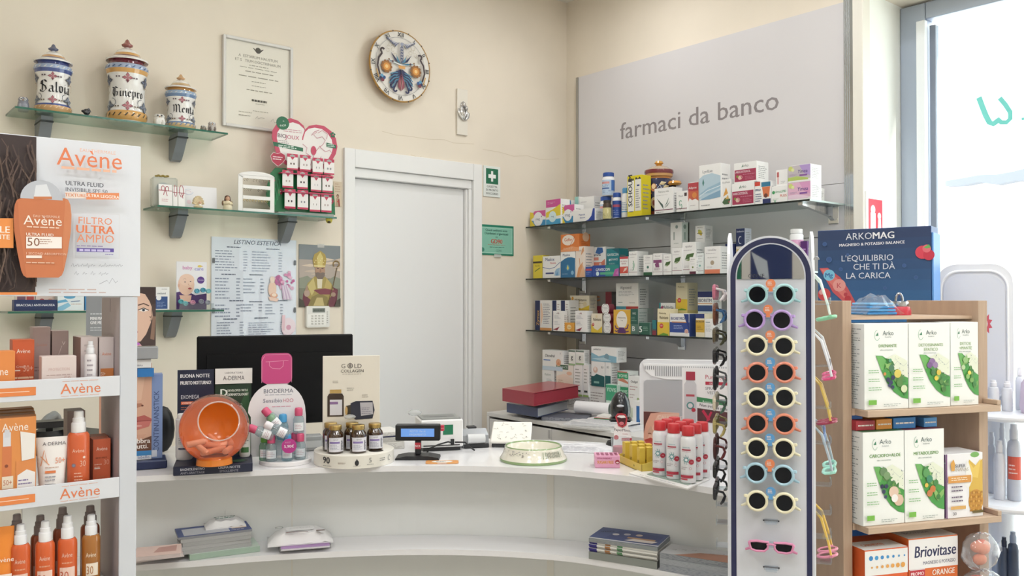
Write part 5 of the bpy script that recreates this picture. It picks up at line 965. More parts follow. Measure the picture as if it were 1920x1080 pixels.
def idx_at(px): return min(range(len(CV)),key=lambda i: abs(FPX*(Vector((CV[i].x,CV[i].y,0)).dot(_r))/(Vector((CV[i].x,CV[i].y,0)).dot(Vector((math.sin(AZ),math.cos(AZ),0))))+960-px))
js = [0,idx_at(553),idx_at(1015),len(CV)-1]; KP = m('eceeec',.4)
for i0, i1 in zip(js,js[1:]):
    A, B = off(CV,.16)[i0:i1+1], off(CV,.178)[i0:i1+1]; t = (A[1]-A[0]).normalized() * .0012; t2 = (A[-1]-A[-2]).normalized() * .0012
    A[0] = A[0] + t; B[0] = B[0] + t; A[-1] = A[-1] - t2; B[-1] = B[-1] - t2
    for z0, z1 in ((.05,ZL-.0175),(ZL-.0165,ZK-.0178)): b = MB(); b.slab([tuple(p) for p in A]+[tuple(p) for p in B[::-1]],z0,z1,KP); b.build('front_panel',parent=ct)
for q_, wj in ((553,.004),(1015,.022)):
    i_ = idx_at(q_); A = off(CV,.1585)[i_]; t_ = (CV[i_+1]-CV[i_]).normalized()
    for z0, z1 in ((.052,ZL-.0176),(ZL+.0006,ZK-.0179)): b = MB(); b.box(-wj/2,wj/2,-.0006,.0008,z0,z1,m('eceae2',.4)); o = b.build('joint_strip',parent=ct); o.location = (A.x,A.y,0); o.rotation_euler[2] = math.atan2(t_.y,t_.x)
band(.19,.205,.004,.05,m('7d7f7c',.5)).build('plinth',parent=ct)
band(.18,.186,.06,ZK-.02,'6f716e').build('carcass_back',parent=ct)
ZT0 = ZK + .0006
def spot(px,py,z=ZK,face=None):
    p = onZ(px,py,z); d = (p-EY).dot(_f); p.z = z + .0006
    return p, d / FPX, -(AZ+math.atan((px-960)/FPX)) if face is None else face
def cyl_label(b,r,h,z0,spec,c='f2f0ee',arc_=1.15): A = wrap(b,r,arc_*2*r,h,z0=z0); A.r(0,0,1,1,c); A.run(spec)

# ---- lip care totem at the outer end, half behind the sun care stand
p, k, rz = spot(238,884); TT = root('lip_care_totem',p,rz,label='lip care counter totem with a womans face and lips posters',cat='display stand')
L = lambda px, py: ((px-238)*k,(884-py)*k)
b = MB(); b.box(L(160,0)[0],L(308,0)[0],0,.10,0,L(0,868)[1],m('1f2c55',.35),ch=.003); b.build('base',parent=TT)
b = MB(); x0, z0 = L(180,867); x1, z1 = L(300,690); b.box(L(281,0)[0],L(300,0)[0],.03,.09,z0,L(0,706)[1],m('7f95c4',.4)); A = front(b,L(300,0)[0]-L(281,0)[0],L(0,706)[1]-z0,L(281,0)[0],z0,.03); A.t('CONTINUANSTICK',.66,.08,.058,'3a4a78','l',9,0,0,90); A.r(0,.02,.5,.1,'d8e0ee'); b.build('side_panel',parent=TT)
b = MB(); x0 = L(190,0)[0]; x1 = L(280.5,0)[0]; z1 = L(0,684)[1]; b.box(x0,x1,.028,.034,z0,z1,'d9ad96'); A = front(b,x1-x0,z1-z0,x0,z0,.028)
A.p('c4937c',[(0,.3),(.4,.3),(.35,1),(0,1)]); A.p('e2bba4',[(.55,.6),(.8,.62),(.9,1),(.6,1)]); A.p('b57f68',[(.62,.56),(.7,.535),(.84,.56),(.8,.585),(.66,.585)]); A.d(.66,.56,.03,'6a3c30',rv=.018); A.d(.82,.56,.025,'6a3c30',rv=.018)
A.p('b8625e',[(.4,.41),(.58,.46),(.72,.445),(.86,.46),(1,.42),(1,.4),(.7,.39)]); A.p('c87670',[(.4,.405),(.7,.39),(1,.4),(.95,.34),(.72,.31),(.5,.34)]); A.c('8a4040',[(.4,.407),(.7,.4),(1,.402)],.012); A.d(.72,.35,.1,'e0a8a0',rv=.02)
A.p('d4a48e',[(.5,.26),(.9,.26),(.8,.2),(.6,.2)]); A.p('6a4434',[(0,.0),(1,.0),(1,.24),(.6,.17),(.3,.2),(0,.24)]); A.t('labbra',.8,.17,.05,'f6f0ec','c',.4,.02); A.t('tutti.',.8,.115,.05,'f6f0ec','c',.3,.02); A.r(0,.0,1,.09,'e9ecf2'); A.p('3f8ac8',[(.55,.04),(1,.04),(1,.09),(.7,.09)]); A.t('labello',.85,.01,.03,'3a5aa0','c',.25); b.build('lips_poster',parent=TT)
b = MB(); b.box(L(200,0)[0],L(291,0)[0],-.002,.05,L(0,675)[1],L(0,652)[1],m('9b9da1',.4),ch=.002); b.build('grey_shelf',parent=TT)
b = MB(); b.box(L(228,0)[0],L(279,0)[0],.012,.03,L(0,692)[1],L(0,676)[1],'f0f0f2',ch=.001); b.box(L(255,0)[0],L(284,0)[0],.010,.026,L(0,709)[1],L(0,693)[1],m('2f7ac0',.4)); front(b,.04,.01,L(240,0)[0],L(0,690)[1],.012).t('SPF LABBRA',.5,.2,.5,'777788','c',.9); b.build('sample_tray',parent=TT)
b = MB(); x0, z0 = L(167,651); x1, z1 = L(287,538); b.box(x0,x1,.03,.036,z0,z1,m('8d9094',.45)); A = front(b,x1-x0,z1-z0,x0,z0,.03)
A.g(.06,.52,.26,.58,1,'c9ccd0'); A.t('MINI MAX',.16,.45,.05,'f0f0f2','c',.2,.02); A.t('GIVE ME A',.16,.38,.05,'f0f0f2','c',.2,.02); A.g(.06,.26,.26,.34,2,'c9ccd0'); A.g(.1,.1,.24,.2,2,'b9bcc0')
A.p('4a3a38',[(.66,0),(.7,1),(1,1),(1,0)]); A.p('e0bca8',[(.66,.06),(.66,.96),(.86,.9),(.94,.66),(.93,.4),(.86,.2),(.78,.08)]); A.p('3c2d2c',[(.66,1),(.66,.92),(.84,.88),(.94,.7),(1,.72),(1,1)]); A.p('8d7060',[(.9,.5),(.95,.44),(.92,.12),(.98,.1),(1,.5)])
A.c('5a4038',[(.74,.69),(.82,.72),(.9,.68)],.018); A.p('f2ece8',[(.75,.60),(.82,.64),(.89,.60),(.82,.58)]); A.d(.82,.61,.022,'4a5a6a'); A.d(.82,.61,.01,'1c1c20'); A.c('3a2a28',[(.74,.61),(.82,.645),(.9,.605)],.012); A.d(.70,.24,.04,'b86a6a',rv=.03); A.p('dcb09c',[(.72,.5),(.7,.36),(.68,.36)]); A.p('d8a8b0',[(.67,.0),(.8,.0),(.76,.06),(.68,.08)]); A.d(.73,.04,.04,'c66ad0',rv=.02); A.c('b89a88',[(.935,.6),(.95,.5),(.92,.42)],.02); b.build('face_poster',parent=TT)

# ---- dark skin care display and the orange bowl standing in it
p, k, rz = spot(400,889,face=math.atan2((onZ(478,884,ZK)-onZ(325,893,ZK)).y,(onZ(478,884,ZK)-onZ(325,893,ZK)).x))
w_ = (onZ(474,884,ZK)-onZ(325,893,ZK)).length; hw = w_ / 2
t = root('skin_care_display',p,rz,label='navy and dark green skin care counter display behind the orange bowl',cat='display stand'); NV = m('20263f',.4)
b = MB(); b.box(-hw,hw,0,.17,0,.026,NV,ch=.002); A = front(b,w_,.026,-hw,0,0); A.t('BAGNOLENITIVO',.24,.52,.26,'c9cbd6','c',.3,.02); A.t('ANTI-GRATTAGE',.24,.14,.24,'a9abb8','c',.3); A.t('CREMA NOTTE',.70,.52,.26,'c9cbd6','c',.28,.02); A.t('EMOLLIENTE',.70,.14,.24,'a9abb8','c',.24); A = topf(b,w_,.16,.026,-hw,0); A.d(.82,.28,.12,'101422'); A.d(.82,.28,.09,'3a5a44'); b.build('tray',parent=t)
hb = .285; b = MB(); b.box(-hw*1.0,-.004,.16,.166,.0265,hb,NV); A = front(b,hw-.004,hb-.0265,-hw,.0265,.16)
A.t('BUONA NOTTE',.08,.91,.042,'f0f0f4','l',.8,.02); A.t('PRURITO NOTTURNO!',.08,.83,.042,'f0f0f4','l',.84,.02); A.t('EXOMEGA',.1,.665,.045,'d9dae2','l',.5,.0); A.r(.1,.6,.52,.635,'e0744c'); A.t('CONTROL',.31,.607,.02,'fbe9e0','c',.34,.02); A.g(.1,.53,.46,.58,2,'b06a50')
A.p('6a4030',[(.5,.3),(.55,.56),(.72,.64),(.95,.66),(1,.6),(1,.3)]); A.p('8a5844',[(.6,.36),(.66,.55),(.85,.6),(.95,.5),(.9,.36)]); A.p('2c1c1c',[(.62,.62),(.75,.7),(1,.7),(1,.6),(.85,.62)]); A.c('3a2018',[(.72,.5),(.78,.485),(.84,.5)],.014); A.c('5a2c28',[(.72,.4),(.8,.385)],.02); b.build('back_panel',parent=t)
b = MB(); b.box(.0,hw*.98,.158,.164,.0265,hb-.045,m('1f3a2c',.4)); A = front(b,hw*.98,hb-.0715,0,.0265,.158); A.p('2f5a3a',[(.0,.2),(.3,.5),(.2,.9),(.6,.6),(.9,.95),(1,.5),(1,0),(0,0)]); A.p('16281f',[(.4,.3),(.6,.6),(.55,.2)]); A.t('D',.24,.83,.1,'e9efe9','c',.2,.03); A.t('DEVELOPED WITH',.34,.89,.03,'dfe8df','l',.55,.02); A.t('DERMATOLOGIST',.34,.83,.035,'e9efe9','l',.58,.02); A.t('NOVITA',.56,.66,.035,'dfe8df','c',.3); A.c('dfe8df',[(.38,.65),(.74,.65),(.74,.71),(.38,.71)],.008,True); b.build('back_panel',parent=t)
b = MB(); b.box(.0,hw,.152,.1575,hb-.044,hb+.002,m('e9e6e4',.45)); A = front(b,hw,.046,0,hb-.044,.152); A.t('LABORATOIRE',.5,.66,.12,'6a6468','c',.6); A.t('A-DERMA',.5,.24,.28,'5a5458','c',.58); b.build('header_card',parent=t)
def tube_bottle(px,py,hpx,rpx,spec,label,body,cap,name='lotion_bottle',z=ZK,cat='bottle',capf=.16,flip=False,face=None,pz=None):
    q, k_, rz_ = spot(px,py,z); H = hpx * k_; r = rpx * k_; t = root(name,q,rz_,label=label,cat=cat); b = MB(); c0 = H * capf
    b.lathe([(0,0),(r*.86,0),(r*.9,.002),(r,H*.06),(r,H*(1-capf)),(r*.9,H*(1-capf)+.003),(0,H*(1-capf)+.003)],body,24); bd = b.build('bottle_body',parent=t)
    b = MB(); b.lathe([(0,H*(1-capf)+.0035),(r*.8,H*(1-capf)+.0035),(r*.8,H*.985),(r*.74,H),(0,H)],cap,20); b.build('cap',parent=t)
    b = MB(); wrap(b,r,2.4*r,H*(1-capf)*.9,z0=H*.06).run(spec); b.build('label_print',parent=bd); return t
zt_ = ZK + .0268
tube_bottle(346,861,85,16,[('p','d9935a',[(.35,.62),(.5,.9),(.42,.62)]),('p','d9935a',[(.65,.62),(.5,.9),(.56,.62)]),gl(.2,.36,.8,.55,4,'8a8a92'),('r',.2,.22,.8,.27,'4a4a66')],'grey lotion bottle with a navy line beside the orange bowl',m('d9d6d8',.35),m('eeecec',.4),z=zt_,capf=.12)
tube_bottle(459,856,62,10,[('r',.2,.1,.8,.3,'4a7a4a'),gl(.2,.4,.8,.8,4,'9a9a9a')],'white tube with green print behind the orange bowl',m('e9e9e6',.35),m('f2f2f0',.4),z=zt_,capf=.12)
q, k, rz = spot(402,871,zt_); r = 63 * k; CB = r * .98 + .01
t = root('capsule_bowl',q,rz,label='round orange and clear plastic bowl full of peach sample tubes',cat='bowl'); ax = Vector((.14,-.92,.36)).normalized(); OR = m('e8862c',.25,coat=.4)
def cap_sphere(t0,t1,c,rad=r,seg=40,n=10,th=0): return [(rad*math.sin(R(t0+(t1-t0)*i/n)),rad*math.cos(R(t0+(t1-t0)*i/n))) for i in range(n+1)]
b = MB(); b.lathe([(rr_,z_) for rr_,z_ in cap_sphere(180,98,OR)],OR,40,o=(0,0,CB),axis=ax); b.build('orange_shell',parent=t)
b = MB(); b.lathe(cap_sphere(97.5,35,None),clear('f7ddd0',.03,.10),40,o=(0,0,CB),axis=ax); b.build('clear_shell',parent=t)
b = MB(); e1 = ax.cross(Vector((0,0,1))).normalized(); e2 = ax.cross(e1); rr_ = r * math.sin(R(35)); cz_ = ax * r * math.cos(R(35)) + Vector((0,0,CB))
b.tube([cz_+(e1*math.cos(a/36*2*PI)+e2*math.sin(a/36*2*PI))*rr_ for a in range(36)],.0022,clear('f4e2da',.05,.5),6,True); b.build('rim',parent=t)
b = MB(); b.lathe([(r*.42,0),(r*.52,.002),(r*.50,.018),(r*.40,.026)],OR,32); b.build('foot_ring',parent=t)
rr = random.Random(11); PE = [m('e8a284',.35),m('e2906e',.35),m('efb298',.35)]
for i, (x,y,z,az,el) in enumerate([(-.45,-.1,-.42,20,4),(-.1,-.2,-.48,-15,-6),(.3,-.05,-.5,40,8),(-.25,.2,-.55,80,0),(.05,-.35,-.6,10,12),(-.35,-.35,-.55,-50,-25),(.38,-.3,-.62,70,5),(-.02,.0,-.36,130,28),(-.2,-.1,-.68,60,0),(.15,.25,-.62,0,0),(.42,.1,-.42,100,10),(-.5,-.25,-.38,5,8)]):
    o_ = MB(); ln = .026; d = Vector((math.cos(R(az))*math.cos(R(el)),math.sin(R(az))*math.cos(R(el)),math.sin(R(el)))); c_ = Vector((x*r,y*r,z*r+CB)); o_.tube([c_-d*ln,c_-d*ln*.93,c_+d*ln*.8,c_+d*ln*.9,c_+d*ln],[.006,.0085,.0085,.006,.0055],PE[i % 3],10)
    q_ = [Vector(v) for v in o_.v]; o_.build('sample_tube',loc=q+Vector((0,0,0)),rz=rz,label='peach plastic sample tube lying in the orange bowl',cat='sample tube',group='sample tubes in the orange bowl')

# ---- micellar water display
p, k, rz = spot(524,873); t = root('micellar_water_display',p,rz,label='bottle shaped white display with a big pink cap and round foot',cat='display stand')
L = lambda px, py: ((px-524)*k,(878-py)*k)
b = MB(); b.lathe([(0,0),(48*k,0),(48*k,.010),(46*k,.013),(0,.013)],m('f0eeee',.4),40,o=(11*k,.05,0)); b.build('foot',parent=t)
b = MB(); yb = .056
out = [L(472,866),L(471,790)] + [(L(519,0)[0]+53*k*math.cos(R(a)),L(0,782)[1]+56*k*math.sin(R(a))) for a in range(180,109,-10)][0:] + [L(499,728),L(541,728)] + [(L(519,0)[0]+53*k*math.cos(R(a)),L(0,782)[1]+56*k*math.sin(R(a))) for a in range(70,-1,-10)] + [L(573,790),L(574,866)]
b.ext(out,yb,yb+.005,m('eceaee',.4)); A = Art(b,lambda u,v,n: (u,yb-n,v),1,1)
A.t('BIODERMA',L(522,745)[0],L(0,746)[1],.0125,'5b5f72','c',58*k,.0); A.g(*L(497,751),*L(548,748),1,'9a9cac'); A.t('Sensibio',L(511,764)[0],L(0,764)[1],.012,'6a6a80','c',38*k); A.t('H2O',L(540,762)[0],L(0,764)[1],.011,'cf7f90','c',20*k); A.g(*L(510,774),*L(545,770),1,'d9a0b0'); b.build('card_body',parent=t)
b = MB(); x0, z0 = L(490,728); x1, z1 = L(547,670); b.ext(rrect(x1-x0,z1-z0,11*k,x0,z0),yb-.002,yb+.006,m('cb4a86',.35)); A = Art(b,lambda u,v,n: (u,yb-.002-n,v),1,1); A.c('ecaac8',[L(498,686),L(540,684)],.0012); A.c('ecaac8',[L(505,686),L(505,694),L(511,699),L(524,700),L(530,695),L(531,685)],.0014); A.c('ecaac8',[L(491,726),L(491,684),L(496,675)],.0014); A.c('ecaac8',[L(496,673),L(540,672),L(545,678),L(546,726)],.001); b.build('pink_cap',parent=t)
b = MB(); b.lathe([(47*k,.0135),(47*k,.05)],clear('f2f6f8',.05,.04),24,o=(11*k,.05,0),a0=-1.1,a1=1.1); b.build('clear_guard',parent=t)
def mini_bottle(cx,cy,z,capc,label,liq='dfe9ec',rot=None,tint=None):
    t2 = root('miniature_bottle',p+Vector((cx*math.cos(rz)-cy*math.sin(rz),cx*math.sin(rz)+cy*math.cos(rz),z)),rz,label=label,cat='bottle',group='miniature bottles on the micellar water display')
    if rot: t2.rotation_euler = (R(rot[0]),R(rot[1]),rz+R(rot[2]))
    b = MB(); r = .0165; h = .058; b.lathe([(0,0),(r*.9,0),(r,.003),(r,h*.72),(r*.8,h*.88),(r*.55,h*.92),(r*.55,h)],clear(liq,.04,.25),20); bd = b.build('bottle_body',parent=t2)
    b = MB(); b.lathe([(0,h*.93),(r*.72,h*.93),(r*.74,h+.014),(r*.6,h+.019),(0,h+.021)],m(capc,.35),18); b.build('cap',parent=t2)
    b = MB(); A = wrap(b,r,1.9*r,h*.42,z0=h*.16); A.r(0,0,1,1,'eef0f2'); A.g(.15,.2,.85,.8,3,'c9a0ac'); b.build('label_print',parent=bd)
PKC, BLC, GRC = 'd2567c', '4a9cd0', '7abf5a'
X = lambda px: (px-524) * k
mini_bottle(X(509),.006,.0136,PKC,'pink capped miniature standing in front near the bowl'); mini_bottle(X(538),.002,.0136,BLC,'blue capped miniature standing in front behind the price sticker','c4dfe8'); mini_bottle(X(562),.016,.0136,PKC,'pink capped miniature standing in front near the supplement jars'); mini_bottle(X(497),.03,.0136,GRC,'green capped miniature standing behind beside the bowl','bfe0cc')
mini_bottle(X(559),.028,.09,PKC,'upright pink capped miniature on top of the heap'); mini_bottle(X(540),-.004,.09,'e8e4e8','white capped miniature lying across the heap',rot=(0,-62,0)); mini_bottle(X(526),.03,.108,PKC,'pink capped miniature leaning outward on the heap',rot=(0,-40,0)); mini_bottle(X(513),.002,.088,PKC,'pink capped miniature tipped over toward the bowl',rot=(0,-68,0)); mini_bottle(X(530),.03,.072,BLC,'blue capped miniature in the middle of the heap','c4dfe8'); mini_bottle(X(508),.034,.072,GRC,'green capped miniature in the middle of the heap','bfe0cc'); mini_bottle(X(553),.037,.0136,'d2567c','pink capped miniature standing behind the price sticker')
b = MB(); b.cyl(13.5*k,0,.0015,m('b8388a',.4),24,axis=(0,-1,0)); A = Art(b,lambda u,v,n: (u,-.0017-n,v),1,1); A.t('5,90€',0,-.005,.0085,'f6e9f2','c',22*k,.02); A.g(-.012,.008,.012,.013,2,'e0b0d0'); o = b.build('price_sticker',parent=t); o.location = (X(541),-.042,L(0,838)[1])

# ---- collagen display with amber jars
p, k, rz = spot(664,874); t = root('collagen_display',p,rz,label='ivory round collagen display with a tall printed back card',cat='display stand'); IV = m('ece8de',.45); r = 76 * k; hb = 24 * k
L = lambda px, py: ((px-664)*k,(877-py)*k)
b = MB(); b.lathe([(0,0),(r,0),(r,hb-.001),(r-.001,hb),(0,hb)],IV,48,o=(0,r*.62,0)); A = wrap(b,r,2.2*r,hb,o=(0,r*.62),base=.0008)
A.t('90',.17,.36,.5,'3a3a3c','c',.1,.03); A.g(.12,.12,.24,.22,1,'8a8a8a'); A.g(.32,.35,.41,.5,2,'8a7060'); A.d(.53,.45,.022,'2c2c30',rv=.03); A.p('2c2c30',[(.515,.5),(.53,.78),(.545,.5)]); A.g(.49,.18,.57,.26,1,'999999'); A.t('5',.68,.42,.36,'6a6a6c'); A.g(.64,.22,.72,.32,1,'999999'); A.g(.80,.4,.9,.7,2,'8a8a8a'); A.c('4a4a4e',arc(.96,.55,.02,0,300,8,ry=.2),.006); b.build('round_base',parent=t)
A = None; b = MB(); A = Art(b,lambda u,v,n: (u,v,hb+n+.0002),1,1); A.p('2a241e',[(X_*1,Y_) for X_,Y_ in [((705-664)*k+.0225*math.cos(q*.4),.03+.0225*math.sin(q*.4)) for q in range(16)]]); b.build('empty_hole',parent=t)
yb = r * .62 + .012; b = MB(); x0, z0 = L(604,838); x1, z1 = L(713,674); z0 = hb + .0004; b.box(x0,x1,yb,yb+.004,z0,z1,m('e6dfd2',.3),ch=.001); A = Art(b,lambda u,v,n: (u,yb-n,v),1,1); IK = '4c4642'
A.t('G',L(643,0)[0],L(0,698)[1],.0135,IK); A.t('LD',L(671,0)[0],L(0,698)[1],.0135,IK,'c',18*k); A.c('6b6460',arc(L(656,0)[0],L(0,693.5)[1],.0072,0,360,18)[:-1],.0022,True); A.p('8a837c',[L(656,687),L(653,694),L(656,698),L(659,694)]); A.t('COLLAGEN',L(660,0)[0],L(0,706.5)[1],.0095,IK,'c',48*k,.004); A.g(*L(641,711),*L(677,708),1,'b0a99e'); A.g(*L(623,727),*L(638,721),2,'a39c92'); A.g(*L(650,742),*L(667,735),2,'a39c92'); A.g(*L(679,756),*L(693,749),2,'a39c92')
def pj(cx,cy,w2,h2,lying=False):   # printed jar picture
    if not lying:
        A.p('3a2a20',[L(cx-w2,cy+h2),L(cx+w2,cy+h2),L(cx+w2,cy-h2*.5),L(cx+w2*.8,cy-h2*.7),L(cx-w2*.8,cy-h2*.7),L(cx-w2,cy-h2*.5)]); A.p('bd9c5c',[L(cx-w2*.7,cy-h2*.72),L(cx+w2*.7,cy-h2*.72),L(cx+w2*.7,cy-h2),L(cx-w2*.7,cy-h2)]); A.p('d8d6dc',[L(cx-w2*.7,cy+h2*.9),L(cx+w2*.8,cy+h2*.9),L(cx+w2*.8,cy-h2*.25),L(cx-w2*.7,cy-h2*.25)]); A.p('8a6a98',[L(cx-w2*.7,cy+h2*.1),L(cx+w2*.3,cy+h2*.1),L(cx+w2*.3,cy-h2*.1),L(cx-w2*.7,cy-h2*.1)])
    else:
        A.p('2a2c3c',[L(cx-18,cy-14),L(cx-8,cy-18),L(cx+24,cy-18),L(cx+28,cy),L(cx+24,cy+16),L(cx-8,cy+18),L(cx-18,cy+12)]); A.p('3a3020',[L(cx-27,cy-9),L(cx-18,cy-11),L(cx-18,cy+11),L(cx-27,cy+8)]); A.d(*L(cx-26,cy),.004,'c8a468',rv=.013); A.p('b9b6bc',[L(cx,cy-15),L(cx+24,cy-15),L(cx+25,cy+8),L(cx+2,cy+11)]); A.g(*L(cx+3,cy+8),*L(cx+22,cy-6),4,'7a7688')
pj(628.5,765,15.5,26); pj(675,780,28,18,True); b.build('back_card',parent=t)
AM = m('3a2415',.08,coat=.8,spec=.8); GD = m('c0a468',.3,.85)
def amber(px,py0,py1,y,label):
    x = (px-664) * k; h = (py1-py0) * k * .98; r_ = 15.5 * k
    t2 = root('supplement_jar',p+Vector((x*math.cos(rz)-y*math.sin(rz),x*math.sin(rz)+y*math.cos(rz),hb+.0006)),rz+R(14),label=label,cat='jar',group='amber jars on the collagen display')
    b = MB(); b.lathe([(0,0),(r_*.92,0),(r_,.003),(r_,h*.62),(r_*.94,h*.7),(r_*.7,h*.8),(r_*.68,h*.86),(0,h*.86)],AM,28); bd = b.build('glass_body',parent=t2)
    b = MB(); b.lathe([(0,h*.83),(r_*.76,h*.83),(r_*.78,h*.85),(r_*.78,h*.97),(r_*.74,h),(0,h)],GD,28); b.build('gold_lid',parent=t2)
    b = MB(); A = wrap(b,r_,2.0*r_,h*.5,z0=h*.07); A.r(0,0,1,1,'e0dfe6'); A.t('GOLD',.42,.82,.09,'5a5a66','c',.4); A.r(.05,.58,.66,.72,'8a78b0'); A.g(.08,.14,.62,.5,4,'9a9ab0'); A.g(.74,.1,.92,.8,9,'4a4a58',.6); b.build('label_print',parent=bd)
amber(620,798,852,.058,'amber jar behind, nearest the micellar water display'); amber(629,804,857,.016,'amber jar in front, nearest the micellar water display'); amber(660,795,848,.06,'amber jar behind the middle front one'); amber(671.5,804,857,.01,'amber jar in front at the middle of the round base'); amber(703,795,846,.055,'amber jar beside the empty hole, nearest the customer display')
b = MB(); b.ell((X(640),.06,hb+.108),.022,.012,.01,clear('eef0f0',.05,.3),10,6); b.ell(((656-664)*k,.062,hb+.1),.018,.012,.008,clear('eef0f0',.05,.3),10,6); b.build('clear_clip',parent=t)

# ---- monitor with its back to the customers
p, k, rz = spot(520,838); h0 = p.z; t = root('desktop_monitor',p,R(-17),label='large black monitor turned away behind the counter displays',cat='monitor'); BK = m('040508',.5,spec=.25)
k2 = k * 1.03; b = MB(); wm = 275 * k2 / math.cos(R(6)); ht = (838-629) * k; hl = (838-797) * k
b.box(-wm/2,wm/2,.0,.022,hl,ht,BK,ch=.004); b.build('screen_panel',parent=t)
b = MB(); b.box(-wm*.44,wm*.44,-.005,-.0002,hl+.03,ht-.06,m('06070a',.5,spec=.25)); b.build('rear_cover',parent=t)
b = MB(); b.box(-.035,.035,-.01,.012,.012,hl+.04,BK,ch=.003); b.build('stand_neck',parent=t); b = MB(); b.slab(rrect(.24,.16,.03,-.12,-.08),0,.012,BK); b.build('stand_foot',parent=t)
p, k, _ = spot(588,846); t = root('label_printer',p,R(-20),label='grey white device behind the displays beside the monitor',cat='printer'); b = MB(); b.box(-.035,.03,0,.05,0,.05,m('a9abab',.5),ch=.004); b.build('case',parent=t); b = MB(); b.box(-.03,.025,-.003,-.0004,.012,.034,'c9cbca'); b.build('paper_slot',parent=t)

# ---- customer display
p, k, rz = spot(783,861); t = root('customer_display',p,rz-R(6),label='black price display with a lit blue screen on a pole',cat='display'); b = MB()
b.ext([(-41*k,0),(41*k,0),(40*k,.006),(20*k,.012),(-20*k,.012),(-40*k,.006)],-.02,.05,m('17171b',.4)); b.build('foot',parent=t)
b = MB(); b.box(-5.5*k,5.5*k,.006,.022,.0122,34*k,'1b1b20',ch=.002); A = front(b,11*k,.02,-5.5*k,18*k,.006); A.r(0,0,1,1,'b02a3a'); A.t('NCR',.5,.3,.35,'f0d8d8','c',.8,.02); b.build('pole',parent=t)
b = MB(); b.box(-42*k,42*k,0,.03,34*k,64*k,m('141518',.35),ch=.003); A = front(b,84*k,30*k,-42*k,34*k,0); A.r(.12,.24,.88,.78,'2a3c5c'); hd = b.build('display_head',parent=t)
b = MB(); A = front(b,84*k,30*k,-42*k,34*k,-.0006); A.r(.13,.26,.87,.76,m('6f9fe8',.3,emit=.55)); A.t('RESTO  Fin di',.5,.54,.12,'d2e4fa','c',.6); A.t('PAGAMENTO',.5,.34,.12,'d2e4fa','c',.5); b.build('lit_screen',parent=hd)
b = MB(); b.box(43*k,49*k,.004,.024,52*k,62*k,m('c0304a',.4)); front(b,6*k,10*k,43*k,52*k,.004).t('NCR',.5,.4,.2,'f0d8d8','c',.8); b.build('red_badge',parent=hd)

# ---- receipt printer, card reader, papers
p, k, rz = spot(829,846); t = root('receipt_printer',p,rz+R(10),label='white boxy receipt printer with a grey top and green label',cat='printer'); w_ = 80 * k; h = 58 * k
b = MB(); b.box(-w_/2,w_/2,0,.13,.012,h,m('eeedec',.4),ch=.003); A = front(b,w_,h,-w_/2,0,0); A.g(.04,.16,.84,.21,1,'8a8a8a',.3); A.r(.06,.16,.92,.2,'4a4a4c'); b.build('case',parent=t)
b = MB(); b.box(-w_*.46,w_*.46,.012,.12,h,h+.004,m('8f918f',.45)); A = topf(b,w_*.92,.108,h+.004,-w_*.46,.012); A.r(.08,.3,.9,.8,'7d7f7d'); A.r(.1,.36,.7,.42,'5a5c5a'); b.build('paper_cover',parent=t)
b = MB(); A = front(b,w_,h,-w_/2,0,-.0004); A.r(.52,.52,.76,.84,m('1f7a55',.4)); b.build('green_label',parent=t)
b = MB(); b.box(w_*.2,w_*.28,-.006,-.0006,h*.2,h*.38,'2a2a2c'); b.build('power_socket',parent=t)
b = MB(); b.box(-w_*.44,w_*.44,.006,.12,0,.0115,'2c2c2e'); b.build('base',parent=t)
b = MB(); b.tube([Vector((w_*.24,-.008,h*.26)),Vector((w_*.1,-.03,h*.34)),Vector((-w_*.15,-.05,h*.3)),Vector((-w_*.36,-.055,.02)),Vector((-w_*.42,-.05,.004))],.0026,'1c1c1e',7); b.build('cable',parent=t)
b = MB(); b.tube([Vector((w_*.3,-.008,h*.28)),Vector((w_*.5,-.03,h*.3)),Vector((w_*.66,-.04,h*.1)),Vector((w_*.72,-.035,.004))],.0026,'1c1c1e',7); b.build('cable',parent=t)
p, k, rz = spot(893,840); t = root('card_terminal',p,rz+R(14),label='silver grey card payment terminal beside the receipt printer',cat='card reader'); SG = m('9fa2a6',.3,.5); w_ = 50 * k
b = MB(); b.ext([(0,0),(.13,0),(.13,.028),(.10,.05),(.045,.058),(.01,.04)],-w_/2,w_/2,SG); b.xf(Matrix.Rotation(R(90),4,'Z')); b.build('case',parent=t)
b = MB(); b.cyl(.016,-w_*.33,w_*.33,m('d2d3d4',.4),16,o=(0,.004,.03),axis=(1,0,0)); b.build('paper_roll',parent=t)
b = MB(); b.box(-w_*.48,w_*.48,-.006,.0,.0,.014,'26272a',ch=.002); b.build('black_edge',parent=t); b = MB(); b.box(-.016,.014,.05,.08,.0565,.064,'2a2b2e',ch=.002); b.build('latch',parent=t)
p, k, rz = spot(957,840); b = MB(); b.box(-38*k,38*k,0,.13,0,.012,m('efece4',.6),ch=.003); A = topf(b,76*k,.13,.012,-38*k,0); rr = random.Random(8)
for i in range(26): u, v, a = rr.uniform(.06,.9), rr.uniform(.06,.9), rr.uniform(0,6.3); A.c('77766f',[(u,v),(u+.05*math.cos(a),v+.04*math.sin(a)),(u+.08*math.cos(a+.6),v+.07*math.sin(a+.6))],.009)
o = b.build('patterned_pouch',loc=p+Vector((0,0,.012)),rz=rz-R(4),label='cream pad with small grey sketches sloping beside the payment terminal',cat='pad'); o.rotation_euler[0] = R(22)
b = MB(); b.box(-36*k,36*k,.012,.128,0,.011,'4a4c4e',ch=.002); b.build('pad_rest',loc=p,rz=rz-R(4),label='dark wedge under the cream sketched pad',cat='stand')
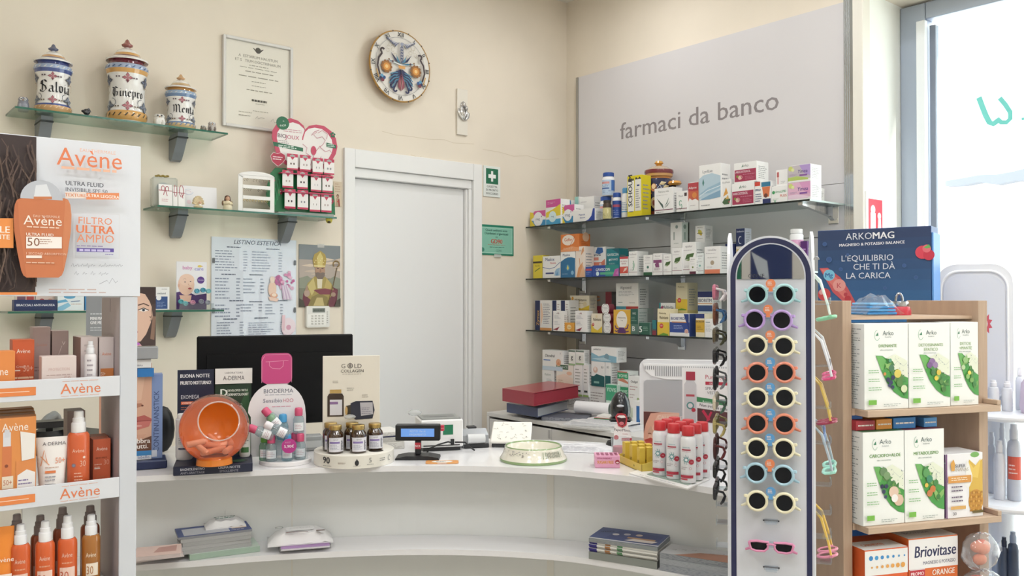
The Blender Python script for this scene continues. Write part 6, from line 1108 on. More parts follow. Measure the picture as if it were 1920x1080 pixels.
def sheet(px,py,w_,d,ang,label,spec=(),c='efeef2',z=ZT0,name='paper_sheet',cat='paper',th=.0008,zoff=0):
    q = onZ(px,py,z); b = MB(); b.box(-w_/2,w_/2,-d/2,d/2,0,th,c); topf(b,w_,d,th,-w_/2,-d/2).run(spec); return b.build(name,loc=Vector((q.x,q.y,z+zoff)),rz=R(ang),label=label,cat=cat)
tx = [gl(.1,.1,.9,.9,14,'c4c4cc')]
sheet(1066,838,.297,.14,-43,'long white printed sheet lying behind the ceramic bowl',tx); sheet(1100,843,.21,.12,-52,'second white sheet lying askew behind the ceramic bowl',tx,zoff=.001)
p, k, rz = spot(716,843)
for i, (c_,h_,lb) in enumerate([('e4e2dc',.022,'thick cream notebook lying under the papers by the customer display'),('d0cec8',.016,'grey white notebook lying in the paper pile by customer display'),('2c3050',.004,'thin navy folder lying in the paper pile by customer display'),('eceae6',.014,'topmost white paper block beside the customer display')]):
    b = MB(); zz = sum([.022,.016,.004,.014][:i]); b.box(-.06,.075,0,.15-.012*i,0,h_-.0004,m(c_,.6),ch=.001); front(b,.13,h_,-.06,0,0).run([gl(.02,.1,.98,.9,5,'b9b6b0')] if h_ > .01 else []); b.build('notebook' if i < 2 else ('folder' if i == 2 else 'paper_block'),loc=p+Vector((0,0,zz)),rz=rz+R(6+5*i),label=lb,cat='stationery')
# orange scratch tag
q = onZ(829,867,ZK); b = MB(); b.slab(rrect(.1,.052,.01,-.05,-.026),0,.0012,m('de9a55',.5)); A = topf(b,.1,.052,.0012,-.05,-.026); A.d(.5,.55,.32,'f0ece4',.16); A.g(.32,.45,.66,.7,3,'6a6a6a',.6); A.r(.36,.0,.64,.12,'f0eff1'); b.build('orange_tag',loc=(q.x,q.y,ZT0),rz=R(-36),label='orange card tag with a white oval lying by the counter edge',cat='tag')
# ceramic bowl
p, k, rz = spot(1000,862); t = root('ceramic_bowl',p,rz,label='cream glazed ceramic bowl with green rims and painted sprigs',cat='bowl'); CE = m('eeeadb',.15,coat=.6); GN = m('8fa877',.2,coat=.5); H = .046
b = MB(); rp = [(63*k,0),(63.5*k,.004),(63*k,.008),(58*k,.02),(54*k,H*.8),(53.5*k,H-.003),(52*k,H),(50*k,H-.004),(49*k,.024),(45*k,.012),(0,.010)]
b.lathe([(0,0)]+rp,CE,56,mats=[CE,GN,GN,CE,CE,CE,GN,GN,CE,CE,CE]); bd = b.build('bowl_body',parent=t)
b = MB(); A = wrap(b,lambda v: (58+(54-58)*max(0,min(1,(v)/(H*.8-.02))))*k,.30,H*.8-.02,z0=.02,base=.0012); h_ = H * .8 - .02; f0 = A.fn; S = Art(b,lambda u,v,n: f0(u+.15,v,n+.001),1,1); rr = random.Random(6)
for i in range(34):
    u, v = -.055 + rr.gauss(0,.022), rr.uniform(.1,.9) * h_; a = rr.uniform(0,3.1); S.p(['5f6650','7a7a86','6d5a60'][i % 3],[(u,v),(u+.005*math.cos(a)+.001,v+.003*math.sin(a)),(u+.009*math.cos(a),v+.005*math.sin(a)),(u+.004*math.cos(a)-.001,v+.003*math.sin(a)+.001)])
for u in (.028,.036,.085,.093): S.r(u,-.1*h_,u+.002,h_*1.05,'7f9070')
for i in range(9):
    S.c('6a6f5c',[(.04+.005*i,0),(.045+.005*i,h_)],.0012); S.c('6a6f5c',[(.045+.005*i,0),(.04+.005*i,h_)],.0012)
b.build('painted_ornament',parent=bd)
# pink mints box, clear tub, lip balm box
p, k, rz = spot(1139,878); a_ = R(-42); t = root('mints_box',p,a_,label='pink mints carton with orange lettering beside the yellow box',cat='box'); w_ = .07; b = MB(); b.box(-w_*.52,w_*.52,0,.06,0,.036,m('e6a6c4',.45),ch=.001); A = front(b,w_*1.04,.036,-w_*.52,0,0); A.t('STRAWBERRY',.38,.72,.14,'b0406a','c',.6,.02); A.t('SUGAR FREE',.42,.36,.24,'e09a4a','c',.66,.03); A.d(.9,.5,.09,'a0303c'); A.d(.9,.46,.06,'f0d8d8',rv=.03); A = topf(b,w_,.06,.036,-w_/2,0)
for i in range(5):
    for j in range(2): A.r(.06+.19*i,.12+.4*j,.18+.19*i,.4+.4*j,'9a4a68')
b.build('carton_body',parent=t)
p, k, rz = spot(1163,850); t = root('clear_tub',p+Vector((0,0,.0)),rz,label='clear ribbed plastic tub with pink contents behind the mints box',cat='tub'); b = MB(); pr = []
n = 40; vs = []; fs = []
for z, r_ in ((0,.026),(.05,.030)):
    for i in range(n): a = 2 * PI * i / n; q_ = r_ * (1+.05*math.cos(a*10)); vs.append((q_*math.sin(a),-q_*math.cos(a),z))
b.add(vs,[(i,(i+1) % n,n+(i+1) % n,n+i) for i in range(n)],clear('eef2f4',.05,.15),True); b.build('tub_wall',parent=t); b = MB(); b.cyl(.024,.001,.022,m('c06a78',.5),20); b.build('pink_contents',parent=t)
pa, pb, pc = onZ(1158,866,ZK), onZ(1203,886.5,ZK), onZ(1232,869,ZK); e1 = (pb-pa); e2 = (pc-pb); w_ = e1.length; ang = math.atan2(e1.y,e1.x); d_ = .075; YL = m('e2c860',.45)
t = root('lip_balm_box',(pa.x,pa.y,ZT0),ang,label='yellow open counter box holding rows of lip balms',cat='box'); b = MB(); b.box(0,w_,0,d_,0,.002,YL); b.box(0,w_,0,.002,.002,.022,YL); b.box(0,w_,d_-.002,d_,.002,.04,YL); b.ext([(0,.002),(d_,.002),(d_,.04),(0,.022)],0,.002,YL); 
b2 = MB(); b2.ext([(0,.002),(d_,.002),(d_,.04),(0,.022)],0,.002,YL); b = MB(); b.box(0,w_,0,d_,0,.002,YL); b.box(0,w_,0,.002,.0,.022,YL); b.box(0,w_,d_-.002,d_,.0,.04,YL); b.join(b2,Matrix(((0,1,0,0),(1,0,0,0),(0,0,1,0),(0,0,0,1)))); b.join(b2,Matrix(((0,1,0,w_-.002),(1,0,0,0),(0,0,1,0),(0,0,0,1)))); A = front(b,w_,.022,0,0,0); A.d(.7,.5,.02,'8a7a30'); b.build('open_tray',parent=t)
for i in range(3):
    for j in range(3):
        x, y = w_ * (.2+.3*i), .014 + .023 * j; q = Vector((pa.x,pa.y,ZT0+.0022)) + Vector((x*math.cos(ang)-y*math.sin(ang),x*math.sin(ang)+y*math.cos(ang),0))
        b = MB(); b.ext(rrect(.0205,.064,.002,-.01025,0),-.0085,.0085,m('dfc04c',.45)); A = front(b,.0205,.04,-.01025,.004,-.0085); A.t('LIP',.5,.4,.2,'7a6a20','c',.7,.02); A.g(.2,.1,.8,.3,2,'8a7a30'); b.build('lip_balm',loc=q,rz=ang,label='yellow lip balm stick, '+['front','middle','back'][j]+' row, '+['nearest the mints box','in the middle column','nearest the red caps'][i],cat='lip balm',group='lip balms in the yellow box')
# mints sign and scanner
p, k, rz = spot(1172,846,ZK); p = p + Vector((_f.x,_f.y,0)).normalized() * .06; d_ = (p-EY).dot(_f); k = d_ / FPX; t = root('mints_sign',p,rz,label='white mints counter sign with an open red mouth on top',cat='sign'); zb_ = 560 + .5 / k
L = lambda px, py: ((px-1172)*k,(zb_-py)*k)
b = MB(); b.ext([L(1154,zb_),L(1157,797),L(1180,790),L(1191,830),L(1192,zb_)],0,.004,m('efe9e6',.45)); A = Art(b,lambda u,v,n: (u,-n,v),1,1); A.t('PaperMints',*L(1171,809),.0085,'4a3a40','c',30*k,.01,rot=-3); A.t('cooler',*L(1177,815),.005,'c07070',rot=-3); A.d(*L(1160,821),.008,'b8404a'); A.p('b83a46',[L(1170,822),L(1189,821),L(1189,826),L(1170,827)]); b.build('sign_card',parent=t)
b = MB(); mo = [L(1158,782),L(1162,776),L(1170,775),L(1178,777),L(1181,785),L(1179,797),L(1172,802),L(1164,799)]; cx_, cz_ = L(1170,788); b.ext(mo,-.004,-.0005,m('b83a44',.3)); A = Art(b,lambda u,v,n: (u,-.004-n,v),1,1); A.p('4a1820',[(cx_+(x-cx_)*.72,cz_+(z-cz_)*.76) for x,z in mo]); A.p('f2ece8',[L(1161,782),L(1165,779),L(1175,779),L(1178,783),L(1170,784)]); A.d(*L(1170,794),.008,'d0707a',rv=.006); b.build('mouth',parent=t)
p2 = p + Vector((_f.x,_f.y,0)).normalized() * .06; k = (p2-EY).dot(_f) / FPX; t = root('barcode_scanner',p2,rz,label='black dome barcode scanner standing behind the mints sign',cat='scanner'); zb_ = 560 + .5 / k; L = lambda px, py: ((px-1172)*k,(zb_-py)*k); BK2 = m('17181d',.25,coat=.4)
b = MB(); b.lathe([(.05,0),(.045,.012),(.012,.02),(.010,L(0,784)[1])],'1c1c20',20); b.build('stand',parent=t)
b = MB(); z0 = L(0,783)[1]; z1 = L(0,734)[1]; hh = z1 - z0; b.lathe([(0,z0),(16*k,z0),(19*k,z0+hh*.2),(19*k,z0+hh*.4),(16*k,z0+hh*.7),(9*k,z0+hh*.93),(0,z1)],BK2,28); hd = b.build('scanner_head',parent=t)
b = MB(); b.ell((0,-17.5*k,z0+hh*.48),7*k,.004,2.6*k,m('c9cbd2',.3),14,6); b.build('badge',parent=hd)
b = MB(); b.box(-21*k,21*k,-17*k,17*k,z0-.012,z0-.0005,BK2,ch=.006); b.build('scan_window',parent=t)
# white rear of the second monitor, skin poster, repellent card
p = atD(1275,855,2.76); p.z = ZT0; k = 2.76 / FPX; t = root('white_monitor',p,R(-52),label='white rear of a monitor with a curved vent grille',cat='monitor'); zb_ = 560 + .5 / k; L = lambda px, py: ((px-1275)*k,(zb_-py)*k); MW = m('dcdcdf',.35)
x0, z0 = L(1200,800); x1, z1 = L(1372,676)
b = MB(); b.ext(rrect(x1-x0,z1-z0,.022,x0,z0),0,.045,MW); b.build('case',parent=t)
b = MB(); g0, g1 = L(1208,798), L(1370,714); b.ext(rrect(g1[0]-g0[0],g1[1]-g0[1],.012,*g0),-.002,-.0002,m('aeafb3',.35,.2)); b.build('rear_panel',parent=t)
b = MB(); va = [L(1207,683),L(1368,683),L(1368,700),L(1345,712),L(1250,712),L(1222,706),L(1210,695)]; b.ext(va,-.004,-.0003,m('eeeeef',.35)); b.build('vent_bezel',parent=t)
for i in range(40): px = 1211 + i * 3.9; lo = 706 if 1230 < px < 1350 else 694; b = MB(); b.box(L(px,0)[0]-.0009,L(px,0)[0]+.0009,-.006,-.0042,L(0,lo)[1],L(0,687)[1],'6e6f74'); b.build('vent_slot',parent=t)
b = MB(); b.box(-.06,.06,.008,.03,.01,z0-.0005,MW,ch=.004); b.build('stand_neck',parent=t); b = MB(); b.slab(rrect(.2,.13,.02,-.1,-.05),0,.0095,MW); b.build('stand_foot',parent=t)
p = atD(1240,845,2.64); p.z = ZT0; k = 2.64 / FPX; zb_ = 560 + .5 / k; b = MB(); w_ = 66 * k; h = (zb_-772) * k; b.box(0,w_,0,.003,0,h,'d8a290'); A = front(b,w_,h); A.p('e4b8a6',[(.05,.35),(.4,.95),(1,1),(1,.4),(.5,.3)]); A.p('5a2c2a',[(0,1),(0,.55),(.06,.75),(.2,.97),(.5,1)]); A.p('caa08e',[(.2,.72),(.28,.6),(.22,.52),(.1,.58)]); A.d(.17,.555,.05,'8a5a4a',rv=.02); A.p('b0443f',[(.02,.42),(.2,.47),(.34,.42),(.44,.4),(.3,.36),(.05,.38)]); A.p('c2605a',[(.04,.385),(.4,.39),(.26,.31),(.1,.32)]); A.t('CAUDALIE',.74,.86,.075,'f0d0c8','c',.8); A.p('c48f7c',[(.2,.22),(.5,.3),(.8,.0),(.0,.0),(0,.2)])
b.build('skin_poster',loc=p-_r*(w_*.5)+Vector((0,0,0)),rz=R(-58),label='pink skin care poster of lips before the white monitor',cat='poster')
p = atD(1322,850,2.5); p.z = ZT0; k = 2.5 / FPX; zb_ = 560 + .5 / k; t = root('repellent_sign',p,R(-60),label='white insect repellent sign card with a printed can behind red capped bottles',cat='sign'); L = lambda px, py: ((px-1322)*k,(zb_-py)*k)
x0, z0 = L(1280,zb_); x1, z1 = L(1366,691); b = MB(); b.box(x0,x1,0,.004,0,z1,m('eeeef0',.45)); A = Art(b,lambda u,v,n: (u,-n,v),1,1)
A.t('Purestop',*L(1323,711),.0125,'c05060','l',40*k); A.p('b83048',[L(1323,722),L(1366,722),L(1366,716),L(1323,716)]); A.t('100%',*L(1330,721),.006,'f6e0e4','l'); A.t('SPRAY',*L(1323,731),.008,'7a7a80','l'); A.t('VESTI',*L(1326,739),.008,'7a7a80','l'); A.p('3f8a5a',[L(1307,754),L(1366,760),L(1366,752),L(1307,745)]); A.t('Respira bene',*L(1318,755),.006,'e0f0e6','l',9,0,0,-6); A.t('Non irrita la pelle',*L(1312,762),.0085,'4a4a50','l',52*k,.01,rot=-8); A.p('5a3438',[L(1308,790),L(1366,796),L(1366,772),L(1308,766)]); A.c('c03050',[L(1318,770),L(1330,788)],.008); A.c('c03050',[L(1334,772),L(1326,790)],.006)
A.p('c9c9ce',[L(1284,792),L(1306,792),L(1306,722),L(1302,715),L(1288,715),L(1284,722)]); A.p('a8344a',[L(1287,714),L(1304,714),L(1304,698),L(1287,698)]); A.p('b04a58',[L(1287,745),L(1303,745),L(1303,741),L(1287,741)]); A.d(*L(1295,762),.011,'5a9090'); A.d(*L(1295,762),.007,'d9d9dd'); A.d(*L(1301,770),.006,'b83a4c'); b.build('sign_card',parent=t)
# repellent bottles
q1, q3, q5 = onZ(1237.5,894,ZK), onZ(1290.5,908,ZK), onZ(1339,887,ZK); e1 = (q3-q1) / 2; e2 = (q5-q3) / 2
if e1.length < .0418: e1 = e1.normalized() * .0418
e2 = e2.normalized() * max(.0418,min(.048,e2.length)); ang = math.atan2(e1.y,e1.x)
t = root('bottle_tray',(q1.x,q1.y,ZT0),ang,label='white card tray under the red capped bottles, overhanging the counter edge',cat='tray'); b = MB(); wt = e1.length * 2; a2 = math.atan2(e2.y,e2.x) - ang; ux, uy = math.cos(a2), math.sin(a2)
o_ = [(-.075,-.05),(wt+.05,-.05),(wt+.05+ux*.15,-.05+uy*.15),(-.075+ux*.15,-.05+uy*.15)]; b.slab(o_,0,.003,m('f0eeec',.45)); A = Art(b,lambda u,v,n: (u,v,.003+n),1,1); A.g(-.04,-.044,.11,-.036,1,'a9a9a9'); b.build('card_base',parent=t)
b = MB(); b.slab([(-.028,-.023),(wt+.023,-.023),(wt+.023+ux*.105,-.023+uy*.105),(-.028+ux*.105,-.023+uy*.105)],.0032,.0055,m('9fb0a6',.4)); b.build('inset',parent=t)
nm = ['front','middle','back']; RC = m('d23a40',.35)
for j in range(3):
    for i in range(3):
        q = q1 + e1 * i + e2 * j; H = .150; r_ = .0204
        t2 = root('repellent_bottle',(q.x,q.y,ZT0+.006),-(AZ+R(10)),label='red capped white repellent bottle, '+['first','second','third'][i]+' from the lip balms in the '+nm[j]+' row',cat='bottle',group='red capped repellent bottles')
        b = MB(); b.lathe([(0,0),(r_*.94,0),(r_,.002),(r_,H*.74),(r_*.93,H*.79),(r_*.74,H*.83),(0,H*.83)],m('efeff2',.3),24); bd = b.build('bottle_body',parent=t2)
        b = MB(); b.lathe([(0,H*.832),(r_*.82,H*.832),(r_*.84,H*.84),(r_*.8,H*.985),(r_*.72,H),(0,H)],RC,24); b.build('cap',parent=t2)
        b = MB(); A = wrap(b,r_,2.3*r_,H*.72,z0=H*.02); A.t('PURESSENTIEL',.36,.84,.022,'5aa0a8','c',.6); A.r(.1,.775,.62,.81,'b8485a'); A.g(.1,.74,.62,.76,1,'c87a86')
        for q_ in range(8): a = q_ * .78; A.c('3f8a92',[(.38,.55),(.38+.15*math.cos(a),.55+.09*math.sin(a)),(.38+.2*math.cos(a+.3),.55+.12*math.sin(a+.3))],.022)
        A.d(.38,.55,.13,'6aa6a8'); A.d(.38,.55,.08,'eff0f2'); A.c('3f8a92',[(.3,.5),(.48,.62)],.03); A.d(.66,.5,.15,'b8384a'); A.t('-70%',.66,.49,.02,'f6e4e6','c',.22); A.g(.1,.3,.5,.38,2,'b0a0a8'); A.d(.6,.34,.07,'d8a0a8'); A.d(.6,.34,.05,'eff0f2'); A.r(.05,.1,.75,.17,'b83a4c'); A.r(.05,.05,.45,.085,'c04a5a'); b.build('label_print',parent=bd)
# things behind the counter seen through the sun care stand
p, k, rz = spot(92,850); t = root('pen_holder',p,rz,label='black desk organiser behind the sun care stand',cat='organiser'); b = MB(); b.lathe([(0,0),(.05,0),(.055,.06),(.04,.075),(.0,.07)],m('17181b',.3),20); b.build('bowl',parent=t); b = MB(); b.ext(rrect(.16,.02,.008,-.08,.085),-.03,.03,m('1c1d20',.3)); b.build('lid',parent=t)
b = MB(); b.box(-.01,.01,-.01,.01,.07,.086,'1c1d20'); b.build('hinge',parent=t)
p, k, rz = spot(130,838); t = root('desk_telephone',p,rz-R(10),label='dark desk telephone with grey handset behind the sun care stand',cat='telephone'); b = MB(); b.ext([(-.1,0),(.1,0),(.1,.03),(-.1,.06)],0,.16,m('2c3033',.4)); b.build('base',parent=t); b = MB(); b.tube([(-.075,-.01,.075),(-.07,.03,.095),(-.07,.12,.095),(-.075,.17,.075)],[.02,.014,.014,.02],m('85898c',.4),10); b.build('handset',parent=t)
sheet(172,848,.16,.2,-30,'white paper sheet behind the sun care stand',tx,zoff=.001)
p, k, rz = spot(306,852); t = root('black_handbag',p,rz,label='small black device between the lip totem and dark display',cat='device'); b = MB(); b.ell((0,.04,.075),.035,.03,.075,m('16171a',.4),16,8); b.build('case',parent=t); b = MB(); b.tube([(-.02,.02,.0),(-.045,-.01,.02),(-.035,-.01,.05)],.004,'1c1d20',6); b.build('cord',parent=t)
t['label'] = 'small black rounded device between the lip totem and dark display'; t.name = 'black_device'

# ---- leaflets and magazines on the low shelf
def mag(px,py,w_,d,h,label,z,side_c='c9c8c6',top='9aa0a8',spec=(),ang=0,name='magazine',group=None,lines=True,cat='magazine'):
    q = onZ(px,py,z); rz_ = -(AZ+math.atan((px-960)/FPX)) + R(ang); b = MB(); b.box(-w_/2,w_/2,0,d,0,h-.0003,m(side_c,.6)); A = topf(b,w_,d,h-.0003,-w_/2,0); A.r(0,0,1,1,top); A.run(spec)
    if lines and h > .004:
        n = max(2,int(h/.0022)); F_ = front(b,w_,h,-w_/2,0,0)
        for i in range(n): F_.r(0,(i+.35)/n,1,(i+.5)/n,'aeadab')
    return b.build(name,loc=Vector((q.x,q.y,z+.0005)),rz=rz_,label=label,cat=cat,group=group)
Z = ZL; kl = onZ(410,1041,ZL); G1 = 'books and pads stacked on the low shelf'
fx, fy = 415, 1039
zs_ = ZL
for i, (w_,h_,c_,tp,dx,dz,lb,d_) in enumerate([(.196,.016,'a9bfae','c9d9cc',12,0,'pale green paper pad at the bottom of the catalogue stack',.10),(.19,.011,'b2b2b2','b9b9b9',-2,2,'lowest grey edged catalogue of the catalogue stack',.10),(.192,.011,'b6b6b6','b9b9b9',-4,2,'second grey edged catalogue of the catalogue stack',.10),(.19,.011,'aeaeae','b9b9b9',-3,2,'third grey edged catalogue of the catalogue stack',.10),(.194,.010,'b4b4b4','b9b9b9',-5,2,'fourth grey edged catalogue of the catalogue stack',.10),(.205,.007,'8d8f96','44568c',-6,3,'navy covered magazine topping the catalogue stack',.105)]):
    sp = [('r',.08,.08,.7,.8,'c9ccd4'),('r',.74,.3,.95,.7,'e0c8b0'),gl(.6,.1,.9,.2,1,'d9d9e0')] if i == 5 else []
    q = onZ(fx,fy,ZL); k_ = (q-EY).dot(_f) / FPX; rz_ = -(AZ+math.atan((fx-960)/FPX)) + R(8+(i % 3)*1.0-(2 if i == 5 else 0)); b = MB(); b.box(-w_/2,w_/2,0,d_,0,h_-.0003,m(c_,.6)); A = topf(b,w_,d_,h_-.0003,-w_/2,0); A.r(0,0,1,1,tp); A.run(sp); F_ = front(b,w_,h_,-w_/2,0,0); n = max(2,int(h_/.003))
    for j in range(n): F_.r(0,(j+.3)/n,1,(j+.42)/n,'9c9c9c' if i else '9ab0a0')
    b.build('catalogue' if 0 < i < 5 else ('paper_pad' if i == 0 else 'magazine'),loc=q+_r*(dx*k_)+Vector((_f.x,_f.y,0)).normalized()*-.02+Vector((0,0,zs_-ZL+.0006)),rz=rz_,label=lb,cat='catalogue',group=G1); zs_ += h_
def wipes(px,py,z,w_,d,h,label,spec,ang,seal='3f8a6a'):
    q = onZ(px,py,z); rz_ = -(AZ+math.atan((px-960)/FPX)) + R(ang); t = root('wipes_pack',Vector((q.x,q.y,z+.0006)),rz_,label=label,cat='wipes'); b = MB(); n = 8; W_ = m('eeedee',.35,coat=.3)
    v = []; f = []; M_2 = 7
    for i in range(n+1):
        for j in range(M_2+1):
            u, s_ = i / n, j / M_2; e = min(u,1-u) * 4; e2_ = min(s_,1-s_) * 4; q_ = min(1,e) * min(1,e2_*1.4); v.append(((u-.5)*w_,s_*d,.003+(h-.003)*(q_ ** .6)+.002*math.sin(i*3+j*2)))
    for i in range(n):
        for j in range(M_2): a = i * (M_2+1) + j; f.append((a,a+M_2+1,a+M_2+2,a+1))
    b.add(v,f,W_,True); b.add([(-w_/2,0,0),(w_/2,0,0),(w_/2,d,0),(-w_/2,d,0)],[(0,1,2,3)],W_); b.add([(-w_/2,0,0),(w_/2,0,0),(w_/2,0,.003),(-w_/2,0,.003)],[(0,1,2,3)],W_); b.build('film',parent=t)
    b = MB(); A = Art(b,lambda u,v_,n_: (u,v_,h+.0012+n_),1,1); A.p('f6f6f6',[(x_-w_*.22,y_+d*.22) for x_,y_ in rrect(w_*.44,d*.5,.012)]); A.run(spec); b.build('flap_seal',parent=t); return t
q = None; kk_ = 2.5 / FPX
wipes(424,991,zs_,.115,.068,.022,'white wipes pack with green print on the catalogue stack',[gl(-.03,.045,.03,.052,1,'3f6a5a',.9),gl(-.028,.028,.026,.036,1,'5a8a7a',.9)],6)
m1 = mag(573,1032,.15,.10,.012,'grey magazine stack under the crumpled white wipes pack',ZL,'a9a9aa','d9d0e0',ang=4,name='magazine'); m2_ = mag(573,1030,.14,.10,.005,'white leaflet with violet edge under the crumpled wipes pack',ZL+.0125,'ece8f0','b08ac0',ang=3,name='leaflet',cat='leaflet')
wipes(564,1022,ZL+.018,.19,.10,.036,'large crumpled white wipes pack with brown and violet print',[('p','7a4a44',[(-.045,.006),(.02,-.001),(.022,.003),(-.04,.012)]),('p','6a5248',[(.045,.0),(.07,.0),(.07,.012),(.045,.012)]),('c','9aa09c',arc(-.06,.07,.011,0,360,12)[:-1],.003,True),gl(-.03,.05,.03,.056,1,'c9c9cc')],3)
G2 = 'pale leaflets piled at the outer end of the low shelf'
lft = ['first','second','third','fourth','fifth','sixth']
for i in range(6):
    mag(300-i*1,1050-i*.2,.135-.004*i,.095,.0105,lft[i]+' pink white leaflet bundle from the bottom beside the catalogue stack',ZL+.011*i,['e6dcdc','ece4e2','e2d4d2','eae0de','e8dad8','e0cfcc'][i],'e6d4d0' if i < 5 else 'd9c0b8',spec=[('p','b89088',[(.4,.3),(.9,.3),(.9,.9),(.5,.8)])] if i == 5 else (),ang=[12,4,7,0,5,-3][i],name='leaflet_bundle',cat='leaflet',group=G2)
# inner end: two stacks of magazines
G3 = 'magazines stacked under the repellent bottles'
q = onZ(1172,1060,ZL); rz_ = math.atan2((onZ(1232,1068,ZL)-onZ(1104,1048,ZL)).y,(onZ(1232,1068,ZL)-onZ(1104,1048,ZL)).x); w0 = (onZ(1232,1068,ZL)-onZ(1104,1048,ZL)).length; zz = ZL
cols = [('8d918c','9aa09c',.021,'grey magazine bundle at the bottom of the spined stack')] + [(['dcdad4','e6e4de','d2d0ca','e9e7e2','dedcd6'][i],'c9c9c9',.0055,['lowest','second','third','fourth','fifth'][i]+' thin magazine with coloured spine above the grey bundle') for i in range(5)] + [('8f9496','4b5884',.011,'thick magazine with navy cover of people topping the spined stack'),('e4e4e6','4b5884',.003,'loose white flyer curling on the navy covered magazine')]
pb = onZ(1104,1048,ZL)
for i, (c_,tp,h_,lb) in enumerate(cols):
    b = MB(); b.box(0,w0,.004*(i % 2),.12,0,h_-.0003,m(c_,.55)); A = topf(b,w0,.12,h_-.0003,0,0); A.r(0,0.03,1,1,tp)
    if 1 <= i <= 5: F_ = front(b,w0,h_,0,0,.004*(i % 2)); F_.r(.0,0,.12,.95,'3a3480'); F_.r(.24,.1,.32,.9,'b07a4a'); F_.r(.42,.1,.5,.9,'4f8a5a'); F_.r(.12,0,1,.12,'9a9a96')
    if i == 6: A.run([('p','e9e9ee',[(0,.7),(.25,1),(.1,1),(0,.95)])]+[('d',.12+.1*(j % 6),.35+.2*(j // 6),.03,['9aa0b8','b9a9a4','6a74a0'][j % 3]) for j in range(12)]+[('r',.62,.5,.8,.95,'8a7a6c'),('r',.5,.05,.95,.35,'c9bdb6')]); front(b,w0,h_,0,0,0).run([gl(.0,.1,.98,.9,4,'aaaaac',.3)])
    if i == 7: A.run([('p','3d4878',[(.2,.1),(.95,.1),(.95,.8),(.3,.9)]),('t','VISO',.16,.6,.12,'2f3860','c',.2,.03,0,30),('r',.5,.3,.9,.42,'b08a6a'),('d',.3,.5,.05,'c9c4c8'),('d',.45,.6,.05,'b9b4bc'),('d',.62,.64,.05,'cdb9ac'),('p','d9cfc8',[(.5,.1),(.9,.1),(.95,.28),(.6,.3)])])
    b.build('magazine' if i < 7 else 'flyer',loc=Vector((pb.x,pb.y,zz+.0006)),rz=rz_+R([0,.5,-.5,.3,0,-.4,1,2][i]),label=lb,cat='magazine',group=G3); zz += h_
pb = onZ(1237,1069,ZL); zz = ZL; G4 = 'catalogues stacked beside the sunglasses rack'
for i, (c_,tp,h_,lb) in enumerate([('8f949c','b0b4b8',.018,'lowest grey edged catalogue beside the sunglasses rack'),('a2a6ac','b0b4b8',.016,'middle grey edged catalogue beside the sunglasses rack'),('84888e','c4c4c6',.014,'topmost catalogue with a clay coloured map cover beside the sunglasses rack')]):
    b = MB(); b.box(0,.2,0,.10,0,h_-.0004,m(c_,.5)); A = topf(b,.2,.10,h_-.0004); A.r(0,0,1,1,tp); F_ = front(b,.2,h_); F_.run([gl(.0,.05,1,.95,6,'b9bcc2',.3)])
    if i == 2: A.run([('p','b0806c',[(.2,.0),(1,.0),(1,.7),(.5,.5)])]+[('c','77706c',[(.1+.13*j,.45+.1*(j % 3)),(.16+.13*j,.5+.1*(j % 3)),(.15+.13*j,.4+.1*(j % 3))],.008) for j in range(6)])
    b.build('catalogue',loc=Vector((pb.x,pb.y,zz+.0006)),rz=rz_-R(5-2*i),label=lb,cat='catalogue',group=G4); zz += h_

# ================================================================ ON THE SIDEBOARD: binders and papers
def binder(c,paper,pa,pb_,pc,z,h,label,name='ring_binder',spine=True):
    a, b_, c_ = onZ(*pa,z), onZ(*pb_,z), onZ(*pc,z); ang = math.atan2((c_-b_).y,(c_-b_).x); L1 = (c_-b_).length; L2 = (a-b_).length
    t = root(name,Vector((b_.x,b_.y,z+.0006)),ang,label=label,cat='binder'); CC = m(c,.3,coat=.3); d = (a-b_); loc = Vector((d.x*math.cos(-ang)-d.y*math.sin(-ang),d.x*math.sin(-ang)+d.y*math.cos(-ang))); u = loc / L2
    def q(x,y): return (x+u.x*y,u.y*y)
    o_ = [q(0,0),q(L1,0),q(L1,L2),q(0,L2)]; b = MB(); b.slab(o_,0,.003,CC); b.build('bottom_cover',parent=t); b = MB(); b.slab(o_,h-.003,h,CC); b.build('top_cover',parent=t); b = MB(); b.slab([q(0,0),q(.003,0),q(.003,L2),q(0,L2)],.0031,h-.0031,CC); b.build('spine',parent=t)
    b = MB(); b.slab([q(.004,.006),q(L1-.01,.006),q(L1-.01,L2-.01),q(.004,L2-.01)],.0032,h-.006,m(paper,.7)); b.build('paper_block',parent=t); return t
zb_ = ZC
b = MB(); q = onZ(1010,789,ZC); b.box(0,.24,0,.2,0,.018,m('6a6d78',.5),ch=.001); front(b,.24,.018).run([gl(.02,.1,.98,.9,4,'b0b2b8')]); b.build('document_folder',loc=Vector((q.x,q.y,ZC+.0006))+Vector((.02,.0,0)),rz=R(-52),label='flat grey folder at the very bottom of the binder pile',cat='binder'); zb_ += .0195
t = binder('46527c','b9bcc0',(950,773),(1008,783),(1066,768),zb_,.05,'blue grey ring binder lying under the red binder'); t2 = binder('a8283c','9a2a3a',(942,752),(1001,762),(1087,745),zb_+.072,.068,'red box binder lying on the sideboard by the door')
def sh2(px,py,w_,d,ang,zo,label,c='e9e8ea',spec=tx,name='paper_sheet',th=.003): q = onZ(px,py,ZC); b = MB(); b.box(-w_/2,w_/2,-d/2,d/2,0,th,m(c,.6)); topf(b,w_,d,th,-w_/2,-d/2).run(spec); return b.build(name,loc=Vector((q.x,q.y,ZC+.0006+zo)),rz=R(ang),label=label,cat='paper')
